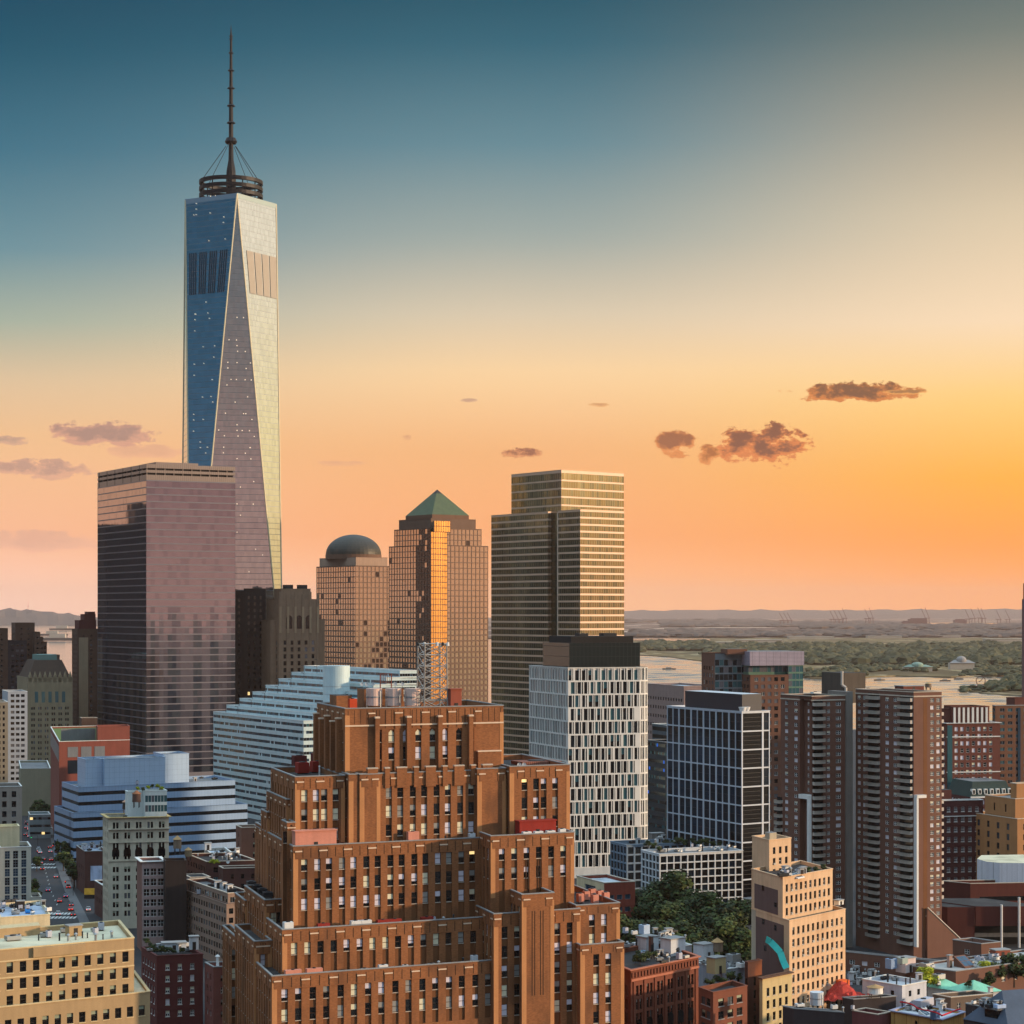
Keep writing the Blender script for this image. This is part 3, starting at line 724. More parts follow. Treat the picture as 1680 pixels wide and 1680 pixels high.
M = MB(); M.prism(ce, zC-1, zC+3.4, mat('bronze drum', '#6b4f3e', var=.1)); b.part('roof_drum', M)
ap = (cxy[0], cxy[1], Z(803, cxy[1])); mid = [(p[0]+(cxy[0]-p[0])*.84, p[1]+(cxy[1]-p[1])*.84) for p in ce]; zm = zC+3.4+(ap[2]-zC-3.4)*.84
M = MB()
for i in range(4):
    p, q = ce[i], ce[(i+1) % 4]; M.face([(*p, zC+3.4), (*q, zC+3.4), (*mid[(i+1) % 4], zm), (*mid[i], zm)], COPR)
b.part('pyramid_roof', M)
M = MB()
for i in range(4): M.face([(*mid[i], zm), (*mid[(i+1) % 4], zm), ap], F_DK)
b.part('roof_apex', M)
M = MB(); f = fr.face('F', 0, U1, 0, V1); a0, a1 = .4, 16.5                       # bay added to catch the low sun; amber glass colour carries its golden glint
GG = glassm('sun glint bay glass', '#664620', .95, .4)
z = zC-2; k = 0
while z > 30:
    G = MB(); w = 4.3; ad = 0 if z < zB else 3
    n = 7
    for i in range(n):
        s0, s1 = a0+ad+(a1-a0)*i/n, a0+ad+(a1-a0)*(i+1)/n; dd = lambda s: -1.1+1.02*((s-a0-ad)/16.1)**1.0-.3*math.sin(math.pi*(s-a0-ad)/16.1)
        o = [r.uniform(-.02, .02) for _ in range(4)]
        G.face([f.pt(s0, z-w+.5, dd(s0)+o[0]), f.pt(s1, z-w+.5, dd(s1)+o[1]), f.pt(s1, z, dd(s1)+o[2]), f.pt(s0, z, dd(s0)+o[3])], GG)
    f.box(G, a0+ad, a1+ad, z-w, z-w+.5, -.9, .1, GRAN)
    for i in range(n+1): s0 = a0+ad+(a1-a0)*i/n; f.box(G, s0-.2, s0+.2, z-w+.5, z, dd(s0)-.1, .1, GRAN, False)
    G.face([f.pt(a0+ad, z-w, 0), f.pt(a0+ad, z-w, -1.1), f.pt(a0+ad, z, -1.1), f.pt(a0+ad, z, 0)], GRAN)
    b.part('sun_glint_bay', G); z -= w
# dome tower
fr = Fr(583, 1800, 38, 35); g = lambda py: fr.z(py)
b = Bld('office_tower', 'granite and glass tower with a round dark dome roof', fr.o, 'office tower')
U1, V1 = fr.U(642, 0), fr.V(519, 0); zA, zB = g(928), g(914)
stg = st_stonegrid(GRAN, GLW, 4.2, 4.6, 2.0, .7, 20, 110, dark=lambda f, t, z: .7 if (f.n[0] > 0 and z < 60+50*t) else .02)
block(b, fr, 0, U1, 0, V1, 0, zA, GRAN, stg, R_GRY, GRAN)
block(b, fr, 1.6, U1-3, 1.6, V1-3, zA-1, zB, mat('pale granite', '#a08470', var=.08), None, R_GRY, GRAN)
pc = fr.pt(U1/2, V1/2); k = Z(905, pc[1]); rr = 46/PX*pc[1]
M = MB(); M.cyl(pc[0], pc[1], zB-1, zB+3, rr, rr, 40, mat('bronze drum', '#6b4f3e')); b.part('roof_drum', M)
M = MB(); M.dome(pc[0], pc[1], zB+3, rr-.2, Z(877, pc[1])-zB-3, 40, 12, COPD); b.part('dome', M)
# --- the banded tower on the right
fr = Fr(952, 1400, 42, 34)
b = Bld('office_tower', 'tall peach banded glass tower with a set back upper block', fr.o, 'office tower')
STN = mat('peach steel band', '#c6a58c', rough=.5, metal=.1, var=.06, streak=0, fine=0)
GLG = glassm('green mirror glass', '#8f8465', .8, .08); GLG2 = glassm('green mirror glass dim', '#6d6a54', .8, .1)
VM = mat('mullion steel', '#8c7c68', rough=.5, metal=.3, var=0, streak=0, fine=0)
sg = st_curtain(GLG, STN, 4.62, 1.25, mull=2.2, j=.010, vm=VM, vw=.14, altm=(GLG2, .3))
U1, V1 = fr.U(1024, 0), fr.V(806, 0); zl = fr.z(836)
va, vb = fr.V(915, 0), fr.V(899, 0)
block(b, fr, 0, U1, 0, va, 0, zl, STN, sg, R_GRY, STN)
block(b, fr, 0, U1, vb, V1, 0, zl, STN, sg, R_GRY, STN)
block(b, fr, 3.0, U1, va, vb, 0, zl-.6, STN, st_curtain(GLG2, GLG2, 4.62, .3, mull=2.2), R_GRY, STN, faces='L')
f = fr.face('L', 0, U1, 0, va); M = MB(); f.box(M, 0, .7, 0, zl-1, -.5, 0, mat('pale steel fin', '#d8c6b4', rough=.4, metal=.3, var=0, streak=0)); b.part('corner_fin', M)
fr2 = Fr(921, 1432, 42, 34); zu = fr2.z(771); u2, v2 = fr2.U(1023.5, 0), fr2.V(839, 0)
block(b, fr2, 0, u2, 0, v2, zl-2, zu, STN, st_curtain(GLG, STN, 5.6, 1.1, top=.8, mull=2.2, vm=VM, vw=.14, altm=(GLG2, .3)), R_GRY, STN)
# sliver of a tower at the right edge
fr = Fr(1690, 1250, 8, -15); b = Bld('office_tower', 'thin sliver of a dark tower cut off by the picture edge', fr.o, 'office tower')
block(b, fr, fr.U(1676.5), 30, 0, 30, 0, fr.z(983), mat('dusk tower stone', '#4a3f46', var=.1), None)
block(b, fr, fr.U(1678.5), 28, 1, 28, fr.z(983), fr.z(957), mat('dusk tower stone'  , '#4a3f46', var=.1), None)
# --- art deco brick tower with big arched windows, and the dark block on its left
ADB = mat('tan deco brick', '#8d715a', var=.14, streak=.15)
fr = Fr(457, 1440, 20, 26)
b = Bld('office_tower', 'tan brick deco tower with three arched windows and crenellated piers', fr.o, 'office tower', limit=90)
U1, V1 = fr.U(524, 0), fr.V(437, 0); zt = fr.z(976)
sgd = st_grid(ADB, [(K_TINY, 5), (K_TINYG, 1), (K_TINYL, .06)], 4.6, 1.9, 2.9, 4.7, top=28, dep=.3, mg=2)
block(b, fr, 0, U1, 0, V1, 0, zt-3, ADB, sgd, R_DRK, ADB)
f = fr.face('F', 0, U1, 0, V1)
pier = mat('pale deco stone', '#a08468', var=.1)
for i in range(6):
    a = .5+(f.L-2.4)*i/5
    for (z0, z1, d) in ((0, zt-26, -.35), (zt-26, zt-8, -.8), (zt-8, zt+2.2-(i % 2)*1.6, -.5)):
        M = MB(); f.box(M, a, a+1.5, z0, z1, d, .1, pier if d < -.7 else ADB); b.part('pier', M)
for a in (.26, .5, .74):
    M = MB(); w = 4.2; zc = zt-16; pts = [f.pt(f.L*a-w/2, zc-7, -.12), f.pt(f.L*a+w/2, zc-7, -.12)]+[f.pt(f.L*a+w/2*math.cos(t*math.pi/8), zc+w/2*math.sin(t*math.pi/8), -.12) for t in range(9)]
    M.face(pts, G_BK); b.part('arched_window', M)
for (u0, u1, v0, v1, py) in ((-3.5, 0, 6, V1, 1018), (U1, U1+5, 3, V1, 1016), (4, U1-4, 6, V1-4, 966)):
    block(b, fr, u0, u1, v0, v1, 0 if py > 990 else zt-4, fr.z(py), ADB, None, R_DRK, ADB)
M = MB(); M.prism(fr.rect(7, 13, 8, 12), zt, zt+7, STEELD); M.prism(fr.rect(17, 23, 8, 12), zt, zt+7, STEELD); b.part('cooling_screen', M)
DKB = mat('dark brown brick', '#2e2420', var=.16, streak=.1)
fr = Fr(436, 1462, 20, 6); b = Bld('office_block', 'near black brown office slab with a few lit windows beside the deco tower', fr.o, 'office block')
block(b, fr, fr.U(400, 0), 0, 0, 40, 0, fr.z(966), DKB, st_grid(DKB, [(K_TINY, 120), (K_TINYL, 1)], 3.6, 1.5, 2.2, 4.4, top=5), R_DRK, DKB)
block(b, fr, fr.U(384.5, 1), fr.U(400, 0)-.02, 1, 40, 0, fr.z(970), DKB, st_grid(DKB, [(K_TINY, 80), (K_TINYL, 1)], 3.6, 1.5, 2.2, 4.4, top=5), R_DRK, DKB)
# --- white stepped office building with long window bands
WPN = mat('white aluminium panel', '#b9cbcb', rough=.5, var=.06, streak=.1, fine=.04)
fr = Fr(498, 1080, 30, 31)
b = Bld('stepped_office', 'white stepped office building with long dark window bands and a white drum', fr.o, 'office block', limit=100)
V1 = fr.V(350, 0); zt0 = fr.z(1183); fh = 3.55
du = (fr.U(656, 0))/7.0; UM = fr.U(680, 0)+2
sw = st_ribbon(WPN, [(G_DK, 5), (G_BLUE, 2), (G_TEAL, 2), (WPN, .7)], fh, 2.05, top=1.5, mull=1.6, mm=F_GR, dep=.2)
for k in range(8):
    z1 = zt0+k*fh; u0 = du*k
    block(b, fr, u0, UM, 0, V1, 0 if k == 0 else z1-fh-.9, z1, WPN, sw if k else sw, R_LGT, CAPW, faces='FLRB')
pc = fr.pt(fr.U(552, 22), 22)
M = MB(); z0, z1 = fr.z(1150, du*2, 40), Z(1092, pc[1]); M.cyl(pc[0], pc[1], z0-6, z1, 7.1, 7.1, 36, WPN)
for k in range(3): M.ring(((pc[0], pc[1], z0+k*4), (pc[0], pc[1], z0+k*4+.15)), 7.16, 7.16, 36, STEEL)
b.part('stair_drum', M)
for k in range(8):
    for t in (.72, .86):
        p = fr.pt(du*k+.5, V1*t); z = zt0+k*fh
        M = MB(); M.tube((*p, z), (*p, z+4), .12, STEELD, 4); M.tube((*p, z+4), (p[0]-1.6, p[1], z+4.2), .12, STEELD, 4); b.part('davit', M)
# ---------------------------------------------------------------- the stepped brown brick tower in front
BRK = mat('brown brick', '#8c5936', var=.16, scale=.09, streak=.12, fine=.34, fscale=1.5, dirt=('#62402a', .7))
BRK_LIT = mat('painted sunlight brick', '#b98052', var=.1, streak=.12, fine=.15, fscale=3)  # paler tone paints reflected sunlight onto the front corner piers
BRKD = mat('dark spandrel brick', '#6e4629', var=.16, streak=.1, fine=.15, fscale=3)
STRIP = mat('cream stone strip', '#d8bfa4', var=.08, streak=0)
SLIT = mat('dark brick slit', '#3a2415', var=.1, streak=0)
fr = Fr(446, 480, 24, 17); AO = fr
b = Bld('brick_tower', 'stepped brown brick art deco tower with setbacks, tallest thing in the foreground', fr.o, 'tower', limit=90); AOB = b
def st_pier(zlow, fh=4.6, h=2.75, w=1.55, pitch=6.5, gap=1.7, top=3.1, mg=1.3, blank=None, first=2.0, corner=True, slits=True, arch=False, nowin=False):
    def st(b, M, f, z0, z1, r):
        dep = .36; zb = max(z0, Z(1700, f.p[1]))
        n = max(1, round((f.L-2*mg)/pitch)); p = (f.L-2*mg)/n; g2 = min(gap, p-2*w-.5)
        cs = []
        for i in range(n):
            c = mg+p*(i+.5)
            if blank and blank[0] <= i/n < blank[1]: continue
            cs += [(c-g2/2-w, c-g2/2), (c+g2/2, c+g2/2+w)]
        zt = z1-top
        f.wall(M, z0, z1, cs, [(zb, zt)], dep, BRK)
        rs = rows_of(max(zb, zlow)+.3, zt, fh, h)
        for a, c in cs:
            zc = zb
            for za, zz in rs:
                if za > zc+.01: f.q(M, a, c, zc, za, dep, BRKD)
                b.win(f, a, c, za, zz, dep, pick(r, AOA_W)); zc = zz; f.box(M, a, c, za-.16, za, dep-.22, dep, CAP, False)
                if arch and zz > zt-.1:
                    M.face([f.pt(a, zz, dep-.1), f.pt(a, zz-.9, dep-.1), f.pt((a+c)/2, zz, dep-.1)][::-1], BRK); M.face([f.pt(c, zz, dep-.1), f.pt((a+c)/2, zz, dep-.1), f.pt(c, zz-.9, dep-.1)][::-1], BRK)
            if zc < zt-.01: f.q(M, a, c, zc, zt, dep, BRKD)
        if slits:
            for i in range(n):
                for q in (.18, .5, .82): f.box(M, mg+p*(i+q)-.09, mg+p*(i+q)+.09, zt+.3, z1-.5, -.02, .02, SLIT)
        for i in range(n+1):                                   # pier heads with pale strips
            c = min(max(mg+p*i, .9), f.L-.9); ww = .8 if corner and i in (0, n) else .95; E = MB()
            f.box(E, c-ww, c+ww, zt+.1, z1-.9, -.12, .02, BRK, True)
            f.box(E, c-ww-.08, c+ww+.08, z1-1.35, z1-1.05, -.2, -.1, STRIP)
            b.part('pier_head', E)
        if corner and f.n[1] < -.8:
            E = MB(); f.box(E, 0, 1.2, zlow, z1-1.6, -.06, .02, BRK_LIT); b.part('corner_pier', E)
            E = MB(); f.box(E, f.L-1.0, f.L, zlow, z1-1.6, -.06, .02, BRK_LIT); b.part('corner_pier', E)
    return st
def tier(pxc, v0, pxl, pxr, py, zlow, z0=0, st=None, faces='FLRB', roofm=R_DRK, **k):
    u0 = fr.U(pxc, v0); u1 = fr.U(pxr, v0); v1 = pxl if isinstance(pxl, tuple) else fr.V(pxl, u0)
    if isinstance(v1, tuple): v1 = v1[0]
    z = fr.z(py, u0, v0)
    if v1 < v0+3: v1 = v0+3
    lk = {a: c for a, c in k.items() if a not in ('blank', 'mg')}
    sF = st or st_pier(zlow, **k); sL = st_pier(zlow, **lk)
    block(b, fr, u0, u1, v0, v1, z0, z, BRK, {'F': sF, 'L': sL}, roofm, CAPG, ph=1.3, faces=faces)
    return u0, u1, v0, v1, z
t1 = tier(446, 0, (60,), 820, 1602, 0)
zT1 = t1[4]
l2 = tier(417, 20, 385, 446, 1545, 0); l1 = tier(386, 46.5, 365, 400, 1537, 0)
t2 = tier(463, 7, (66,), 815, 1526, zT1)
l3 = tier(434, 27, 401, 470, 1477, l2[4]); l3b = tier(402, 52, 385, 420, 1478, l1[4])
t3 = tier(481, 13, (64,), 812, 1389, t2[4])
l4 = tier(471, 17.5, 462, 485, 1350, t3[4], top=2); l5 = tier(470, 24, 437, 520, 1312, l3[4], top=2); l6 = tier(438, 46, 428, 470, 1333, l3[4], top=2); l7 = tier(429, 54, 419, 460, 1355, l3[4], top=2)
t4l = tier(484, 17.5, 444, 566, 1275, t3[4])
t4 = tier(572, 15.5, (60,), 836, 1271, t3[4], mg=5.5)
t4c = tier(590, 15.2, (30,), 624, 1271, t3[4], blank=(0, 1), pitch=3)
bt = tier(783, 14.0, (30,), 830, 1262, t3[4], blank=(0, 1), slits=False)
t4r = tier(836, 12.5, (52,), 935, 1258, t3[4], mg=3)
t3r = tier(805, 4.5, (50,), 942, 1372, fr.z(1500), blank=(.36, .66))
p1 = tier(810, -2, (45,), 952, 1500, 0, blank=(.33, .66), mg=1.0)
cp = tier(856, -4.5, (10,), 909, 1468, 0, blank=(0, 1), slits=False)
p2 = tier(945, -1, (40,), 1017, 1486, 0, top=2.4); p3 = tier(952, -5, (38,), 1024, 1551, 0, top=2.4)
# fluted panels
f = fr.face('F', cp[0], cp[1], cp[2], cp[3]); 
for s in (.32, .40, .58, .66): M = MB(); f.box(M, f.L*s-.12, f.L*s+.12, 20, cp[4]-4, -.02, .05, SLIT); b.part('flute', M)
f = fr.face('F', t3r[0], t3r[1], t3r[2], t3r[3]); 
for s in (.42, .45, .56, .59): M = MB(); f.box(M, f.L*s-.12, f.L*s+.12, cp[4], t3r[4]-6, -.03, .05, SLIT); b.part('flute', M)
# crown of the tower
t5 = tier(566, 19.5, 520, 826, 1163, t4[4], arch=True, mg=6.8, top=5.2, pitch=6.6, fh=4.3, h=3.0)
f = fr.face('F', t5[0], t5[1], t5[2], t5[3]); z5 = t5[4]
M = MB(); f.box(M, 0, f.L, z5-4.3, z5-3.95, -.18, .02, STRIP); b.part('string_course', M)
for i in range(26): a = f.L*(i+.5)/26; M = MB(); f.box(M, a-.07, a+.07, z5-3.7, z5-.4, -.02, .02, SLIT); b.part('brick_slit', M)
for i in range(4):
    a = 6.8+(f.L-13.6)*(i+.25)/4+1.2*(i-.5); M = MB(); f.box(M, a-.55, a+.55, t4[4]-4, z5-2.4, -1.0, .1, BRK); f.box(M, a-.62, a+.62, z5-2.4, z5-2.0, -1.1, .1, STRIP); b.part('buttress', M)
M = MB(); f.box(M, f.L-7.2, f.L-1, t4[4]-3, fr.z(1232, t5[1], t5[2]), -.9, .1, BRK); f.box(M, f.L-7.3, f.L-.9, fr.z(1232, t5[1], t5[2]), fr.z(1230, t5[1], t5[2]), -1.0, .1, STRIP); b.part('buttress', M)
fl = fr.face('L', t5[0], t5[1], t5[2], t5[3])
for i in range(5):
    a = fl.L*(i+.35)/5; M = MB(); fl.box(M, a-.8, a+.8, t4[4], z5-2.6-(i % 2), -1.3, .1, BRK); fl.box(M, a-.85, a+.85, z5-2.6-(i % 2), z5-2.3-(i % 2), -1.4, .1, STRIP); b.part('buttress', M)
ff = fr.face('F', t4[0], t4[1], t4[2], t4[3])
for i in range(9):
    a = 6+(ff.L-12)*i/8; M = MB(); ff.box(M, a-(.6 if i % 2 else 1.3), a+(.6 if i % 2 else 1.3), t4[4]-3.5, t4[4]+1.2, -.35, .6, BRK); ff.box(M, a-(.68 if i % 2 else 1.38), a+(.68 if i % 2 else 1.38), t4[4]+1.2, t4[4]+1.5, -.4, .65, CAP); b.part('merlon', M)
M = MB(); M.prism(fr.rect(t5[0]+9, t5[1]-22, t5[2]+17, t5[2]+25), z5-1.3, z5+4.0, BRK, R_DRK); M.prism(fr.rect(t5[0]+1, t5[0]+5, t5[2]+14, t5[2]+22), z5-1.3, z5+2.6, BRK, R_DRK); b.part('penthouse', M)
# ---------------------------------------------------------------- middle distance, right of the brick tower
def simple(name, label, cat, px, pxl, pxr, D, a, al, py, wm, style=None, roofm=R_GRY, capm=None, ph=1.0, z0=0, group=None, limit=60, faces='FLRB', cw=.35, ov=.12):
    fr = Fr(px, D, a, al); b = Bld(name, label, fr.o, cat, group, limit)
    u1 = pxr[0] if isinstance(pxr, tuple) else fr.U(pxr); v1 = pxl[0] if isinstance(pxl, tuple) else fr.V(pxl); zt = fr.z(py)
    block(b, fr, 0, u1, 0, v1, z0, zt, wm, style, roofm, capm or wm, ph, faces=faces, cw=cw, ov=ov)
    return b, fr, u1, v1, zt
def add(b, fr, u0, u1, v0, v1, z0, z1, wm, style=None, roofm=None, capm=None, ph=.6, nm='wall', ov=.12):
    block(b, fr, u0, u1, v0, v1, z0, z1, wm, style, roofm, capm or wm, ph, wname=nm, ov=ov)
def boxpart(b, nm, fr, u0, u1, v0, v1, z0, z1, m, top=None):
    M = MB(); M.prism(fr.rect(u0, u1, v0, v1), z0, z1, m, top, True); return b.part(nm, M)
# --- white lattice tower
LAT = mat('white lattice metal', '#d3d0c9', rough=.5, var=.06, streak=.08, fine=0)
K_LA = [(wk(LAT, G_BK, nx=1, nz=1, fw=.02, fh=.01), 10), (wk(LAT, G_TEAL, nx=1, nz=1, fw=.02, fh=.01), 5), (wk(LAT, G_BK, G_TEAL, .55, nx=1, nz=1, fw=.02, fh=.01), 4), (wk(LAT, G_DK, nx=1, nz=1, fw=.02, fh=.01), 4)]
jr = random.Random(4); jit = [[jr.uniform(-.12, .12) for _ in range(40)] for _ in range(12)]
def st_lattice(fh=5.55, pitch=2.85):
    def st(b, M, f, z0, z1, r):
        z = z1; k = 0; zs = max(z0, 3); n = max(2, round(f.L/pitch)); p = f.L/n
        while z-fh > zs:
            cs = []; off = .25 if k % 2 else 0
            for i in range(n):
                a = i*p+.3+off*p*1.3+jit[k % 12][i % 40]; c = a+p*(.46+.14*((i*7+k*3) % 4)/3)
                if c < f.L-.2: cs.append((a, c))
            f.wall(M, z-fh, z, cs, [(z-fh+.3, z-.32)], .45, LAT)
            for a, c in cs: b.win(f, a, c, z-fh+.3, z-.32, .44, pick(r, K_LA))
            for i in range(n):                                        # slim second slot beside each pane
                a = i*p+.3+off*p*1.3+jit[k % 12][i % 40]+p*(.46+.14*((i*7+k*3) % 4)/3)+.34
                w_ = .3+.12*((i+k) % 3)
                if a+w_ < f.L-.1: f.box(M, a, a+w_, z-fh+.3, z-.32, -.012, .01, G_DK)
            z -= fh; k += 1
        f.q(M, 0, f.L, z0, z, 0, mat('white stone base', '#b9bcbc', var=.1))
    return st
b, fr, u1, v1, zt = simple('office_tower', 'white lattice fronted office tower with dark glass penthouse storeys', 'office tower', 932, 868, 1050, 880, 17, 22, 1096, LAT, st_lattice(), R_DRK, LAT, limit=100)
# rounded right corner
ce = fr.pt(u1, 5.5); M = MB(); n = 5; pr = None; f0 = fr.face('F', 0, u1, 0, v1)
arc = [(fr.pt(u1, 0)), fr.pt(u1+2.4, .6), fr.pt(u1+4.4, 2.2), fr.pt(u1+5.6, 4.6)]+[fr.pt(u1+6, 8), fr.pt(u1+6, v1-.1)]
for p, q in zip(arc, arc[1:]):
    f = Face(p, q)
    if f.seen() and f.L < 6: st_lattice()(b, M, f, 0, zt, rnd)
    else: f.q(M, 0, f.L, 0, zt, 0, LAT)
b.part('rounded_corner', M); M = MB(); M.face([(*p, zt-.9) for p in [fr.pt(u1, v1-.1)]+arc][::1], R_DRK); b.part('roof', M)
PH = glassm('penthouse glass', '#24302f', .4, .12, grid=(1.8, 4.2, .18), gcol='#131817')
ua = fr.U(934, 3); boxpart(b, 'penthouse', fr, ua, fr.U(1050, 3), 3, fr.V(891, ua), zt-.8, fr.z(1055, 0, 3), PH, R_DRK)
ua = fr.U(937, 5); boxpart(b, 'penthouse', fr, ua, fr.U(1039, 5), 5, fr.V(901, ua), fr.z(1055, 0, 3), fr.z(1044, 0, 5), mat('penthouse screen', '#22201f', var=.1, grid=(2.2, 99, .2), gcol='#1e1918'), R_DRK)
for (a, c) in ((.28, .4), (.62, .8)):
    boxpart(b, 'roof_unit', fr, u1*a, u1*c, 9, 14, fr.z(1044, 0, 5), fr.z(1039, 0, 9), STEELD)
# --- white framed grid tower
WGR = mat('pale blue grid frame', '#b4bcc6', rough=.45, var=.05, streak=.05, fine=0)
K_BG = [(wk(STEELD, G_BK, nx=1, nz=2, fw=.03, fh=.02), 8), (wk(STEELD, G_DK, nx=1, nz=2, fw=.03, fh=.02), 3), (wk(STEELD, glassm('navy glass', '#1b2836', .3, .08), nx=1, nz=2, fw=.03, fh=.02), 5)]
fr = Fr(1217, 770, 34, 27); v1 = fr.V(1094)
K_BGR = [(wk(STEELD, G_BK, nx=1, nz=4, fw=.01, fh=.02), 1)]
b = Bld('apartment_tower', 'tall white gridded apartment tower with dark glass bays', fr.o, 'apartment tower', limit=100)
u1 = fr.U(1263); zt = fr.z(1168)
def st_big(f_cols):
    def st(b, M, f, z0, z1, r):
        cs = f_cols(f.L); rs = rows_of(4, z1-.6, 6.75, 6.3)
        f.wall(M, z0, z1, cs, rs, .35, WGR)
        for za, zb in rs:
            for a, c in cs: b.win(f, a, c, za, zb, .35, pick(r, K_BG if c-a < 4 else K_BGR))
    return st
pairs = lambda L: [(L*(i+.5)/12-L/12*(.46 if i % 2 else .41), L*(i+.5)/12+L/12*(.41 if i % 2 else .46)) for i in range(12)]
block(b, fr, 0, u1, 0, v1, 0, zt, WGR, {'L': st_big(pairs), 'F': st_big(lambda L: [(.5, L*.72), (L*.78, L-.4)])}, R_LGT, WGR)
boxpart(b, 'penthouse', fr, 3, u1-1, 4, v1*.83, zt-.8, fr.z(1140), mat('navy penthouse panel', '#23262f', rough=.5, var=.06), R_LGT)
for q in (.12, .28):
    p = fr.pt(u1*q+.6, 2.2+q*3); M = MB(); M.cyl(p[0], p[1], zt-.6, zt+1.6, .8, 1.5, 14, STEELW); b.part('roof_fan', M)
# --- podium blocks with roof gardens
K_P = [(wk(WGR, G_BK, nx=1, nz=1, fw=.02, fh=.02), 6), (wk(WGR, G_DK, nx=1, nz=1, fw=.02, fh=.02), 3), (wk(WGR, glassm('navy glass', '#1b2836', .3, .08), nx=1, nz=1, fw=.02, fh=.02), 2)]
PDW = mat('white precast grid', '#c5c8ca', var=.06, streak=.1)
pod = simple('podium_block', 'low white gridded block with a planted roof in front of the gridded tower', 'apartment block', 1082, 1052, 1219, 735, 21, 22, 1402, PDW, st_grid(PDW, K_P, 2.62, 2.25, 2.25, 2.62, top=.7, low=.5, dep=.35, mg=.25), R_GRY, PDW, limit=100)
PDB = mat('blue grey precast grid', '#6f7f8e', var=.06, streak=.1)
podb = simple('podium_block', 'low blue grey gridded block beside the planted white one', 'apartment block', 1028, 1001, 1125, 770, 21, 22, 1387, PDB, st_grid(PDB, K_P, 2.9, 2.3, 2.6, 3.1, top=.7, low=.5, dep=.3, mg=.3), R_GRY, PDB)
BRICKR = mat('red brick', '#7a3a2c', var=.14, streak=.15, fine=.2, fscale=3)
lowb = simple('low_building', 'low red brick hall with a pale flat roof beside the park trees', 'low building', 991, 946, 1042, 690, 21, 24, 1449, BRICKR, {'L': st_grid(mat('cream render', '#c9b692'), [(K_BLU, 1)], 9, 8, 2.4, 5, top=1.8), 'F': st_grid(BRICKR, [(K_BLU, 1)], 3, 2, 1.6, 4, top=4)}, R_LGT, CAP)
# --- behind, between the two towers
simple('office_block', 'dark glass block with blue lit floors between the lattice and grid towers', 'office block', 1092, 1060, 1130, 1040, 20, 22, 1218, G_DK, st_ribbon(mat('dark slab', '#30363a'), [(G_DK, 5), (G_TEAL, 1), (mat('blue lit floor', '#2f6ad0', emit=.5, var=0, streak=0, fine=0), .25)], 4, 2.4, top=1), R_GRY, CAPG)
simple('low_building', 'low block with pale roof and orange glow behind the lattice tower', 'low building', 1093, 1070, 1125, 1090, 20, 22, 1190, mat('slate panel', '#4d565c'), st_ribbon(mat('slate panel', '#4d565c'), G_DK, 4, 2, top=1.2), R_LGT, CAPW)
PNK = mat('pinkish concrete', '#8a7570', var=.1, streak=.1)
simple('office_block', 'pinkish grey concrete block between the lattice tower and brick glass block', 'office block', 1122, 1060, 1180, 1180, 20, 21, 1126, PNK, st_grid(PNK, [(K_TINY, 1)], 3.4, 1.6, 1.8, 5, top=7, dep=.2), R_LGT, mat('pale parapet', '#b8a59c'), limit=100)
# --- brick and glass block
BR2 = mat('rust brick', '#664638', var=.12, streak=.1)
K_BR2 = [(K_TINY, 3), (K_TINYG, 2), (wk(F_WH, G_DK, bars=True, nx=2, nz=1), 2)]
b, fr, u1, v1, zt = simple('apartment_block', 'rust brick and glass apartment block with louvred grey crown', 'apartment block', 1173, 1151, 1231, 990, 17, 17, 1072, BR2, {'L': st_grid(BR2, K_BR2, 3.5, 1.6, 1.8, 3.4, top=6), 'F': st_ribbon(mat('glazed bay frame', '#6c7478', rough=.5), [(G_GREY, 3), (G_TEAL, 3), (G_DK, 4)], 3.4, .7, top=3, mull=2.2, mm=F_GR)}, R_GRY, BR2)
fr2 = Fr(1231, 985, 17, 17); u2 = fr2.U(1318); zz = fr2.z(1092)
add(b, fr2, .01, u2*.72, 0, 24, 0, fr2.z(1108), BR2, st_grid(BR2, K_BR2, 3.3, 1.9, 1.8, 3.4, top=1), R_GRY)
add(b, fr2, u2*.72+.01, u2, .2, 24, 0, zz, G_TEAL, st_ribbon(mat('green slab edge', '#5d7a68'), [(G_TEAL, 5), (G_GREY, 2)], 3.4, .8, top=.5, mull=1.8, mm=F_GR), R_GRY)
add(b, fr2, .5, u2*.72, 3, 24, fr2.z(1108)-1, zz, G_TEAL, st_ribbon(mat('green slab edge', '#5d7a68'), [(G_TEAL, 4), (G_GREY, 3)], 3.4, .8, top=.5, mull=1.8, mm=F_GR), R_GRY)
boxpart(b, 'louvred_crown', fr2, -.3, u2+.3, -.2, 24.2, zz, fr2.z(1069), mat('lavender louvre', '#9c93a0', rough=.5, metal=.2, grid=(3.6, .62, .16), gcol='#6b6370'), R_GRY)
boxpart(b, 'penthouse', fr2, -9, 1, 6, 14, zt-.5, fr2.z(1065), BR2, R_GRY)
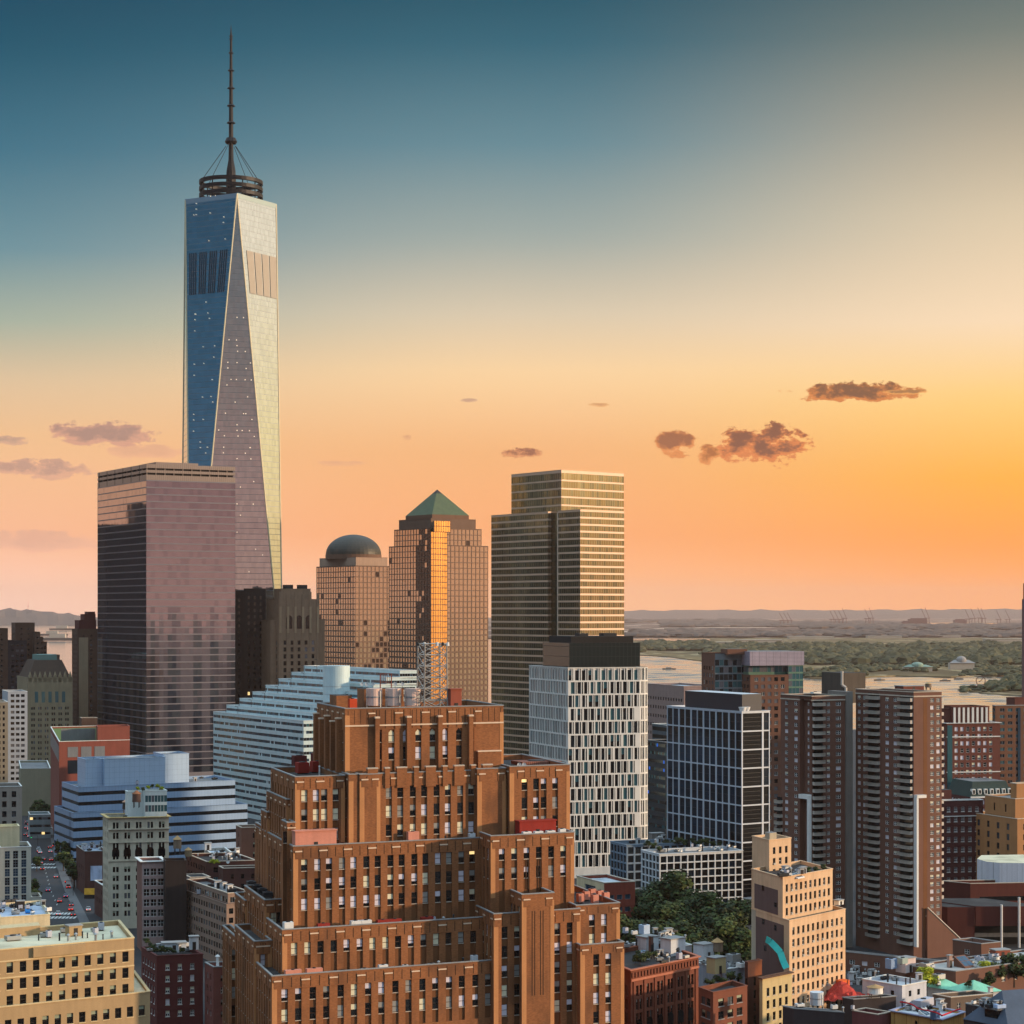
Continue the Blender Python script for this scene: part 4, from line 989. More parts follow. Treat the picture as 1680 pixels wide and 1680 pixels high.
# --- twin brown brick apartment towers with balconies
BRN = mat('plum brown brick', '#6c4b3e', var=.1, streak=.08, fine=.12, fscale=3)
CON = mat('grey concrete', '#7d7770', var=.12, streak=.2)
BAL = mat('balcony concrete', '#bdb3a7', var=.1, streak=.12)
K_T = [(K_WHT, 6), (K_WHB, 2), (K_WHL, 2)]
FH = 2.36
def strip_style(spec):
    """spec: list of (kind, start, end) fractions of the face: w windows, r recessed windows, o plain"""
    def st(b, M, f, z0, z1, r):
        cs = []; 
        for kd, a, w in spec: cs.append((f.L*a-w/2, f.L*a+w/2))
        rs = rows_of(6, z1-2.0, FH, 1.25); f.wall(M, z0, z1, cs, rs, .22, BRN)
        for za, zb in rs:
            for a, c in cs: b.win(f, a, c, za, zb, .2, pick(r, K_T))
        f.box(M, -.15, f.L+.15, z1-1.5, z1-1.1, -.15, .05, CAP)
    return st
def balconies(b, f, a0, a1, ztop, zbot, rounded=True):
    z = ztop-1.4
    while z > zbot:
        M = MB(); n = 5; out = 1.5
        pts = [f.pt(a0+(a1-a0)*i/n, 0, -(out*(.72+.28*math.sin(math.pi*i/n)))) for i in range(n+1)]
        for p, q in zip(pts, pts[1:]):
            M.face([(p[0],p[1],z-.15),(q[0],q[1],z-.15),(q[0],q[1],z+.95),(p[0],p[1],z+.95)], BAL)
            M.face([(q[0],q[1],z+.02),(p[0],p[1],z+.02),(p[0],p[1],z+.95),(q[0],q[1],z+.95)], BAL)
        w0, w1 = f.pt(a0, 0, .05), f.pt(a1, 0, .05)
        M.face([(w0[0],w0[1],z-.15),(pts[0][0],pts[0][1],z-.15),(pts[0][0],pts[0][1],z+.95),(w0[0],w0[1],z+.95)], BAL)
        M.face([(pts[-1][0],pts[-1][1],z-.15),(w1[0],w1[1],z-.15),(w1[0],w1[1],z+.95),(pts[-1][0],pts[-1][1],z+.95)], BAL)
        M.face([(w1[0],w1[1],z+.02),(w0[0],w0[1],z+.02)]+[(p[0],p[1],z+.02) for p in pts], BAL)
        M.face([(w0[0],w0[1],z-.15),(w1[0],w1[1],z-.15)]+[(p[0],p[1],z-.15) for p in reversed(pts)], BAL)
        f.box(M, a0+.4, a1-.4, z+.1, z+1.95, -.02, .03, G_BK); b.part('balcony', M); z -= FH
D = 692
fr = Fr(1338, D, 27, 27); b = Bld('apartment_tower', 'left one of the twin brown brick balcony towers, with grey concrete core', fr.o, 'apartment tower', 'twin brown brick apartment towers', limit=100)
v1 = fr.V(1281); u1 = fr.U(1393); zt = fr.z(1143)
va = fr.V(1318)
block(b, fr, 0, u1, 2.2, v1, 0, zt, BRN, {'L': None, 'F': strip_style([('w', .50, 1.3), ('w', .80, 2.0)])}, R_DRK, CAP, faces='FRB')
f = fr.face('L', 0, u1, 2.2, v1); fa = Face(f.p, f.pt(f.L*.62, 0)[:2]); fb = Face(f.pt(f.L*.62, 0, 1.8)[:2], f.pt(f.L, 0, 1.8)[:2])
M = MB(); strip_style([('w', .3, 1.9), ('w', .8, 2.0)])(b, M, fa, 0, zt, rnd); b.part('wall', M)
M = MB(); strip_style([('w', .35, 1.1)])(b, M, fb, 0, zt, rnd); b.part('wall', M)
M = MB()
for aa, qd in ((fa.L, 0), (f.L, 0)): M.face([f.pt(aa, 0, 0), f.pt(aa, 0, 1.82), f.pt(aa, zt, 1.82), f.pt(aa, zt, 0)], BRN)
b.part('return_wall', M)
balconies(b, fr.face('F', 0, u1, 2.2, v1), .3, u1*.36, zt-1.6, 4)
balconies(b, fr.face('L', 0, u1, 2.2, v1), -2.6, 1.2, fr.z(1318), 4)
M = MB(); fb.box(M, -.2, fb.L*.84, fr.z(1313), fr.z(1306), -2.2, .1, STEELW); b.part('white_band', M)
M = MB(); fb.box(M, fb.L*.84, fb.L*.99, 10, fr.z(1306), -2.9, .1, STEELW); b.part('white_fin', M)
M = MB(); M.prism(fr.rect(u1+.02, u1+2.6, 1.5, 12), 0, fr.z(1136), CON); b.part('concrete_core', M)
q0 = fr.pt(fr.U(1350, 14), 14); z0 = zt-1
MD = mat('umber concrete', '#4f473f', var=.12, streak=.2)
fc = Fr(1385, 712, 30, 28); M = MB(); M.prism(fc.rect(0, fc.U(1420), 0, fc.V(1348)), z0-2, fc.z(1104), MD, R_DRK); b.part('tank_house', M)
M = MB(); p = fc.pt(-.4, .6); M.tube((*p, fc.z(1101)), (*p, fc.z(1124)), .5, BAL, 6); M.tube((*p, fc.z(1124)), (p[0]+1.2, p[1]-.3, fc.z(1128)), .5, BAL, 6); M.tube((p[0]+1.2, p[1]-.3, fc.z(1128)), (p[0]+1.2, p[1]-.3, zt-1), .5, BAL, 6); b.part('duct', M)
fr = Fr(1499, 676, 27, 27); b = Bld('apartment_tower', 'right one of the twin brown brick balcony towers, with tall white fin and sloped wing', fr.o, 'apartment tower', 'twin brown brick apartment towers', limit=100)
v1 = fr.V(1404); u1 = fr.U(1545); zt = fr.z(1136)
fl = fr.face('L', 0, u1, 0, v1); ffr = fr.face('F', 0, u1, 0, v1)
block(b, fr, 0, u1, 0, v1, 0, zt, BRN, {'L': strip_style([('w', .06, 1.7), ('w', .15, 1.3), ('w', .55, 1.9), ('w', .69, 1.9)]), 'F': strip_style([('w', .66, 1.5), ('w', .88, 1.5)])}, R_DRK, CAP)
balconies(b, fl, fl.L*.21, fl.L*.43, zt-1.4, 3); balconies(b, fl, fl.L*.76, fl.L*.99, zt-1.4, 3)
balconies(b, fr.face('R', 0, u1, 0, v1), .3, 3.4, zt-1.4, 18)
M = MB(); ffr.box(M, 0, ffr.L*.02+.5, 4, fr.z(1309), -1.6, .0, STEELW); b.part('white_fin', M)
M = MB(); ffr.box(M, .05, ffr.L*.34, fr.z(1309), fr.z(1304), -1.7, -.01, STEELW); b.part('white_band', M)
M = MB(); ffr.box(M, ffr.L*.34, ffr.L*.48, 6, zt-2, -.03, .02, BRKD); b.part('recess_shade', M)  # flat dark strip painted as the shade of a recess
# sloped wing of terraces
zs0, zs1 = fr.z(1490, u1*.5), fr.z(1545, u1+6)
w0, w1, d0, d1 = u1*.42, u1+7.5, -1.0, 9.0
M = MB()
A_, B_ = fr.pt(w0, d0), fr.pt(w1, d0); C_, E_2 = fr.pt(w1, d1), fr.pt(w0, d1)
M.face([(*A_, 0), (*B_, 0), (*B_, zs1), (*A_, zs0)], BRN); M.face([(*B_, 0), (*C_, 0), (*C_, zs1), (*B_, zs1)], BRN); M.face([(*C_, 0), (*E_2, 0), (*E_2, zs0), (*C_, zs1)], BRN); M.face([(*E_2, 0), (*A_, 0), (*A_, zs0), (*E_2, zs0)], BRN)
b.part('sloped_wing', M)
for k in range(5):
    t0, t1_ = k/5, (k+1)/5; zA_ = zs0+(zs1-zs0)*t1_; p0 = fr.pt(w0+(w1-w0)*t0, d0+.5); 
    M = MB(); M.prism(fr.rect(w0+(w1-w0)*t0, w0+(w1-w0)*t1_-.05, d0+.5, d1-.5), zA_-.4, zA_+.2, BAL, CON); M.prism(fr.rect(w0+(w1-w0)*t0, w0+(w1-w0)*t0+.3, d0+.5, d1-.5), zA_+.2, zA_+2.2, CON); b.part('terrace', M)
for dd in (d0, d1):
    M = MB(); p, q = fr.pt(w0, dd), fr.pt(w1, dd); M.tube((*p, zs0+.3), (*q, zs1+.3), .3, CAP, 4); b.part('slope_coping', M)
K_ = fr.z(1556, w1, 0)
wing = simple('low_building', 'low brick wing with a pale sunken roof at the foot of the balcony towers', 'low building', 1610, 1563, 1642, 640, 30, 40, 1549, BRN, st_grid(BRN, K_T, 7, 1.9, 1.5, 2.9, top=2.2, dep=.2), R_LGT, CAPG, ph=1.4)
# --- red brick hotel and neighbours
RDH = mat('dark red brick', '#63382f', var=.12, streak=.1)
K_H = [(wk(F_WH, G_DK, nx=1, nz=2), 4), (wk(F_WH, G_GREY, B_CRM, .5, nx=1, nz=2), 2), (wk(F_WH, G_DK, B_LAV, .9, nx=1, nz=1), 2)]
b, fr, u1, v1, zt = simple('hotel_building', 'red brick hotel with white piered top storey and glass corner strip', 'hotel', 1553, 1520, 1641, 930, 12, 16, 1187, RDH, {'F': st_grid(RDH, K_H, 2.9, 1.5, 1.9, 3.15, top=1.6, dep=.2, mg=3.2), 'L': st_grid(RDH, K_H, 3, 1.5, 1.9, 3.15, top=1.6)}, R_GRY, CAPW, limit=100, ov=.5)
f = fr.face('F', 0, u1, 0, v1)
M = MB(); f.box(M, .3, 2.6, 0, zt-.8, -.3, .05, G_TEAL); b.part('glass_strip', M)
for zq in (1210, 1268): 
    M = MB(); f.box(M, 0, f.L, fr.z(zq), fr.z(zq)+.45, -.25, .05, CAPW); b.part('string_course', M)
ub = fr.U(1563, 4); ue = fr.U(1623, 4); zb2 = fr.z(1160, 0, 4)
add(b, fr, ub, ue, 4, v1, zt-1, zb2, RDH, None, R_GRY, RDH, nm='penthouse')
f2 = fr.face('F', ub, ue, 4, v1)
for i in range(8): M = MB(); a = f2.L*(i+.15)/8; f2.box(M, a, a+.95, zt-1, zb2-.3, -.35, .02, CAPW); b.part('white_pier', M)
add(b, fr, fr.U(1545, 6), ub-.02, 6, v1, zt-1, fr.z(1163, 0, 6), RDH, None, R_GRY, RDH, nm='penthouse')
BRG = mat('tan brown brick', '#6b4a38', var=.12, streak=.1)
b, fr, u1, v1, zt = simple('apartment_block', 'brown brick block with teal glass strips, cut by the right picture edge', 'apartment block', 1633, 1628, 1720, 970, 12, 12, 1158, BRG, st_grid(BRG, [(wk(F_GR, G_DK, nx=2, nz=1), 3), (K_TEA, 2)], 3.6, 2.3, 1.5, 3.0, top=1.2, dep=.2), R_GRY, CAPG, limit=60)
f = fr.face('F', 0, u1, 0, v1); M = MB(); f.box(M, f.L*.42, f.L*.47, 0, zt-1, -.25, .05, G_BLUE); b.part('glass_strip', M)
add(b, fr, f.L*.42, u1, 3, 12, zt-1, fr.z(1146, 0, 3), RDH, None, R_GRY, RDH, nm='penthouse')
DRB = mat('oxblood brick', '#4c2826', var=.14, streak=.1)
b, fr, u1, v1, zt = simple('brick_building', 'oxblood brick building with white cornice and pale arched lintels below the hotel', 'building', 1546, 1538, 1613, 820, 14, 16, 1314, DRB, st_grid(DRB, [(wk(F_WH, G_GREY, nx=1, nz=2), 1)], 2.9, 1.4, 1.9, 3.9, top=2.4, sill=CAPW), R_GRY, CAPW, limit=100)
f = fr.face('F', 0, u1, 0, v1); M = MB(); f.box(M, 0, f.L, zt-6.2, zt-5.9, -.3, .05, CAPW); b.part('string_course', M)
boxpart(b, 'roof_house', fr, 1, 8, 8, 14, zt-1, zt+3.5, DRB, R_DRK)
MANS = mat('dark green slate', '#2f3f3c', var=.14, streak=.1)
fr = Fr(1593, 905, 14, 16); b = Bld('mansard_building', 'brown building with dark green mansard roof and white dormers', fr.o, 'building')
u1 = fr.U(1662); z0, z1 = fr.z(1308), fr.z(1283)
block(b, fr, 0, u1, 0, 22, 0, z0, DRB, st_grid(DRB, K_H, 3, 1.4, 1.8, 3.6, top=1.4), None)
M = MB(); lo, hi = fr.rect(0, u1, 0, 22), fr.rect(2, u1-2, 2.4, 20)
for i in range(4): j = (i+1) % 4; M.face([(*lo[i], z0), (*lo[j], z0), (*hi[j], z1), (*hi[i], z1)], MANS)
M.face([(*p, z1) for p in hi], R_GRY); b.part('mansard_roof', M)
f = fr.face('F', 0, u1, 0, 22); M = MB(); f.box(M, -.3, f.L+.3, z0-.3, z0+.25, -.6, .1, CAPW); b.part('cornice', M)
for i in range(7): M = MB(); a = f.L*(i+.5)/7; f.box(M, a-.7, a+.7, z0+1.2, z0+3.4, -.05, 2, CAPW); f.box(M, a-.4, a+.4, z0+1.4, z0+3, -.08, 0, G_BK); b.part('dormer', M)
TNB = mat('ochre brick', '#9b6f48', var=.1, streak=.12, fine=.12, fscale=3)
b, fr, u1, v1, zt = simple('brick_building', 'ochre brick stepped block with square tower at the right picture edge', 'building', 1669, 1591, 1720, 800, 30, 24, 1344, TNB, {'L': st_grid(TNB, [(wk(F_DK, G_BLUE, nx=2, nz=2), 2), (wk(F_DK, G_DK, nx=1, nz=2), 2)], 6.5, 1.6, 2.4, 3.9, top=2.2), 'F': st_grid(TNB, [(K_TAN, 1)], 4, 1.4, 2.2, 3.9, top=2)}, R_GRY, CAP, limit=60)
add(b, fr, 1.5, u1, 3, fr.V(1616, 1.5), zt-1, fr.z(1311, 1.5, 3), TNB, {'L': st_grid(TNB, [(K_TAN, 1)], 6, .9, 3, 9, top=2.4)}, R_GRY, CAP)
add(b, fr, 3, 14, 4, fr.V(1658, 3), zt-1, fr.z(1286, 3, 4), TNB, None, R_DRK, CAP)
# --- the dark red school complex
SCH = mat('school brick', '#5a2d26', var=.12, streak=.1)
fr = Fr(1592, 742, 8, 48); b = Bld('school_building', 'sprawling dark red brick school with grey roofs and white upper wall', fr.o, 'school')
zt = fr.z(1450); u1 = fr.U(1720); v1 = fr.V(1545)
block(b, fr, 0, u1, 0, v1, 0, zt, SCH, None, R_GRY, CAP, ph=1.6)
WHW = mat('white corrugated wall', '#c4c9d2', var=.05, streak=.1, grid=(1.6, 99, .12), gcol='#9aa0aa')
arc = [fr.pt(fr.U(1603, 26), 26), fr.pt(fr.U(1618, 15), 15), fr.pt(fr.U(1640, 9), 9), fr.pt(fr.U(1690, 6), 6), fr.pt(fr.U(1720, 30), 40), fr.pt(fr.U(1610, 40), 40)]
M = MB(); zz = Z(1409, arc[0][1]); M.prism(arc, zt-1.5, zz, WHW, R_CRM); b.part('white_upper_wall', M)
f = fr.face('F', 0, u1, 0, v1)
M = MB(); f.box(M, f.L*.12, f.L, zt-6.2, zt-4.6, -.03, .02, G_BK); b.part('window_strip', M)
fr2 = Fr(1601, 700, 0, 40); z2 = fr2.z(1487); M = MB(); M.prism(fr2.rect(0, fr2.U(1720), 0, 26), z2-6.5, z2, SCH, R_DRK, True); b.part('lower_wing', M)
M = MB(); M.prism(fr2.rect(-9, 0, .5, 26), 0, z2-.3, SCH, R_DRK, True); b.part('lower_wing', M)
M = MB(); M.prism(fr2.rect(.2, fr2.U(1720), 9, 20), 0, z2-6.6, mat('shaded glass hall', '#20262a', rough=.4), G_BK); b.part('glass_hall', M)
for px in (1643, 1672): p = fr2.pt(fr2.U(px, -.6), -.6); M = MB(); M.cyl(p[0], p[1], 0, zt+1 if px == 1672 else z2+.6, .42, .42, 10, STEELW); b.part('column', M)
M = MB(); ff = fr2.face('F', .2, fr2.U(1720), 4, 10); ff.box(M, 0, ff.L, z2-10.5, z2-9.2, -.6, .2, CON); b.part('balcony_slab', M)
# --- long low brick school wing and plaza roofs behind the front rooftops
# ---------------------------------------------------------------- left side
TAN = mat('buff brick', '#a68b66', var=.1, streak=.1, fine=.12, fscale=3); TANC = mat('buff stone trim', '#cbb489', var=.1)
fr = Fr(0, 470, 33, 17); b = Bld('brick_building', 'buff brick building with cream flat roof in the lower left corner', fr.o, 'building', limit=100); TB = b
u1 = fr.U(220, 0); zt = fr.z(1559)
stn = st_grid(TAN, [(K_TAN, 3), (K_TANB, 2)], 2.95, 1.5, 2.35, 3.72, top=2.9, low=.5, dep=.35, sill=TANC, mg=.6)
block(b, fr, -9, u1, 0, 29, 0, zt, TAN, {'F': stn}, R_CRM, TANC, ph=1.0, cw=.5)
ua, ub = fr.U(55, -.8), fr.U(141, -.8)
M = MB(); fr.face('F', ua, ub, -.8, 2).box(M, 0, ub-ua, zt-2.2, zt-.1, 0, .75, TAN); b.part('parapet_panel', M)
zlo = fr.z(1654, 0, -4); ul = fr.U(246, -3)
block(b, fr, -9, ul, -3.2, 26, 0, zlo, TAN, {'F': stn}, R_CRM, TANC, ph=.5, cw=.5)
for zz in (zt-6.4, zt-2.7):
    M = MB(); f = fr.face('F', -9, u1, 0, 29); f.box(M, 0, f.L, zz, zz+.3, -.15, .02, TANC); b.part('string_course', M)
M = MB(); M.prism(fr.rect(-9, fr.U(66, 24), 24, 29.5), zt-1, zt+1.2, TAN, TANC); b.part('roof_wall', M)
CRW = mat('cream render wall', '#cfc09c', var=.1, streak=.15)
rt2 = simple('low_building', 'cream rendered building with pale blue flat roof behind the buff brick building', 'building', 0, (30,), 82, 600, 28, 17, 1506, CRW, {'F': st_grid(CRW, [(K_TAN, 1)], 6, 1.2, 2.4, 3.6, top=2.5)}, mat('pale blue membrane', '#a9b4c4', var=.15, streak=0, dirt=('#6b727e', .5)), CRW)
CGL = mat('pale stone frame', '#b8b2a4', var=.1, streak=.12)
b, fr, u1, v1, zt = simple('apartment_block', 'pale stone apartment block with tall blue glass strips at the left edge', 'apartment block', 0, (16,), 51, 720, 18, 17, 1391, CGL, {'F': st_grid(CGL, [(wk(F_GR, G_BLUE, nx=2, nz=3, fw=.05), 2), (wk(F_GR, G_DK, nx=2, nz=3, fw=.05), 1)], 2.6, 1.7, 2.7, 3.0, top=1.2, dep=.2)}, R_DRK, CAPW)
add(b, fr, -6, fr.U(32, 4), 4, 12, zt-1, fr.z(1357, 0, 4), CRW, None, R_CRM, CRW, nm='penthouse')
add(b, fr, u1+.02, fr.U(68, -1), -1, 10, 0, fr.z(1472, u1), CGL, st_ribbon(CGL, G_TEAL, 3, 1.9, mull=1.5), R_DRK, CGL)
GRB = mat('greige stone', '#8f857b', var=.12, streak=.12)
simple('office_block', 'greige stone block with tall top floor windows at the left edge above the avenue', 'building', -6, (20,), 36, 920, 12, 17, 1291, GRB, {'F': st_grid(GRB, [(K_TAN, 3), (K_GR2, 2)], 3.4, 1.9, 2.6, 4.3, top=2.0)}, R_DRK, CAPW)
BGW = mat('beige panel wall', '#8d856f', var=.08, streak=.08)
simple('low_building', 'blank beige panel hall with pale roof edge at the far end of the avenue', 'building', 34, 31, 83, 1150, 6, 14, 1261, BGW, None, R_GRY, CAPW)
b, fr, u1, v1, zt = simple('low_building', 'small grey glass pavilion with lit lamps beside the avenue', 'building', 49, 46, 83, 1035, 8, 16, 1337, mat('pavilion panel', '#7f8888', var=.1), {'F': st_ribbon(mat('pavilion panel', '#7f8888'), [(G_DK, 3), (G_GREY, 1), (LIT, .35)], 3.6, 2.4, top=1.2)}, R_LGT, CAPW)
# far cluster
WHP = mat('white office panel', '#a9adb2', var=.06, streak=.06)
simple('office_block', 'white gridded office block with dark windows in the left distance', 'office block', 13, (30,), 45, 1300, 10, 20, 1135, WHP, {'F': st_grid(WHP, [(K_TINY, 3), (K_TINYG, 1)], 3.1, 2.2, 1.7, 3.4, top=1.5)}, R_GRY, CAPW, limit=80)
simple('office_block', 'beige slab with white gabled penthouse at the left edge of the far cluster', 'office block', -8, (30,), 13, 1250, 8, 18, 1152, mat('beige slab', '#96866f', var=.08, streak=.1), {'F': st_grid(mat('beige slab', '#96866f'), [(K_TINY, 1)], 3, 1.2, 1.8, 3.5, top=2)}, R_GRY, CAPW)
ORN = mat('gothic beige stone', '#948469', var=.12, streak=.12)
b, fr, u1, v1, zt = simple('office_tower', 'ornate beige stone tower with dark mansard roof and spiky cornice', 'office tower', 45, 28, 119, 1450, 10, 22, 1112, ORN, st_grid(ORN, [(K_TINY, 4), (K_TINYG, 1)], 4.2, .95, 1.9, 3.9, top=20, pair=.5, mg=1.5), R_GRY, ORN, limit=100)
f = fr.face('F', 0, u1, 0, v1)
for i in range(5):
    a = f.L*(.2+.15*i); M = MB(); f.box(M, a-1.1, a+1.1, zt-17, zt-9.5, -.05, .02, G_TEAL); b.part('tall_window', M)
for i in range(9): a = f.L*(i+.5)/9; M = MB(); p = f.pt(a, 0, .8); M.box(p[0], p[1], zt-3, 2.2, 1.6, 4.6, ORN, f.ang); M.ring(((p[0], p[1], zt+1.6), (p[0], p[1], zt+4.6)), 1.0, 0, 5, ORN); b.part('pinnacle', M)
MAN2 = mat('brown mansard slate', '#4e4036', var=.15, streak=.15)
lo, hi = fr.rect(1, u1-1, 1.5, v1-1), fr.rect(6, u1-6, 7, v1-7); zh = fr.z(1083, 0, 6)
M = MB()
for i in range(4): j = (i+1) % 4; M.face([(*lo[i], zt), (*lo[j], zt), (*hi[j], zh), (*hi[i], zh)], MAN2)
M.face([(*p, zh) for p in hi], R_DRK); b.part('mansard_roof', M)
boxpart(b, 'roof_house', fr, 9, u1-9, 9, v1-9, zh, zh+3.6, mat('verdigris panel', '#6d8880', var=.1))
RST = mat('dusk brown stone', '#5e463a', var=.12, streak=.08); RSD = mat('dusk dark stone', '#3a3134', var=.12, streak=.08)
fr = Fr(14, 1700, 14, 20); b = Bld('office_tower', 'stepped dark brown office slabs in the left harbour distance', fr.o, 'office tower', limit=60)
sk = st_grid(RSD, [(K_TINY, 6), (K_TINYG, 1)], 4.4, 2.2, 1.6, 4.2, top=3)
for k, (a, c, py, m) in enumerate(((-20, 13, 1031, RST), (13.2, 44, 1051, RSD), (25, 57, 1022, RST), (57.2, 66, 1037, RST), (66.2, 71, 1045, RST), (71.2, 77, 1053, RST), (77.2, 98, 1075, RST))):
    v0 = 0 if k != 2 else 12; block(b, fr, fr.U(a, v0), fr.U(c, v0), v0, v0+26, 0, fr.z(py, 0, v0), m, sk if k in (1,) else st_grid(m, [(K_TINY, 1)], 5, 1.6, 1.6, 4.2, top=4), R_DRK, m)
b, fr, u1, v1, zt = simple('apartment_tower', 'brown apartment tower with beige window stripe left of the glass office block', 'apartment tower', 127, 118, 160, 1500, 16, 24, 1032, RST, st_grid(RST, [(K_TINY, 2), (K_TINYG, 1)], 4.4, 1.6, 1.5, 3.3, top=4), R_DRK, RST, limit=60)
for (a, c, py) in ((2, u1, 1018), (6, u1, 1008), (9, u1, 1004)): add(b, fr, a, c, 3+a*.5, v1, zt-1 if py == 1018 else fr.z(1018, 0, 3)-2, fr.z(py, 0, 4), mat('maroon crown brick', '#5b2f2c', var=.1), None, R_DRK)
M = MB(); f = fr.face('F', 0, u1, 0, v1); f.box(M, 1, 7.5, 0, zt-6, -.25, .05, mat('beige stripe stone', '#a08a70', var=.08)); b.part('stone_stripe', M)
simple('low_building', 'small maroon block at the foot of the glass office block', 'building', 134, 131, 160, 1360, 10, 20, 1178, RST, None, R_GRY, CAP)
# red building with a green roof
RED = mat('salmon red granite', '#7d4438', var=.1, streak=.1)
b, fr, u1, v1, zt = simple('office_block', 'salmon red block with grass roof and grey square vents', 'office block', 97, 83, 213, 985, 24, 14, 1217, RED, None, mat('roof grass', '#55682f', var=.25, scale=.3, streak=0), CAPW, ph=.8)
f = fr.face('F', 0, u1, 0, v1); GVT = mat('grey vent louvre', '#77797a', rough=.5, grid=(99, .5, .12), gcol='#55585a')
for i in range(3):
    a0 = fr.U(111+22*i, 0); a1 = fr.U(128+22*i, 0)
    M = MB(); f.box(M, a0, a1, fr.z(1243), fr.z(1226), -.12, .02, GVT); b.part('vent', M)
    M = MB(); f.box(M, a0, a1, fr.z(1270), fr.z(1248), -.06, .02, G_DK); b.part('window', M)
fl = fr.face('L', 0, u1, 0, v1); M = MB(); fl.box(M, 2, fl.L-1, zt-9.5, zt-2.5, -.1, .02, GVT); b.part('vent', M)
ux = fr.U(160, 2)
add(b, fr, ux, u1, 1, 16, zt-1, fr.z(1191, 40, 2), RED, None, R_LGT, RED, nm='penthouse')
boxpart(b, 'glass_screen', fr, 1.5, ux-.1, 17, 17.6, zt-.6, zt+5, GVT)
# blue banded office block
BLP = mat('blue aluminium panel', '#8fa9c6', rough=.4, metal=.25, var=.05, streak=.06, fine=0, grid=(1.5, 900, .07), gcol='#6d86a3')
fr = Fr(129, 930, 31, 25); b = Bld('banded_office', 'pale blue office block with dark ribbon windows in stepped tiers', fr.o, 'office block', limit=60)
sb = st_ribbon(BLP, [(G_BK, 5), (G_DK, 4)], 4.35, 2.75, top=2.1, mull=3.0, dep=.25)
u1 = fr.U(386); v1 = 32; zt = fr.z(1292)
block(b, fr, 0, u1, 0, v1, 0, zt, BLP, sb, R_GRY, BLP)
u2 = fr.U(405, -4); zlo = fr.z(1334, 0, -6)
block(b, fr, -3.6, u2, -5, v1, 0, zlo, BLP, sb, R_GRY, BLP)
um0 = fr.U(142, 5); um1 = fr.U(171, 4); um2 = fr.U(270, 5); um3 = fr.U(309, 8)
PLN = mat('pale blue plant screen', '#a4bbd2', rough=.4, metal=.2, var=.05, streak=.06, fine=0, grid=(2.4, 2.4, .08), gcol='#7f98b4')
zmt = fr.z(1247, um0, 5)
add(b, fr, um0, um1, 7, 22, zt-1, zmt, PLN, None, R_GRY, PLN, nm='plant_screen')
add(b, fr, um1+.02, um2, 4, 22, zt-1, zmt, PLN, None, R_GRY, PLN, nm='plant_screen')
add(b, fr, um2+.02, um3, 7, 24, zt-1, zmt+1, PLN, None, R_GRY, PLN, nm='plant_screen')
# cream loft tower
CRT = mat('cream terracotta', '#b8af9b', var=.12, streak=.15, fine=.1); CRT2 = mat('grey terracotta', '#a3a29c', var=.12, streak=.15)
fr = Fr(178, 740, 12, 19); b = Bld('loft_tower', 'cream terracotta loft tower with arched top windows and roof water tanks', fr.o, 'building', limit=100); LT = (b, fr)
u1 = fr.U(277); v1 = fr.V(172); v1 = max(v1, 14); zt = fr.z(1342)
K_CR = [(K_TAN, 5), (K_TANB, 1), (wk(F_DK, G_GREY, nz=2), 1)]
zc = zt-6.8*2.2
block(b, fr, 0, u1, 0, v1, 0, zc, CRT, st_grid(CRT, K_CR, 4.1, .85, 1.9, 3.07, top=2.2, pair=.3, mg=.5, dep=.3), None)
block(b, fr, 0, u1, 0, v1, zc, zt, CRT, st_grid(CRT, K_CR, 4.1, .8, 2.2, 3.6, top=1.6, pair=.35, mg=.5, dep=.3, low=.2), R_DRK, mat('ochre cornice', '#bda26c', var=.12), ov=.8)
f = fr.face('F', 0, u1, 0, v1)
for zz, hh, out in ((zc-.3, .35, .3), (zt-4.2, .4, .6), (zt-8.8, .3, .3)):
    M = MB(); f.box(M, -out, f.L+out, zz, zz+hh, -out, .02, CRT); b.part('cornice', M)
for i in range(5):
    a = .5+(f.L-1)*(i+.5)/5; M = MB(); w = 2.5; z0 = zt-13.6
    pts = [f.pt(a-w/2, z0, -.06), f.pt(a+w/2, z0, -.06)]+[f.pt(a+w/2*math.cos(t*math.pi/8), z0+1.9+w/2*math.sin(t*math.pi/8), -.06) for t in range(9)]
    M.face(pts, G_BK); b.part('arched_window', M)
pw = fr.U(208, 5); 
PHW = mat('white penthouse panel', '#c9d0cc', var=.08, streak=.1)
add(b, fr, fr.U(238, 3), fr.U(274, 3), 3, 10, zt-1, fr.z(1299, 0, 3), PHW, {'F': st_ribbon(PHW, [(G_TEAL, 3), (G_GREY, 1)], 3.4, 1.1, top=1.6, low=.4, mull=1.1, mm=F_WH)}, R_GRY, PHW, nm='penthouse')
add(b, fr, fr.U(209, 7), fr.U(238, 7), 7, 12, zt-1, fr.z(1300, 0, 7), PHW, None, R_GRY, PHW, nm='penthouse')
# around the cream tower
OLD = mat('sooty maroon brick', '#50322c', var=.16, streak=.15); OLD2 = mat('dark sooty brick', '#2c2422', var=.2, streak=.25); OLD3 = mat('rose brown brick', '#7d5a50', var=.12, streak=.12)
b, fr, u1, v1, zt = simple('brick_building', 'sooty brick building with grey-blue roof left of the cream loft tower', 'building', 139, 125, 177, 830, 10, 20, 1397, OLD, {'*': st_grid(OLD, [(K_TAN, 1)], 4.6, 1, 1.8, 3.6, top=6)}, mat('grey blue roof', '#8592a2', var=.18, streak=0, dirt=('#565f6b', .5)), CAPG)
SGN = mat('blue white painted sign', '#b7c2da', var=.1, dirt=('#35405e', .9)); f = fr.face('F', 0, u1, 0, v1); M = MB(); f.box(M, f.L*.25, f.L*.75, fr.z(1445), fr.z(1421), -.25, .03, SGN); b.part('faded_sign', M)
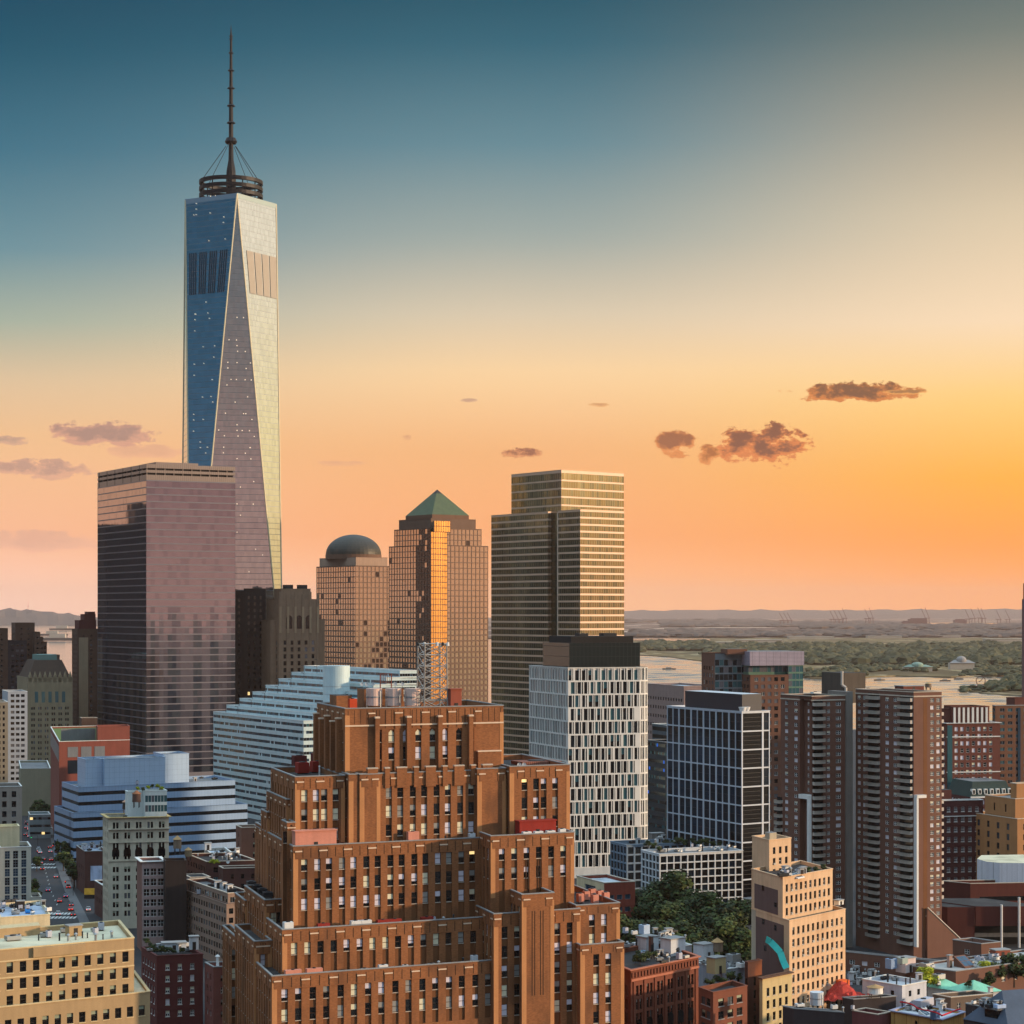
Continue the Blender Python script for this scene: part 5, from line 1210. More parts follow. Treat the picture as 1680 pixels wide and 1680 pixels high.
b, fr, u1, v1, zt = simple('brick_building', 'narrow maroon brick building with white roof at the foot of the cream loft tower', 'building', 172, 155, 190, 760, 12, 22, 1455, OLD, {'*': st_grid(OLD, [(K_TAN, 1)], 3.2, .9, 1.7, 3.3, top=2)}, R_LGT, CAPW)
b, fr, u1, v1, zt = simple('brick_building', 'pinkish loft building with white cornice and green glass windows', 'building', 233, (12,), 271, 690, 12, 18, 1414, OLD3, {'F': st_grid(mat('mauve pink stone', '#a08884', var=.1, streak=.12), [(wk(F_WH, G_BK, nx=2, nz=2, fw=.05), 5), (wk(F_WH, G_TEAL, nx=2, nz=2, fw=.05), 1), (wk(F_WH, G_DK, nx=2, nz=2, fw=.05), 2)], 2.6, 1.9, 2.3, 3.35, top=2.2, mg=.3)}, R_LGT, CAPW, ov=.7)
b, fr, u1, v1, zt = simple('brick_building', 'blank black brick slab tower next to the pinkish loft building', 'building', 271, 268, 306, 685, 8, 14, 1413, OLD2, None, R_DRK, OLD2, ph=.8)
LOF = mat('beige maroon loft', '#8b7466', var=.12, streak=.12)
b, fr, u1, v1, zt = simple('brick_building', 'beige and maroon corner loft building with bands of windows', 'building', 374, 306, 410, 660, 32, 28, 1466, OLD, {'*': st_grid(LOF, [(K_TAN, 2), (K_GR2, 2), (K_TANB, 2), (wk(F_WH, G_TEAL, nx=2, nz=2), 1)], 2.3, 1.5, 1.7, 2.9, top=1.2, mg=.4, belts=lambda z0, z1: [(z1-.5-2.9*k, .3, .15, OLD) for k in range(1, 8)])}, R_GRY, CAP)
add(b, fr, -.8, 14, -.8, fr.V(304, -.8), 0, fr.z(1484, -.8), OLD, st_grid(LOF, [(K_TAN, 2), (K_GR2, 2), (K_TANB, 1)], 2.3, 1.5, 1.7, 2.9, top=1.2, mg=.4), R_DRK, LOF)
MRN = mat('dark maroon brick', '#5a2a28', var=.14, streak=.12)
b, fr, u1, v1, zt = simple('brick_building', 'dark maroon brick block with shrubs and white sheds on its roof', 'building', 257, 232, 333, 565, 14, 24, 1569, MRN, {'*': st_grid(MRN, [(K_WHT, 3), (K_WHB, 2), (K_WHL, 1)], 3.1, 1.05, 1.55, 3.1, top=2.2, sill=CAPW)}, R_DRK, MRN); MR = (b, fr, u1, v1, zt)
b, fr, u1, v1, zt = simple('brick_building', 'narrow rose brick building with grey roof beside the stepped tower', 'building', 350, 336, 380, 560, 14, 24, 1587, mat('rose brick', '#7a4840', var=.14, streak=.12), {'*': st_grid(mat('rose brick', '#7a4840'), [(K_WHT, 1), (K_GRYH, 1)], 3, 1.0, 1.6, 3.2, top=2.2)}, R_LGT, CAPG)
b, fr, u1, v1, zt = simple('brick_building', 'brown brick corner building with arched window behind the stepped tower', 'building', 396, 387, 440, 800, 14, 20, 1358, BRN, {'*': st_grid(BRN, [(K_TAN, 1), (K_TANB, 1)], 5, 1.4, 2, 3.6, top=2)}, R_GRY, CAP)
b, fr, u1, v1, zt = simple('brick_building', 'red brown low building with small roof sheds left of the stepped tower', 'building', 366, 359, 430, 720, 12, 20, 1425, OLD, {'*': st_grid(OLD, [(K_TAN, 1)], 3.5, 1.1, 1.6, 3.3, top=2)}, R_DRK, CAP)
b, fr, u1, v1, zt = simple('brick_building', 'low building with white pitched roof and pale gable behind the loft rooftops', 'building', 349, 335, 384, 780, 20, 16, 1403, mat('pale gable wall', '#a8a196', var=.12, streak=.15), None, mat('white roof sheet', '#bcc4cc', var=.12, streak=0, dirt=('#8d949c', .6)), CAPW)
b, fr, u1, v1, zt = simple('brick_building', 'maroon topped flat building with roof plants between the loft roofs', 'building', 339, 306, 420, 740, 14, 24, 1414, OLD, {'*': st_grid(OLD, [(K_TEA, 1), (K_TAN, 2)], 3.4, 1.6, 1.8, 3.4, top=2)}, R_DRK, CAP)
b, fr, u1, v1, zt = simple('brick_building', 'low grey glass fronted loft between black slab and corner loft', 'building', 312, 300, 345, 705, 14, 24, 1440, mat('grey loft', '#6d6f72', var=.12), {'*': st_grid(mat('grey loft', '#6d6f72'), [(K_TEA, 1), (K_GR2, 2)], 2.4, 1.8, 1.9, 3.2, top=1.5)}, R_DRK, CAP)
# ---------------------------------------------------------------- front right
CRM = mat('peach render', '#c7a684', var=.09, streak=.14, fine=.1, dirt=('#a9805c', .35)); CRMS = mat('grey cream render', '#a59a86', var=.12, streak=.2)
PLM = mat('plum render', '#5f4b47', var=.1, streak=.12)
fr = Fr(1295, 560, 50, 18); b = Bld('loft_building', 'cream stepped loft building with rows of dark windows beside the park', fr.o, 'building', limit=100); CL = b
K_CL = [(K_BLK, 5), (wk(F_WH, G_BK, nz=2, fw=.05), 2), (wk(F_DK, G_DK, B_GRY, .4, nz=2), 1)]
scl = st_grid(CRM, K_CL, 2.42, 1.12, 2.0, 3.15, top=1.9, dep=.3, mg=.8, sill=CAP, low=.3)
u1 = fr.U(1387); zt = fr.z(1511); v1 = fr.V(1233)
block(b, fr, 0, u1, 0, v1, 0, zt, CRM, {'F': scl}, R_DRK, CRM, ph=.8)
f = fr.face('L', 0, u1, 0, v1)
M = MB(); f.box(M, f.L*.12, f.L*.86, 3, zt-1.6, -.06, .02, PLM); f.q(M, f.L*.0, f.L*.12, 0, zt, -.05, CRMS); b.part('side_wall', M)
for a, z in ((.3, 26), (.62, 25.4), (.6, 21), (.35, 19)):
    o = None; b.win(f, f.L*a, f.L*a+1.4, z, z+1.5, -.09, K_TAN)
u2, v2 = fr.U(1366, 4), v1
zm = fr.z(1441, -1, 4)
block(b, fr, -.01, u2, 4, v1+.01, zt-.5, zm, CRM, {'F': scl}, R_DRK, CRM, ph=.8)
f = fr.face('L', -.01, u2, 4, v1); M = MB(); f.box(M, f.L*.1, f.L*.85, zt+.6, zm-3.6, -.06, .02, PLM); b.part('side_wall', M)
b.win(f, f.L*.35, f.L*.35+1.3, zt+6, zt+7.4, -.09, K_TAN); b.win(f, f.L*.75, f.L*.75+1.5, zt+2.6, zt+3.8, -.09, K_TAN)
va = fr.V(1266, 0); zu = fr.z(1378, 0, va*.6); 
fr3 = Fr(1262, 585, 42, 18); 
block(b, fr3, 0, fr3.U(1298), 0, fr3.V(1234), 20, fr3.z(1379), CRM, {'F': st_grid(CRM, K_CL, 2.6, 1.1, 1.9, 3.0, top=2.0, low=.5, mg=.8)}, R_GRY, CRM, ph=.8)
M = MB(); M.prism(fr3.rect(.3, 3.2, .2, 3.2), fr3.z(1385), fr3.z(1367), CRMS, R_GRY); b.part('chimney', M)
AC = mat('air conditioner casing', '#a9a59c', rough=.5, var=.1, streak=0)
ra = random.Random(6); AW = list(b.wins)
for p, ang, w, h, kd, f in AW:
    if f.n[1] < -.2 and f.n[0] > 0 and ra.random() < .2: M = MB(); M.box(p[0]+f.n[0]*.25, p[1]+f.n[1]*.25, p[2]+.05, .8, .7, .5, AC, ang); b.part('air_conditioner', M)
# teal net chute on its side wall, hanging to the roof below
TEAL = mat('teal debris net', '#2fa39a', var=.1, streak=.1)
fr4 = Fr(1250, 545, 45, 20)
# red brick with arched windows
RBA = mat('rust red brick', '#6f3d2c', var=.14, streak=.12, fine=.18, fscale=3)
fr = Fr(1035, 535, 48, 20); b = Bld('brick_building', 'rust red brick building with tall arched windows and dentil cornice', fr.o, 'building', limit=100)
u1 = fr.U(1146); zt = fr.z(1592); v1 = 26
K_AR = [(wk(F_DK, G_BK, nz=3), 5), (wk(F_DK, G_DK, B_GRY, .3, nz=2), 2), (wk(F_DK, G_TEAL, nz=2), .5)]
block(b, fr, 0, u1, 0, v1, 0, zt, RBA, {'*': st_grid(RBA, K_AR, 4.0, 1.0, 2.7, 3.5, top=4.2, pair=.4, dep=.45, mg=1.2, low=.2)}, R_DRK, mat('rose cornice', '#a5664f', var=.1), ov=.6)
f = fr.face('F', 0, u1, 0, v1)
for i in range(22): a = f.L*(i+.5)/22; M = MB(); f.box(M, a-.35, a+.35, zt-2.0, zt-.7, -.3, .02, RBA); b.part('dentil', M)
M = MB(); f.box(M, 0, f.L, zt-2.9, zt-2.3, -.25, .02, mat('rose cornice', '#a5664f')); b.part('string_course', M)
n = max(1, round((f.L-2.4)/4)); p = (f.L-2.4)/n
for i in range(n+1): M = MB(); a = 1.2+p*i; f.box(M, max(0, a-.4), min(f.L, a+.4), 0, zt-3, -.3, .02, RBA); b.part('pilaster', M)
for i in range(n):
    for zz in (zt-16.2, ):
        a = 1.2+p*(i+.5); w = 2.5; pts = [f.pt(a-w/2, zz, -.05), f.pt(a+w/2, zz, -.05)]+[f.pt(a+w/2*math.cos(t*math.pi/8), zz+2.2+w/2*math.sin(t*math.pi/8), -.05) for t in range(9)]
        M = MB(); M.face(pts, G_BK); b.part('arched_window', M)
RB2 = mat('scarlet brick', '#70402f', var=.14, streak=.12, fine=.15)
simple('brick_building', 'small scarlet brick building with planted roof right of the arched red one', 'building', 1170, 1146, 1226, 525, 45, 22, 1629, RB2, {'*': st_grid(RB2, [(wk(F_DK, G_DK, nx=2, nz=2), 2), (wk(F_DK, G_GREY, nx=2, nz=2), 1), (K_TANB, 1)], 3.2, 2.2, 1.9, 3.2, top=1.8, sill=CAPG)}, R_DRK, RB2)
DBN = mat('rusty dark brick', '#4a2a1f', var=.2, streak=.2, dirt=('#8a4a24', .6))
simple('brick_building', 'narrow rusty dark brick building squeezed beside the cream loft building', 'building', 1227, 1222, 1250, 545, 45, 22, 1580, DBN, {'*': st_grid(DBN, [(K_TAN, 1)], 2.6, 1.0, 2.2, 3.3, top=4)}, R_DRK, DBN)
YEL = mat('straw yellow render', '#b9a579', var=.1, streak=.12)
simple('brick_building', 'straw yellow fronted building with brown cornice left of the cream loft', 'building', 1251, 1246, 1299, 540, 46, 22, 1606, YEL, {'F': st_grid(YEL, [(K_BLK, 3), (K_TAN, 1)], 2.5, 1.15, 2.1, 3.2, top=2.6, sill=CAP)}, R_DRK, mat('brown cornice', '#5b3c2c', var=.12), ov=.5)
# roofs behind the red brick pair
WRF = mat('white roof wall', '#c2c5c8', var=.1, streak=.15)
def shed(label, px, pxl, pxr, D, a, al, py, m, style=None, roofm=R_LGT, name='rooftop_house', cat='building', **k): return simple(name, label, cat, px, pxl, pxr, D, a, al, py, m, style, roofm, CAPW, ph=.5, **k)
GRW = mat('grey side wall', '#9a9ca4', var=.14, streak=.2)
simple('brick_building', 'low building with white roofs between the arched brick building and park trees', 'building', 1055, 1018, 1135, 592, 40, 24, 1562, GRW, None, R_LGT, CAPW, faces='FLRB')
simple('brick_building', 'mid grey walled building with crowded white roof left of the cream loft', 'building', 1185, 1140, 1238, 572, 40, 24, 1592, GRW, {'F': st_grid(GRW, [(K_TAN, 1)], 6, 1, 1.4, 3.4, top=2.5)}, R_LGT, CAPW)
# ------------- lower right rooftops
DRK = mat('charcoal brick', '#3a3233', var=.18, streak=.15)
r1 = simple('low_building', 'charcoal brick building with sunken grey roofs in the bottom right', 'building', 1302, 1284, 1385, 520, -24, 35, 1655, DRK, None, mat('blue grey membrane', '#7c828e', var=.18, streak=0, dirt=('#535762', .5)), CAPG, ph=1.5)
TMB = mat('honey timber cladding', '#b5894f', var=.14, streak=.2, grid=(1.2, 99, .07), gcol='#8a5e2c')
b, fr, u1, v1, zt = simple('timber_building', 'timber clad building with blue grey roof edge, red hoses on the roof', 'building', 1545, (16,), 1582, 535, 52, 42, 1673, TMB, {'L': st_grid(TMB, [(K_BLK, 1)], 12, .9, 2.6, 8, top=1.4)}, R_LGT, mat('blue grey coping', '#8a8da2', var=.08), ph=.5, ov=.5, limit=40)
simple('low_building', 'reddish brick building with sunken roof left of the timber clad building', 'building', 1440, 1398, 1462, 545, 40, 45, 1665, mat('raspberry brick', '#6a3a3a', var=.15, streak=.12), None, R_DRK, CAP, ph=2.0)
simple('low_building', 'white rendered building with terraces and pale tanks on its roof', 'building', 1480, 1415, 1520, 572, 42, 40, 1618, mat('off white render', '#b9bcc4', var=.12, streak=.2), {'*': st_grid(mat('off white render', '#b9bcc4'), [(K_BLU, 1), (K_BLK, 2)], 4, 1.2, 1.6, 3.2, top=1.6)}, R_LGT, CAPW)
simple('low_building', 'dark brick rowhouse with grey roof under the rusty red netting', 'building', 1400, 1382, 1470, 560, 20, 40, 1640, DRK, None, R_DRK, CAPG)
simple('low_building', 'dark rowhouse with tall chimneys in front of the copper roofed pavilion', 'building', 1610, 1584, 1690, 535, 24, 35, 1652, DRK, {'*': st_grid(DRK, [(K_WHT, 1), (K_WHB, 1)], 3.2, 1.1, 1.8, 3.2, top=1.5)}, R_GRY, CAPG)
simple('low_building', 'brown rowhouse terrace beneath the copper roofed pavilion', 'building', 1560, 1530, 1628, 560, 24, 38, 1637, mat('brown stone', '#6a5a4e', var=.15, streak=.15), {'*': st_grid(mat('brown stone', '#6a5a4e'), [(K_TAN, 1), (K_WHT, 1)], 3, 1, 1.8, 3.2, top=1.5)}, R_GRY, CAP)
# copper roofed pavilion
fr = Fr(1600, 578, 20, 45); b = Bld('pavilion', 'white rooftop pavilion with pale green copper hipped roof', fr.o, 'building'); COPL = mat('pale verdigris copper', '#7fc0a4', var=.1, streak=.15, fine=.05)
zb_, zt = 0, fr.z(1628)
for (u0, u1, v0, v1, nm) in ((-1, 9, 0, 9, 'a'), (-1.2, 6, 9.5, 19, 'b')):
    M = MB(); M.prism(fr.rect(u0+.7, u1-.7, v0+.7, v1-.7), zb_, zt, WRF); b.part('wall', M)
    lo = fr.rect(u0, u1, v0, v1); c = fr.pt((u0+u1)/2, (v0+v1)/2); M = MB()
    for i in range(4): j = (i+1) % 4; M.face([(*lo[i], zt-.2), (*lo[j], zt-.2), (*c, zt+2.6)], COPL)
    b.part('hipped_roof', M)
f = fr.face('F', -.3, 8.3, .7, 8); b.win(f, 2, 4.6, zt-3, zt-.6, -.02, K_BLK); b.win(fr.face('L', -.3, 8, .7, 8.3), 2, 4.6, zt-3, zt-.6, -.02, K_BLU)
# slate gables at the edge
fr = Fr(1672, 520, 18, 38); b = Bld('gabled_house', 'slate roofed gabled house with dormer at the bottom right edge', fr.o, 'building'); SLT = mat('blue slate roof', '#4c5766', var=.16, streak=.1)
M = MB(); M.prism(fr.rect(-3, 14, 0, 14), 0, 9, DRK); b.part('wall', M)
z0, z1 = 9, fr.z(1632)
lo = fr.rect(-3.3, 14, -.3, 14); r0, r1_ = fr.pt(-3.3, 7), fr.pt(14, 7); q0, q1 = fr.pt(1.5, 7), fr.pt(14, 7)
M = MB(); M.face([(*lo[0], z0), (*lo[1], z0), (*q1, z1), (*q0, z1)], SLT); M.face([(*lo[2], z0), (*lo[3], z0), (*q0, z1), (*q1, z1)], SLT); M.face([(*lo[3], z0), (*lo[0], z0), (*q0, z1)], SLT); b.part('slate_roof', M)
M = MB(); dz = 11; p = fr.rect(-2.4, -1, 4, 8); M.prism(p, dz-1, dz+1.6, G_BK); M.prism(fr.rect(-2.8, 0, 3.6, 8.4), dz+1.6, dz+1.9, CAPG); b.part('dormer', M)
# long roofs of the plaza building
PLZ = mat('pale plaza roof', '#a7a49f', var=.12, scale=.2, streak=0, dirt=('#83807c', .5))
fr = Fr(1568, 600, 35, 52); b = Bld('low_building', 'long pale roofed plaza building with skylights below the balcony towers', fr.o, 'low building')
zt = fr.z(1594)
block(b, fr, 0, fr.U(1760), 0, 16, 0, zt, BRN, {'F': st_grid(BRN, K_T, 5, 1.6, 1.4, 3, top=3.4)}, PLZ, CAPG, ph=.5)
fr = Fr(1500, 628, -30, 50); b = Bld('low_building', 'long brown brick wing with grey parapet roof below the balcony towers', fr.o, 'low building')
fq = Fr(1388, 655, -36, 40); zt = fq.z(1562)
block(b, fq, -6, fq.U(1585), 0, 9, 0, zt, BRN, {'F': st_grid(BRN, K_T, 4.4, 1.9, 1.4, 2.9, top=2.2)}, PLZ, CAPG, ph=.6)
# ---------------------------------------------------------------- trees and shrubs
LEAF = [mat('leaf '+c, c, rough=.7, var=.25, scale=.5, streak=0, fine=.2, fscale=1.5, spec=.2) for c in ('#2a3519', '#37431f', '#202a14', '#485226')]
LEAFY = [mat('leaf '+c, c, rough=.7, var=.2, scale=.5, streak=0, fine=.2, spec=.2) for c in ('#8f9a22', '#a8a82c', '#747f20')]
BARK = mat('bark', '#4a3c30', var=.2, streak=.3, scale=1.5)
def tree_mesh(seed, h, w, leaves, nl=1500, ls=.55, lobes=11, low=.28):
    """tapered trunk with limbs; crown of many leaf-sized faces spread over uneven lobes"""
    r = random.Random(seed); T = MB(); C = MB()
    T.tube((0,0,0), (r.uniform(-.2,.2),r.uniform(-.2,.2),h*.35), h*.032, BARK, 7, h*.022)
    lb = []
    for k in range(lobes):
        a = 6.283*k/lobes*2.4+r.uniform(-.4,.4); t = r.random(); rr = w*.5*(.25+.6*math.sqrt(r.random()))*(1-.45*t); z = h*(low+.15+(.62-low*.4)*t)
        c = Vector((rr*math.cos(a), rr*math.sin(a), z)); s = w*r.uniform(.16, .27); lb.append((c, s))
        T.tube((0, 0, h*r.uniform(.24, .36)), c, h*.013, BARK, 5, h*.004)
    lb.append((Vector((0,0,h*.84)), w*.22)); lb.append((Vector((0,0,h*.6)), w*.3))
    tot = sum(s*s for _, s in lb)
    for c, s in lb:
        lm = r.choice(leaves)
        for _ in range(int(nl*s*s/tot)):
            d = Vector((r.gauss(0,1), r.gauss(0,1), r.gauss(0,1))).normalized(); k = r.uniform(.55, 1.08)
            p = c+Vector((d.x*s*k, d.y*s*k, d.z*s*k*.8)); n = (d+Vector((r.uniform(-.7,.7), r.uniform(-.7,.7), r.uniform(-.2,.9)))).normalized()
            u = n.cross(Vector((0,0,1)) if abs(n.z) < .95 else Vector((1,0,0))).normalized(); v = n.cross(u); q = ls*r.uniform(.6,1.3); q2 = q*r.uniform(.5,.9)
            C.face([p-u*q, p-v*q2*.8, p+u*q, p+v*q2], lm if r.random() < .75 else r.choice(leaves))
    return T, C
PROTO = {}
def tree(key, name, label, x, y, z, s, rot, group=None, cat='tree'):
    if key not in PROTO:
        seed, h, w, lv, nl, ls, lobes = key; T, C = tree_mesh(seed, h, w, lv and LEAFY or LEAF, nl, ls, lobes)
        o = empty(name, label, cat, (x, y, z), group); t = T.build('trunk'); c = C.build('crown'); t.parent = o; c.parent = o
        PROTO[key] = o
    else: o = copy_tree(PROTO[key]); o.name = name
    o.location = (x, y, z); o.scale = (s, s, s*1.0); o.rotation_euler.z = rot; o['label'] = label; o['category'] = cat
    if group: o['group'] = group
    elif 'group' in o: del o['group']
    return o
r = random.Random(21)
BIG = [(1, 15, 13, 0, 2600, .62, 13), (2, 14, 14, 0, 2600, .65, 14), (3, 16, 12, 0, 2400, .6, 12), (4, 12, 12, 0, 2200, .6, 11)]
spots = []
for row, (D, a, c, n) in enumerate(((628, 1020, 1150, 4), (652, 1010, 1222, 7), (676, 1016, 1228, 7), (700, 1006, 1230, 7), (722, 1030, 1226, 5))):
    for i in range(n): spots.append((a+(c-a)*(i+.5+r.uniform(-.3,.3))/n, D+r.uniform(-7,7)))
for px, D in spots:
    k = r.choice(BIG); tree(k, 'park_tree', 'leafy dark green tree in the park between the white gridded podium and the low roofs', X(px, D), D, 0, r.uniform(.85, 1.2)*(1.25 if 1090 < px < 1160 and D > 670 else 1), r.uniform(0, 6.28), 'trees in the park')
SM = [(11, 7, 6, 0, 900, .42, 8), (12, 8, 6, 0, 1000, .42, 9)]
for px, D in ((62, 1135), (70, 1140), (77, 1128), (66, 1120), (74, 1118), (58, 1128)):
    tree(r.choice(SM), 'street_tree', 'small dark tree in the square at the far end of the avenue', X(px, D), D, 0, 1.2, r.uniform(0, 6), 'trees at the end of the avenue')
for px, D in ((104, 905), (110, 930), (100, 950), (114, 890), (118, 870), (108, 965), (122, 850), (56, 790), (54, 815), (60, 905)):
    tree(r.choice(SM), 'street_tree', 'small dark tree on the pavement of the avenue', X(px, D), D, 0, r.uniform(.9, 1.3), r.uniform(0, 6), 'trees along the avenue')
YL = (31, 8, 7, 1, 1500, .34, 9)
bpy.context.view_layer.update(); DG = bpy.context.evaluated_depsgraph_get()
def gz(px, py, z): D = (CAMH-z)*PX/(py-HZ); return X(px, D), D
def seat(px, py, z):
    """the roof seen at a photo point: where the line of sight meets a level surface, else the roof below that spot"""
    d = Vector(((px-CX)/PX, 1, -(py-HZ)/PX)).normalized(); hit, p, n, *_ = S.ray_cast(DG, Vector((0, 0, CAMH))+d*60, d)
    if hit and n.z > .7 and abs(p.z-z) < 7: return p.x, p.y, p.z, True
    x, y = gz(px, py, z); hit, p, n, *_ = S.ray_cast(DG, Vector((x, y, 140)), Vector((0, 0, -1)))
    if hit and n.z > .7 and abs(p.z-z) < 7: return x, y, p.z, False
    return x, y, z, False
for px, py, z, s, lb in ((1520, 1633, 5, .95, 'big yellow green tree in front of the copper roofed pavilion'), (1616, 1612, 4, .75, 'yellow green tree at the edge of the plaza roof')):
    x, y = gz(px, py, z); tree(YL, 'garden_tree', lb, x, y, z, s, 1.0)
for px, py, s in ((1636, 1622, 1.1), (1650, 1618, 1.2), (1664, 1620, 1.15), (1676, 1616, 1.3), (1622, 1630, .8)):
    x, y = gz(px, py, 2); tree(r.choice(SM), 'garden_tree', 'dark green courtyard tree beside the plaza roof at the right edge', x, y, 2, s, r.uniform(0, 6), 'courtyard trees by the plaza roof')
SH = [(41, 2.6, 3.2, 0, 380, .26, 6), (42, 2.2, 2.6, 0, 320, .24, 6)]
def shrub(px, py, z, s, label, grp=None, yellow=False):
    x, y, z, _ = seat(px, py, z); tree((43, 2.4, 2.8, 1, 380, .24, 6) if yellow else r.choice(SH), 'shrub', label, x, y, z, s, r.uniform(0, 6), grp, 'shrub')
for px, py in ((1064, 1392), (1074, 1396), (1082, 1399), (1094, 1389), (1104, 1388), (1113, 1389), (1123, 1390), (1136, 1386), (1148, 1389), (1158, 1391), (1170, 1391), (1182, 1389)):
    shrub(px, py, 24.7, r.uniform(.8, 1.3), 'green shrub in the roof garden of the white gridded podium', 'shrubs on the white podium roof', yellow=r.random() < .35)
for px, py in ((240, 1551), (246, 1556), (252, 1561), (257, 1566), (266, 1566), (276, 1566), (242, 1560), (284, 1566), (300, 1565)):
    shrub(px, py, 18.5, r.uniform(.6, .9), 'green shrub on the roof of the dark maroon brick block', 'shrubs on the maroon block roof')
for px, py in ((1042, 1581), (1050, 1584), (1056, 1578), (1064, 1576), (1047, 1572), (1074, 1573)):
    shrub(px, py, 19, r.uniform(.7, 1.1), 'green shrub on the roof of the arched red brick building', 'shrubs on the arched building roof')
for px, py in ((1160, 1618), (1168, 1620), (1178, 1616), (1188, 1617), (1200, 1614), (1212, 1611)):
    shrub(px, py, 14.5, r.uniform(.7, 1.2), 'green shrub in the planted roof of the small scarlet building', 'shrubs on the scarlet building roof')
for px, py in ((1300, 1506), (1308, 1504), (1317, 1501), (1326, 1499), (1335, 1496), (1350, 1488), (1358, 1486), (1372, 1484)):
    shrub(px, py, 28.4, r.uniform(.5, .9), 'green shrub on the terrace of the cream loft building', 'shrubs on the cream loft terrace')
for px, py in ((1324, 1437), (1338, 1434), (1350, 1430)): shrub(px, py, 39, .8, 'green shrub on the upper roof of the cream loft building', 'shrubs on the cream loft upper roof')
for px, py in ((226, 1298), (234, 1299), (243, 1296), (250, 1294), (258, 1294), (266, 1296)):
    shrub(px, py, 47.5, .7, 'green shrub on the white penthouse of the cream loft tower', 'shrubs on the loft tower penthouse', yellow=r.random() < .4)
for px, py in ((356, 1419), (348, 1418)): shrub(px, py, 23, .8, 'roof plant on the maroon topped flat building', 'plants on the maroon topped roof', True)
for px, py in ((1630, 1640), (1637, 1643), (1590, 1650)): shrub(px, py, 3, 1.0, 'dark green bush near the copper roofed pavilion', 'bushes around the pavilion')
# ---------------------------------------------------------------- rooftop equipment
SNAP = False
def unit(name, label, cat, px, py, z, w, d, h, m, a=20, kind='box', group=None, top=None):
    """one piece of roof equipment standing on a roof of height z, seen at photo point px, py"""
    if SNAP: x, y, z, _ = seat(px, py, z)
    else: x, y = gz(px, py, z); y += d/2
    o = empty(name, label, cat, (x, y, z), group); A = R(a); M = MB()
    if kind == 'box':                 # ventilation unit: casing on skids with fan
        M.box(x, y, z+.25, w, d, h, m, A, top); M.build('casing', o)
        M = MB(); M.box(x, y, z, w*.9, d*.15, .25, STEELD, A); M.build('base', o)
        M = MB(); M.cyl(x, y, z+.25+h, z+.45+h, min(w, d)*.32, min(w, d)*.32, 12, STEELD); M.build('fan', o)
    elif kind == 'house':             # stair house: walls, door, roof slab
        M.box(x, y, z, w, d, h, m, A); M.build('wall', o); M = MB(); M.box(x, y, z+h, w+.4, d+.4, .25, top or CAPG, A); M.build('roof', o)
        M = MB(); c, s = math.cos(A), math.sin(A); M.box(x+s*(d/2), y-c*(d/2), z, .95, .12, min(2.1, h*.8), F_DK, A); M.build('door', o)
    elif kind == 'tank':              # timber water tank: legs, barrel, conical roof
        for sx, sy in ((-1,-1),(1,-1),(1,1),(-1,1)):
            M = MB(); M.tube((x+sx*w*.3, y+sy*w*.3, z), (x+sx*w*.3, y+sy*w*.3, z+h*.35), .12, STEELD, 4); M.build('leg', o)
        M = MB(); M.cyl(x, y, z+h*.35, z+h*.85, w*.5, w*.47, 18, m); M.disc(x, y, z+h*.35, w*.5, 18, m); M.build('barrel', o)
        M = MB(); M.ring(((x,y,z+h*.85),(x,y,z+h*1.08)), w*.55, 0, 18, top or WOODR, False); M.build('conical_roof', o)
    elif kind == 'vat':               # horizontal drum or upright steel tank on a frame
        for sx, sy in ((-1,-1),(1,-1),(1,1),(-1,1)):
            M = MB(); M.tube((x+sx*w*.42, y+sy*w*.42, z), (x+sx*w*.42, y+sy*w*.42, z+h*.9), .09, STEEL, 4); M.build('leg', o)
        M = MB(); M.cyl(x, y, z+h*.25, z+h, w*.5, w*.5, 20, m); M.disc(x, y, z+h*.25, w*.5, 20, m); M.build('barrel', o)
        M = MB(); M.ring(((x,y,z+h*.6),(x,y,z+h*.66)), w*.52, w*.52, 20, STEEL); M.build('hoop', o)
    elif kind == 'pipe':
        M.cyl(x, y, z, z+h, w*.5, w*.5, 8, m); M.build('pipe', o); M = MB(); M.cyl(x, y, z+h, z+h+w*.6, w*.9, w*.3, 8, m); M.build('cowl', o)
    elif kind == 'dish':
        M.tube((x, y, z), (x, y, z+h), .06, STEELD, 4); M.build('post', o); M = MB()
        for j in range(3): M.ring(((x, y-.1*j*w, z+h), (x, y-.1*(j+1)*w, z+h)), w*.5*(j)/3+.01, w*.5*(j+1)/3, 12, m)
        q = M.build('dish', o); 
        for v in q.data.vertices: dx, dy, dz = v.co.x, v.co.y, v.co.z-h; v.co = (dx, -dz*0-abs(math.hypot(dx, dy))*.15, h+dy)
    elif kind == 'sky':               # sloped skylight
        c, s = math.cos(A), math.sin(A); P = lambda u, v, zz: (x+u*c-v*s, y+u*s+v*c, zz)
        q = [P(-w/2,-d/2,z+.3), P(w/2,-d/2,z+.3), P(w/2,d/2,z+h), P(-w/2,d/2,z+h)]
        b0 = [P(-w/2,-d/2,z), P(w/2,-d/2,z), P(w/2,d/2,z), P(-w/2,d/2,z)]
        for i in range(4): j = (i+1) % 4; M.face([b0[i], b0[j], q[j], q[i]], m)
        M.face(q, m); M.build('curb', o); M = MB(); L = lambda t, v: tuple(q[0][k]+(q[1][k]-q[0][k])*t+(q[3][k]-q[0][k])*v+(.04 if k == 2 else 0) for k in range(3))
        for i in range(2):
            for j in range(2): M = MB(); M.face([L(.1+.42*i,.1+.42*j), L(.48+.42*i,.1+.42*j), L(.48+.42*i,.48+.42*j), L(.1+.42*i,.48+.42*j)], G_BLUE if not top else top); M.build('pane', o)
    return o
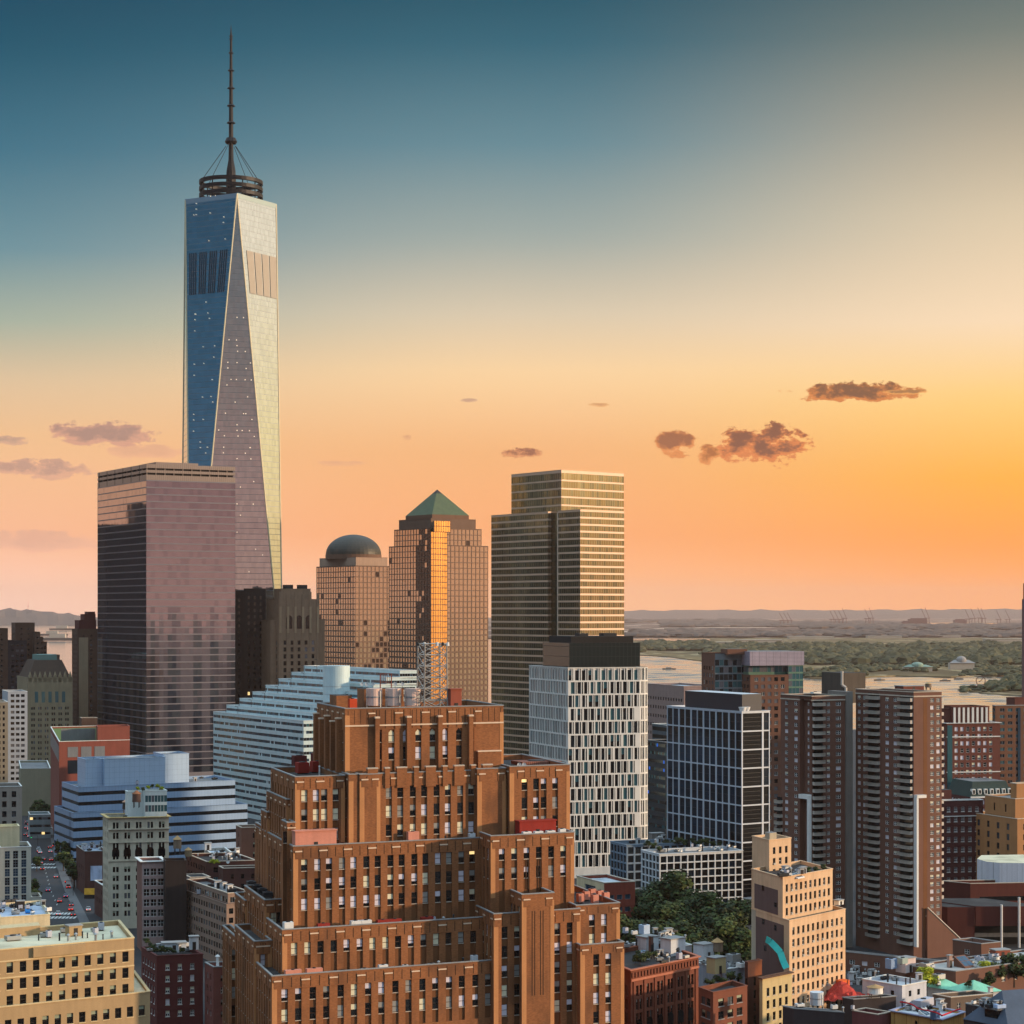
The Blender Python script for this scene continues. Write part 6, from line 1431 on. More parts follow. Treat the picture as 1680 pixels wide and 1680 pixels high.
REDM = mat('oxide red metal', '#8e2a20', var=.1, streak=.1); PINKM = mat('salmon metal', '#c98570', var=.08, streak=.12); MARM = mat('maroon metal', '#56201f', var=.1, streak=.1)
BLUM = mat('bright blue tarp', '#1f7ac9', var=.08, streak=.05); VIOL = mat('grey lilac metal', '#a9abb6', var=.08, streak=.1)
def aopy(px, v, z): return HZ+(CAMH-z)*PX/AO.pt(AO.U(px, v), v)[1]
t5_D = AO.pt(t5[0]+20, t5[2])[1]
# on the stepped brown tower
z3, z4, z5_, zr = t3[4]-1.3, t4l[4]-1.3, t5[4]-1.3, t3r[4]-1.3
unit('tank_house', 'long salmon pink metal housing on the middle ledge of the brown tower', 'roof equipment', 515, aopy(515, 13.9, z3), z3, 10.2, 2.4, 4.6, PINKM, 24, 'house', top=PINKM)
unit('ventilation_unit', 'small salmon pink louvred unit on the middle ledge of the brown tower', 'roof equipment', 677, aopy(677, 13.6, z3), z3, 2.8, 1.4, 3.2, PINKM, 24)
M_ = [('dark maroon tank on the upper left roof, nearest the tower wall', 522, 1254, 3.6, MARM), ('dark maroon tank on the upper left roof, leftmost of the row', 490, 1258, 3.4, MARM), ('red metal box on the upper left roof, front left', 495, 1270, 2.9, REDM), ('red metal box on the upper left roof, front right beside a white pipe', 522, 1268, 3.9, REDM)]
for lb, px, py, w, m in M_: unit('metal_tank', lb, 'roof equipment', px, py, z4, w, 2.6, 2.6, m, 24)
unit('pipe_stack', 'white pipe rising from the upper left roof of the brown tower', 'pipe', 524, 1275, z4, .35, .35, 2.6, STEELW, 0, 'pipe')
for i, lb in enumerate(('leftmost', 'middle', 'rightmost')):
    unit('water_tank', lb+' pale pink steel tank on a frame on the top roof', 'water tank', 613+31.5*i, HZ+(CAMH-z5_)*PX/(t5_D+6), z5_, 4.0, 4.0, 5.6, mat('pale pink steel', '#d9b8a8', var=.08, streak=.15), 0, 'vat', 'steel tanks on the tower top')
unit('roof_shed', 'brick red box beside the lattice mast on the top roof', 'roof equipment', 745, HZ+(CAMH-z5_)*PX/(t5_D+6), z5_, 2.9, 2.6, 5.4, mat('brick red panel', '#8f4a38', var=.06), 24, 'house', top=mat('brick red panel', '#8f4a38'))
unit('lift_winch', 'orange red winch at the top roof corner', 'roof equipment', 578, HZ+(CAMH-z5_)*PX/(t5_D+3), z5_, 1.9, 1.4, 3.0, mat('orange red paint', '#b3401f'), 24)
for px, py, s, q in ((602, 1141, 1.1, 'leftmost, on the penthouse edge'), (612, 1143, .9, 'second from the left'), (648, 1138, 1.0, 'right of the rusty cage'), (660, 1139, .9, 'rightmost'), (594, 1150, 1.0, 'low by the winch')):
    unit('satellite_dish', 'white dish antenna on the top roof, '+q, 'antenna', px, HZ+(CAMH-z5_-5.3)*PX/(t5_D+19), z5_+5.3, s, s, 1.3, STEELW, 0, 'dish')
y = t5_D+20; x = X(633, y); o = empty('antenna_cage', 'rusty red open steel cage on the top roof penthouse', 'antenna', (x, y, z5_+5.3)); RUST = mat('rusty steel', '#6b3426', var=.15)
for sx, sy in ((-1,-1),(1,-1),(1,1),(-1,1)): M = MB(); M.tube((x+sx*1.4, y+sy*.9, z5_+5.3), (x+sx*1.4, y+sy*.9, z5_+8.9), .09, RUST, 4); M.build('post', o)
for k in range(7): M = MB(); M.tube((x-1.4+2.8*k/6, y-.9, z5_+6.5), (x-1.4+2.8*k/6, y-.9, z5_+8.9), .06, RUST, 4); M.build('bar', o)
for zz in (6.5, 8.9): M = MB(); M.tube((x-1.4, y-.9, z5_+zz), (x+1.4, y-.9, z5_+zz), .08, RUST, 4); M.tube((x-1.4, y+.9, z5_+zz), (x+1.4, y+.9, z5_+zz), .08, RUST, 4); M.build('rail', o)
# lattice mast
y = t5_D+9; x = X(709, y); o = empty('lattice_mast', 'open steel lattice mast with dish antennas on the brown tower top', 'mast', (x, y, z5_)); LM = mat('mast steel', '#a39d95', rough=.5, metal=.3, var=.1); hh = Z(1056, y)-z5_
lev = 6
cor = lambda k, i: (x+(4.3-.35*k/lev)*math.cos(R(45+90*i+20)), y+(4.3-.35*k/lev)*math.sin(R(45+90*i+20)), z5_+hh*k/lev)
for i in range(4): M = MB(); M.tube(cor(0, i), cor(lev, i), .2, LM, 5); M.build('mast_leg', o)
for k in range(lev+1):
    for i in range(4):
        M = MB(); M.tube(cor(k, i), cor(k, (i+1) % 4), .12, LM, 4)
        if k < lev: M.tube(cor(k, i), cor(k+1, (i+1) % 4), .11, LM, 4); M.tube(cor(k, (i+1) % 4), cor(k+1, i), .11, LM, 4)
        M.build('bracing', o)
for i, px in enumerate((686, 697, 706, 718, 727, 735)):
    M = MB(); xx = x+(px-709)/PX*y; M.cyl(xx, y-2.6, z5_+hh-.5, z5_+hh+.4, .42, .3, 8, STEELW if i % 2 else STEELD); M.build('antenna', o)
unit('cooling_unit', 'long red metal container on the right ledge of the brown tower', 'roof equipment', 879, aopy(879, 8.2, zr), zr, 9.8, 2.6, 4.0, REDM, 24, 'house', top=REDM)
for i, px in enumerate((864, 883, 903)): unit('condenser', 'white condenser in front of the red container, '+('leftmost', 'middle', 'rightmost')[i], 'roof equipment', px, aopy(px, 5.3, zr), zr, 2.2, 1.2, 1.6, STEELW, 24, 'box', 'condensers by the red container')
unit('ventilation_unit', 'white square unit at the right end of the red container ledge', 'roof equipment', 922, aopy(922, 5.3, zr), zr, 1.6, 1.3, 1.9, STEELW, 24)
unit('ventilation_unit', 'white tank like unit at the lower left ledge corner of the brown tower', 'roof equipment', 472, aopy(472, 8.0, t2[4]-1.3), t2[4]-1.3, 2.2, 1.6, 2.6, STEELW, 24)
for i, px in enumerate((583, 600)): unit('condenser', ('left', 'right')[i]+' white condenser on the lower ledge of the brown tower', 'roof equipment', px, aopy(px, 8.2, t2[4]-1.3), t2[4]-1.3, 2.5, 1.4, 1.9, STEELW, 24)
for i, px in enumerate((530, 628, 648, 700)): unit('red_skid', 'low dark red pipe skid on the lower ledge, '+('leftmost', 'second from left', 'third from left', 'rightmost')[i], 'roof equipment', px, aopy(px, 9.2, t2[4]-1.3), t2[4]-1.3, 3.0, 1.2, 1.6, REDM, 24)
for i, px in enumerate((480, 515)): unit('red_duct', ('left', 'right')[i]+' rose red duct section on the lowest ledge of the brown tower', 'roof equipment', px, aopy(px, 1.4, t1[4]-1.3), t1[4]-1.3, 3.8, 1.2, 1.9, PINKM, 24)
unit('ventilation_unit', 'white low unit on the lowest ledge of the brown tower', 'roof equipment', 628, aopy(628, 1.2, t1[4]-1.3), t1[4]-1.3, 2.2, 1.1, 1.6, STEELW, 24)
for i, (px, py) in enumerate(((952, 1482), (962, 1478), (972, 1474), (984, 1477), (994, 1480), (976, 1484))):
    unit('cooling_tower', 'salmon red cooling unit clustered on the right shoulder of the brown tower', 'roof equipment', px, py, p2[4]-1.2, 1.5, 1.5, 2.1, PINKM, 24, 'box', 'cooling units on the right shoulder')
unit('roof_deck', 'red brown slatted roof frame on the upper right shoulder of the brown tower', 'roof equipment', 880, 1257, t4r[4]-1.3, 11, 7, .9, mat('slatted red deck', '#8a5848', grid=(.6, 99, .15), gcol='#5a3328'), 24)
for i, px in enumerate((852, 860)): unit('satellite_dish', ('left', 'right')[i]+' round dish on the upper right shoulder of the brown tower', 'antenna', px, 1262, t4r[4]-1.3, 1.1, 1.1, 1.4, STEELW, 0, 'dish')
for i, py in enumerate((1455, 1461, 1467, 1473)): unit('fan_bank', 'dark fan unit in the row on the left shoulder, '+('farthest', 'second', 'third', 'nearest')[i], 'roof equipment', 411+9*i, py, l3[4]-1.0, 2.2, 2.6, 1.0, STEELD, 17)
SNAP = True
# loft tower roof
b_, f_ = LT; zl_ = f_.z(1342)-1
unit('water_tank', 'tall timber water tank with peaked roof between white penthouses on the loft tower', 'water tank', 224, 1325, zl_+6, 3.0, 3.0, 5.6, mat('rust brown tank', '#5d463c', var=.15, streak=.3), 0, 'tank', top=mat('rust tank roof', '#8a5a3c'))
unit('water_tank', 'dark squat water tank left of the blue tarp box on the loft tower', 'water tank', 207, 1335, zl_, 2.8, 2.8, 5.0, mat('black tank timber', '#3a3430', var=.15, streak=.3), 0, 'tank', top=mat('rose tank roof', '#b08a72'))
unit('tarp_box', 'bright blue wrapped box on the loft tower roof', 'roof equipment', 221, 1337, zl_, 2.2, 2.0, 4.4, BLUM, 12, 'house', top=BLUM)
unit('roof_platform', 'dark steel platform along the front of the loft tower roof', 'roof equipment', 222, 1342, zl_, 8.5, 2.5, .7, STEELD, 12)
# others: label, kind, px, py, z, w, d, h, material, angle
EQ = [
 ('stair_house', 'small tan stair house with grey door on the buff brick roof', 'house', 121, 1535, zt and TB.root.location.z+34.0, 3.2, 2.6, 2.4, TAN, 33),
 ('condenser', 'grey condenser frame on the left part of the buff brick roof', 'box', 21, 1543, 34.0, 3.4, 2.2, .9, STEEL, 33),
 ('chimney_stack', 'black chimney stack on the pale blue roof behind the buff building', 'house', 34, 1494, 22.0, 2.2, 1.6, 2.8, OLD2, 20),
 ('ventilation_unit', 'blue covered unit near the pale blue roof at the left edge', 'box', 46, 1522, 19.0, 1.6, 1.4, 1.0, BLUM, 20),
 ('water_tank', 'grey timber water tank behind the black brick slab', 'tank', 291, 1402, 26.6, 2.9, 2.9, 6.2, WOODT, 0),
 ('water_tank', 'short tan water tank right of the black brick slab', 'tank', 309, 1412, 24, 2.6, 2.6, 4.4, mat('tan tank', '#84725a', var=.15, streak=.3), 0),
 ('roof_shed', 'white shed with dark green wall on the maroon block roof', 'house', 285, 1557, 18.6, 6.5, 3.4, 2.4, mat('white shed', '#c9cdd0', var=.08), 14),
 ('roof_shed', 'white tall box at the right end of the maroon block roof', 'house', 318, 1557, 18.6, 2.4, 2.2, 3.4, WRF, 14),
 ('pipe_stack', 'white standing pipe on the narrow rose brick roof', 'pipe', 357, 1582, 16.6, .8, .8, 2.8, STEELW, 0),
 ('roof_shed', 'white bulkhead among the low roofs left of the stepped tower', 'house', 341, 1392, 22, 2.4, 2.2, 2.6, WRF, 14),
 ('satellite_dish', 'white dome vent on the maroon roofs left of the stepped tower', 'dish', 374, 1418, 22.5, 1.2, 1.2, 1.2, STEELW, 0),
 ('water_tank', 'grey water tank with peaked yellow roof by the cream loft building', 'tank', 1177, 1571, 17.5, 3.2, 3.2, 5.2, WOODT, 0),
 ('stair_house', 'straw yellow stair house under the peaked water tank', 'house', 1175, 1596, 13.6, 4.2, 3.2, 4.2, YEL, 40),
 ('roof_shed', 'large white box left of the peaked water tank', 'house', 1155, 1573, 14, 4.4, 4, 4.2, WRF, 40),
 ('ventilation_unit', 'silver ventilation unit right of the peaked water tank', 'box', 1203, 1575, 14.6, 3.4, 2.6, 3.0, STEEL, 40),
 ('roof_shed', 'white walled roof house with dark door above the arched building', 'house', 1104, 1566, 17.8, 5.4, 4, 4.4, WRF, 40),
 ('roof_shed', 'white roof house with blue top behind the arched building', 'house', 1062, 1558, 17.5, 4.6, 4, 3.6, WRF, 40),
 ('ventilation_unit', 'pale blue cube unit on the white roofs by the park', 'box', 1057, 1533, 17.5, 2.4, 2.2, 2.6, mat('pale blue unit', '#9fb0c4', var=.06), 40),
 ('ventilation_unit', 'flat dark grey unit on the white roofs by the park', 'box', 1095, 1549, 17.5, 4.4, 3, .9, STEEL, 40),
 ('solar_panel', 'dark slanted panel on the arched building roof', 'sky', 1058, 1571, 18.6, 2.6, 3, 2.0, DRK, 40),
 ('chimney_stack', 'brown chimney on the white roofs by the arched building', 'house', 1068, 1562, 18.6, .9, .9, 4.2, BRN, 40),
 ('ventilation_unit', 'white low unit on the grey walled crowded roof', 'box', 1217, 1588, 14, 2.6, 2, 1.2, STEELW, 40),
 ('skylight', 'white slanted skylight on the cream loft upper terrace', 'sky', 1308, 1440, 39.3, 3.4, 2.6, 1.2, STEELW, 50),
 ('roof_shed', 'pale lean to on the cream loft right terrace', 'house', 1376, 1484, 29, 2.6, 1.6, 1.2, CAPW, 50),
 ('skylight', 'slanted skylight with blue panes on brick base by the balcony towers', 'sky', 1583, 1586, 11.2, 4.6, 4.4, 3.0, BRN, 35),
 ('roof_shed', 'red brick roof hut with blue door on the plaza roof', 'house', 1641, 1566, 9.4, 5, 3, 2.4, mat('hut brick', '#8a4a38', var=.1), 20),
 ('canopy', 'white square canopy tent among the lower right roofs', 'tank', 1436, 1636, 5.2, 4.2, 4.2, 3.2, STEELW, 0),
 ('water_tank', 'white boxy tank on a steel stand at the lower right', 'vat', 1340, 1655, 12.5, 3.4, 3.4, 4.2, WRF, 0),
 ('ventilation_unit', 'blue grey tall duct on the white terraces', 'box', 1462, 1590, 8.4, 2.6, 2.2, 2.8, mat('blue grey duct', '#7d93b0', var=.08), 40),
 ('stair_house', 'pale pink stair house on the white terraces', 'house', 1486, 1594, 7.4, 4.6, 3.6, 4.0, mat('pale pink render', '#c7b4b0', var=.1), 40),
 ('ventilation_unit', 'green grey cabinet on top of the pink stair house roofs', 'box', 1481, 1582, 11.6, 2.4, 1.8, 1.6, mat('sage cabinet', '#93a19a', var=.08), 40),
 ('ventilation_unit', 'silver box unit right of the pink stair house', 'box', 1520, 1603, 6.2, 3.6, 2.6, 1.6, STEEL, 40),
 ('ventilation_unit', 'second silver box unit behind the yellow green tree', 'box', 1540, 1607, 6.0, 3.2, 2.2, 1.3, STEEL, 40),
 ('chimney_stack', 'thin dark chimney pipe on the white terraces', 'pipe', 1428, 1612, 6.2, .5, .5, 4.2, STEELD, 0),
 ('chimney_stack', 'thin grey chimney pipe right of the dark one on the terraces', 'pipe', 1439, 1610, 6.2, .5, .5, 4.6, STEEL, 0),
 ('chimney_stack', 'cluster of pinkish chimney pots by the plaza roof', 'house', 1558, 1600, 6.2, 1.3, 1.0, 3.4, mat('pinkish chimney', '#9c8076', var=.1), 35),
 ('roof_unit', 'white long unit with blue cabinets on the timber clad building', 'box', 1515, 1650, 11.6, 7, 2.2, 1.5, VIOL, 52),
 ('ventilation_unit', 'dark blue cabinet on the timber clad building', 'box', 1534, 1646, 11.6, 2.2, 1.6, 2.0, mat('slate blue cabinet', '#5a6f8a', var=.08), 52),
 ('skylight', 'open white skylight hatch on the timber clad building', 'sky', 1518, 1640, 11.6, 3.0, 2.4, 1.6, STEELW, 52),
 ('chimney_stack', 'white topped brick chimney behind the dark rowhouse', 'house', 1625, 1640, 7.0, 1.0, 1.0, 3.2, CAPW, 24),
 ('ventilation_unit', 'white blue covered unit on the dark rowhouse roof', 'box', 1640, 1655, 9.8, 2.6, 1.8, .9, mat('blue white cover', '#a9bcd8', var=.15), 24),
 ('roof_unit', 'pale grey low unit on the charcoal brick roof', 'box', 1312, 1652, 11, 2, 1.6, .6, STEELW, 20),
 ('roof_shed', 'light grey bulkhead on the blue grey podium block', 'house', 1077, 1378, 23, 5, 3, 2.6, CON, 20),
 ('red_awning', 'coral red awning on the blue grey podium roof', 'house', 1083, 1387, 23, 4.6, 2.4, .9, mat('coral awning', '#c9584a', var=.06), 20),
 ('water_tank', 'squat timber water tank on the right balcony tower roof', 'tank', 1523, 1132, 83, 2.4, 2.4, 2.6, WOODT, 0),
 ('roof_house', 'flat maroon lift house on the right balcony tower roof', 'house', 1492, 1133, 83, 9, 5, 1.6, mat('maroon lift house', '#6b3a30', var=.1), 27),
 ('ventilation_unit', 'white vent row unit left of the tank house on the left balcony tower', 'box', 1338, 1141, 81.8, 3, 2, 1.0, STEELW, 27),
 ('ventilation_unit', 'white vent unit at the left end of the right balcony tower roof', 'box', 1424, 1135, 82.6, 2.6, 2, 1.0, STEELW, 27),
]
for nm, lb, kd, px, py, z, w, d, h, m, a in EQ: unit(nm, lb, {'water_tank': 'water tank', 'satellite_dish': 'antenna', 'skylight': 'skylight', 'chimney_stack': 'chimney', 'canopy': 'canopy', 'pipe_stack': 'pipe'}.get(nm, 'roof equipment'), px, py, z, w, d, h, m, a, kd)
# red hose on the timber building, rusty red netting heap, orange net, teal chute
x0, y0 = gz(1478, 1645, 11.9); x1, y1 = gz(1545, 1668, 11.9); x2, y2 = gz(1580, 1655, 11.9); M = MB(); RH = mat('red hose', '#b3232e', var=.05, streak=0)
pts = [(x0+(x1-x0)*t+.5*math.sin(t*9), y0+(y1-y0)*t+.8, 11.95+.25*abs(math.sin(t*6))) for t in [i/12 for i in range(13)]]+[(x1+(x2-x1)*t, y1+(y2-y1)*t+.8, 11.95) for t in (.3, .6, .9)]
for p, q in zip(pts, pts[1:]): M.tube(p, q, .22, RH, 5)
o = M.build('hose', None, (x1, y1, 11.9)); o['label'] = 'red hose looped along the roof edge of the timber clad building'; o['category'] = 'hose'
def netting(name, label, cx_, cy_, z, w, d, h, m, seed):
    r = random.Random(seed); M = MB(); n = 14; g = [[None]*(n+1) for _ in range(n+1)]
    for i in range(n+1):
        for j in range(n+1):
            u, v = i/n*2-1, j/n*2-1; k = max(0, 1-(u*u+v*v)*.55); g[i][j] = (cx_+u*w/2, cy_+v*d/2, z+h*k*(.6+.4*math.sin(3.1*u+seed)*math.cos(2.3*v))+r.uniform(-.12,.12)*h)
    for i in range(n):
        for j in range(n): M.face([g[i][j], g[i+1][j], g[i+1][j+1], g[i][j+1]], m)
    o = M.build(name, None, (cx_, cy_, z)); o['label'] = label; o['category'] = 'netting'
x, y = gz(1400, 1645, 5); netting('debris_netting', 'heap of rusty red netting draped over the low roofs', x-2.5, y, 6, 12, 11, 4.6, mat('rusty red net', '#a5362c', var=.25, scale=.8, streak=.3, fine=.3), 2)
x, y = gz(1452, 1640, 5); netting('debris_netting', 'strip of red netting beside the timber clad building', x, y+2, 5.4, 9, 6, 1.6, mat('scarlet net', '#a8302c', var=.25, scale=.8, streak=.2), 5)
x, y = gz(1382, 1622, 8); o = empty('safety_net', 'bright orange safety net box beside the cream loft building', 'netting', (x, y, 8)); M = MB(); ORG = mat('orange net', '#e0662e', var=.15, streak=.2)
M.box(x, y, 8, 3.2, 2.4, 2.4, ORG, .6); M.build('net', o)
for sx in (-1.4, 1.4): M = MB(); M.tube((x+sx, y-.6, 6), (x+sx, y-.6, 11), .08, STEELD, 4); M.build('post', o)
# teal chute
M = MB(); P3 = lambda px, py, D: (X(px, D), D, Z(py, D))
path = [P3(1257, 1541, 566), P3(1264, 1545, 563), P3(1272, 1553, 560), P3(1280, 1562, 557), P3(1285, 1577, 555), P3(1290, 1588, 553)]
for p, q in zip(path, path[1:]):
    p, q = Vector(p), Vector(q); s = Vector((.0, 1.0, .0)); t = (q-p).normalized(); e = t.cross(s).normalized()*.85
    a = [p-e-s*.5, p+e-s*.5, p+e+s*.5, p-e+s*.5]; c = [q-e-s*.5, q+e-s*.5, q+e+s*.5, q-e+s*.5]
    for i in range(4): j = (i+1) % 4; M.face([a[i], a[j], c[j], c[i]], TEAL)
o = M.build('debris_chute', None, path[-1]); o['label'] = 'bright teal chute curving down the plum side wall of the cream loft building'; o['category'] = 'chute'

# small crowded roof things, nothing tells the ones of a group apart
r = random.Random(77)
def crowd(n, px0, px1, py0, py1, z, label, group, kinds, cat='roof equipment', name='roof_vent'):
    for _ in range(n):
        for _t in range(12):
            px, py = r.uniform(px0, px1), r.uniform(py0, py1)
            if seat(px, py, z)[3]: break
        else: continue
        kd, w, d, h, m = r.choice(kinds); k = r.uniform(.7, 1.3)
        unit(name, label, cat, px, py, z, w*k, d*k, h*k, m, r.choice((20, 40, 45)), kd, group)
SV = [('box', 1.3, 1.0, .8, STEELW), ('box', 1.8, 1.2, .7, STEEL), ('box', 1.0, 1.0, 1.3, VIOL), ('pipe', .4, .4, 1.6, STEELD), ('pipe', .5, .5, 1.2, STEEL), ('house', 1.6, 1.2, 1.8, WRF), ('box', 2.4, 1.0, .6, STEELD)]
crowd(34, 1024, 1128, 1530, 1556, 17.8, 'small vent or cabinet crowded on the white roofs beside the park trees', 'small vents on the park side roofs', SV)
crowd(27, 1145, 1232, 1574, 1600, 13.6, 'small vent or cabinet crowded on the grey walled roof by the peaked tank', 'small vents on the grey walled roof', SV)
crowd(44, 1395, 1540, 1588, 1618, 6.5, 'small vent or cabinet crowded on the white terraces below the balcony towers', 'small vents on the white terraces', SV)
crowd(23, 1480, 1575, 1640, 1660, 11.9, 'small vent or cabinet crowded on the timber clad building', 'small vents on the timber building', SV)
crowd(23, 1300, 1400, 1655, 1676, 11, 'small vent or cabinet on the sunken grey roofs in the bottom right', 'small vents on the sunken grey roofs', SV)
crowd(30, 1590, 1675, 1640, 1672, 8, 'small vent or chimney among the dark rowhouse roofs at the right', 'small vents on the rowhouse roofs', SV)
crowd(17, 1570, 1660, 1570, 1590, 9, 'small white vent on the pale plaza roof', 'small vents on the plaza roof', SV[:3])
crowd(20, 1040, 1140, 1568, 1582, 18.2, 'small vent on the arched red brick building roof', 'small vents on the arched building roof', SV)
crowd(23, 0, 80, 1478, 1500, 22.2, 'small vent or cabinet on the pale blue roof behind the buff building', 'small vents on the pale blue roof', SV)
crowd(17, 10, 190, 1525, 1545, 34.2, 'small vent on the cream roof of the buff brick building', 'small vents on the cream roof', SV[1:5])
crowd(23, 245, 330, 1545, 1562, 18.4, 'small vent or cabinet on the dark maroon block roof', 'small vents on the maroon block roof', SV)
crowd(27, 312, 410, 1392, 1440, 22.5, 'small vent or cabinet among the low roofs left of the stepped tower', 'small vents on the low roofs', SV)
crowd(13, 315, 385, 1452, 1470, 24, 'small vent on the beige and maroon corner loft roof', 'small vents on the corner loft roof', SV)
crowd(13, 130, 170, 1384, 1398, 17, 'small vent on the sooty brick building roof', 'small vents on the sooty building roof', SV)
crowd(20, 1070, 1215, 1388, 1399, 24.8, 'small planter or vent in the white podium roof garden', 'small planters on the white podium', SV[:4])
crowd(17, 1010, 1115, 1375, 1384, 23, 'small vent on the blue grey podium roof', 'small vents on the blue grey podium', SV)
crowd(17, 1285, 1360, 1432, 1440, 39, 'small vent on the upper roof of the cream loft building', 'small vents on the cream loft roof', SV)
crowd(17, 135, 380, 1262, 1290, 33, 'small vent on the roof of the pale blue banded block', 'small vents on the blue block roof', SV)
SNAP = False
for k, (a, c, z, v) in enumerate(((590, 800, t1[4]-1.2, 3), (600, 800, t2[4]-1.2, 10), (640, 790, t3[4]-1.2, 14.6))):
    for i in range(7):
        px = a+(c-a)*(i+r.random())/7; p = AO.pt(AO.U(px, v-.6), v-.6); kd, w, d, h, m = r.choice(SV); lb = ('lowest', 'lower', 'middle')[k]
        unit('roof_vent', 'small vent or cabinet along the '+lb+' ledge of the brown tower', 'roof equipment', px, HZ+(CAMH-z)*PX/p[1], z, w, min(d, 1), h*1.1, m, 24, kd if kd != 'house' else 'box', 'small vents on the '+lb+' ledge')
# ---------------------------------------------------------------- avenue: markings, cars, signals
WHT = mat('road paint', '#b9b9b4', var=.1, streak=0)
PAV = mat('pavement slab', '#5b5b5c', var=.15, streak=0)
def gpt(px, py): return gp(px, py, 0)
av = [(-150, 700), (-165, 760), (-187, 840), (-215, 950), (-255, 1120)]
for side, wd in ((-1, 3.6), (1, 3.6)):
    M = MB()
    for (x0, y0), (x1, y1) in zip(av, av[1:]):
        for_ = [(x0+side*9.6, y0), (x1+side*9.6, y1), (x1+side*(9.6+wd), y1), (x0+side*(9.6+wd), y0)]
        if side > 0: for_ = for_[::-1]
        a = for_ if sum((for_[i][0]*for_[(i+1)%4][1]-for_[(i+1)%4][0]*for_[i][1]) for i in range(4)) > 0 else for_[::-1]
        M.prism(a, 0, .14, PAV)
    struct('pavement', M)
def avx(D):
    for (x0, y0), (x1, y1) in zip(av, av[1:]):
        if D <= y1 or (x1, y1) == av[-1]: return x0+(x1-x0)*(D-y0)/(y1-y0)
for D in (768, 778, 918, 930):
    for i in range(14):
        M = MB(); x = avx(D)-9.4+18.8*(i+.5)/14; M.prism([(x-.45, D-2.6), (x+.45, D-2.6), (x+.35, D+2.6), (x-.55, D+2.6)], .004, .008, WHT); struct('road_marking', M)
for D in range(800, 930, 12):
    for q in (-4, 4): M = MB(); x = avx(D)+q; M.prism([(x-.1, D), (x+.1, D), (x-.5, D+4), (x-.7, D+4)], .004, .008, WHT); struct('road_marking', M)
def car_mesh(o, body, lm):
    x = 0
    M = MB()   # lower body with bevelled nose and tail, then the cabin
    pr = [(-2.2, .35), (-2.25, .75), (-1.35, .95), (1.5, .95), (2.2, .8), (2.25, .35)]; w = .88
    for s in (-1, 1):
        q = [(u, s*w, z) for u, z in pr]; M.face(q if s < 0 else q[::-1], body)
    for (u0, z0), (u1, z1) in zip(pr, pr[1:]): M.face([(u0, -w, z0), (u0, w, z0), (u1, w, z1), (u1, -w, z1)][::-1][::-1], body)
    M.face([(-2.2, -w, .35), (2.25, -w, .35), (2.25, w, .35), (-2.2, w, .35)][::-1], F_DK); M.build('body', o)
    M = MB(); lo = [(-1.2, -w*.94), (1.45, -w*.94), (1.45, w*.94), (-1.2, w*.94)]; hi = [(-.55, -w*.74), (.95, -w*.74), (.95, w*.74), (-.55, w*.74)]
    for i in range(4): j = (i+1) % 4; M.face([(*lo[i], .95), (*lo[j], .95), (*hi[j], 1.45), (*hi[i], 1.45)], G_BK)
    M.build('window', o); M = MB(); M.face([(*p, 1.45) for p in hi], body); M.build('roof', o)
    for sx in (-1.4, 1.4):
        for sy in (-.8, .8):
            M = MB(); n = 10
            M.face([(sx+.34*math.cos(6.283*i/n), sy+(.12 if sy > 0 else -.12), .34+.34*math.sin(6.283*i/n)) for i in range(n)], F_DK)
            for i in range(n): a, c = 6.283*i/n, 6.283*(i+1)/n; M.face([(sx+.34*math.cos(a), sy-.12, .34+.34*math.sin(a)), (sx+.34*math.cos(c), sy-.12, .34+.34*math.sin(c)), (sx+.34*math.cos(c), sy+.12, .34+.34*math.sin(c)), (sx+.34*math.cos(a), sy+.12, .34+.34*math.sin(a))], F_DK)
            M.build('wheel', o)
    for sy in (-.6, .6): M = MB(); M.box(-2.27, sy, .6, .06, .3, .16, lm); M.build('tail_light', o)
    for sy in (-.6, .6): M = MB(); M.box(2.24, sy, .55, .06, .32, .16, LITW); M.build('headlight', o)
TAIL = mat('tail lamp', '#ff2a14', emit=2.0, var=0, streak=0, fine=0)
CARC = {'red': '#9c2418', 'black': '#16171a', 'silver': '#a5a8ab', 'white': '#d0d0cc', 'blue': '#2c3f66', 'yellow': '#c9962a', 'grey': '#5a5d61'}
PRC = {}; r = random.Random(5)
def car(c, x, y, rot, label, group='cars on the avenue'):
    if c not in PRC:
        o = empty('car', label, 'car', (0, 0, 0), group); car_mesh(o, mat('car paint '+c, CARC[c], rough=.3, var=.03, streak=0, fine=0, spec=.5), TAIL); PRC[c] = o
    else: o = copy_tree(PRC[c]); o.name = 'car'
    o.location = (x, y, .01); o.rotation_euler.z = rot; o['label'] = label; o['category'] = 'car'; o['group'] = group
for c, px, py in (('red', 98, 1480), ('black', 117, 1486), ('silver', 145, 1494), ('yellow', 150, 1466), ('red', 84, 1412), ('white', 66, 1400), ('black', 72, 1411), ('grey', 92, 1440), ('red', 112, 1457), ('blue', 108, 1472)):
    x, y, _ = gpt(px, py); car(c, x, y, R(100+r.uniform(-3, 3)), c+' car driving along the dark avenue'+{('red', 98): ', nearest the lower crosswalk', ('red', 84): ', beyond the upper crosswalk', ('red', 112): ', by the right pavement', ('black', 117): ' right of the red car', ('black', 72): ' near the far crosswalk'}.get((c, px), ''))
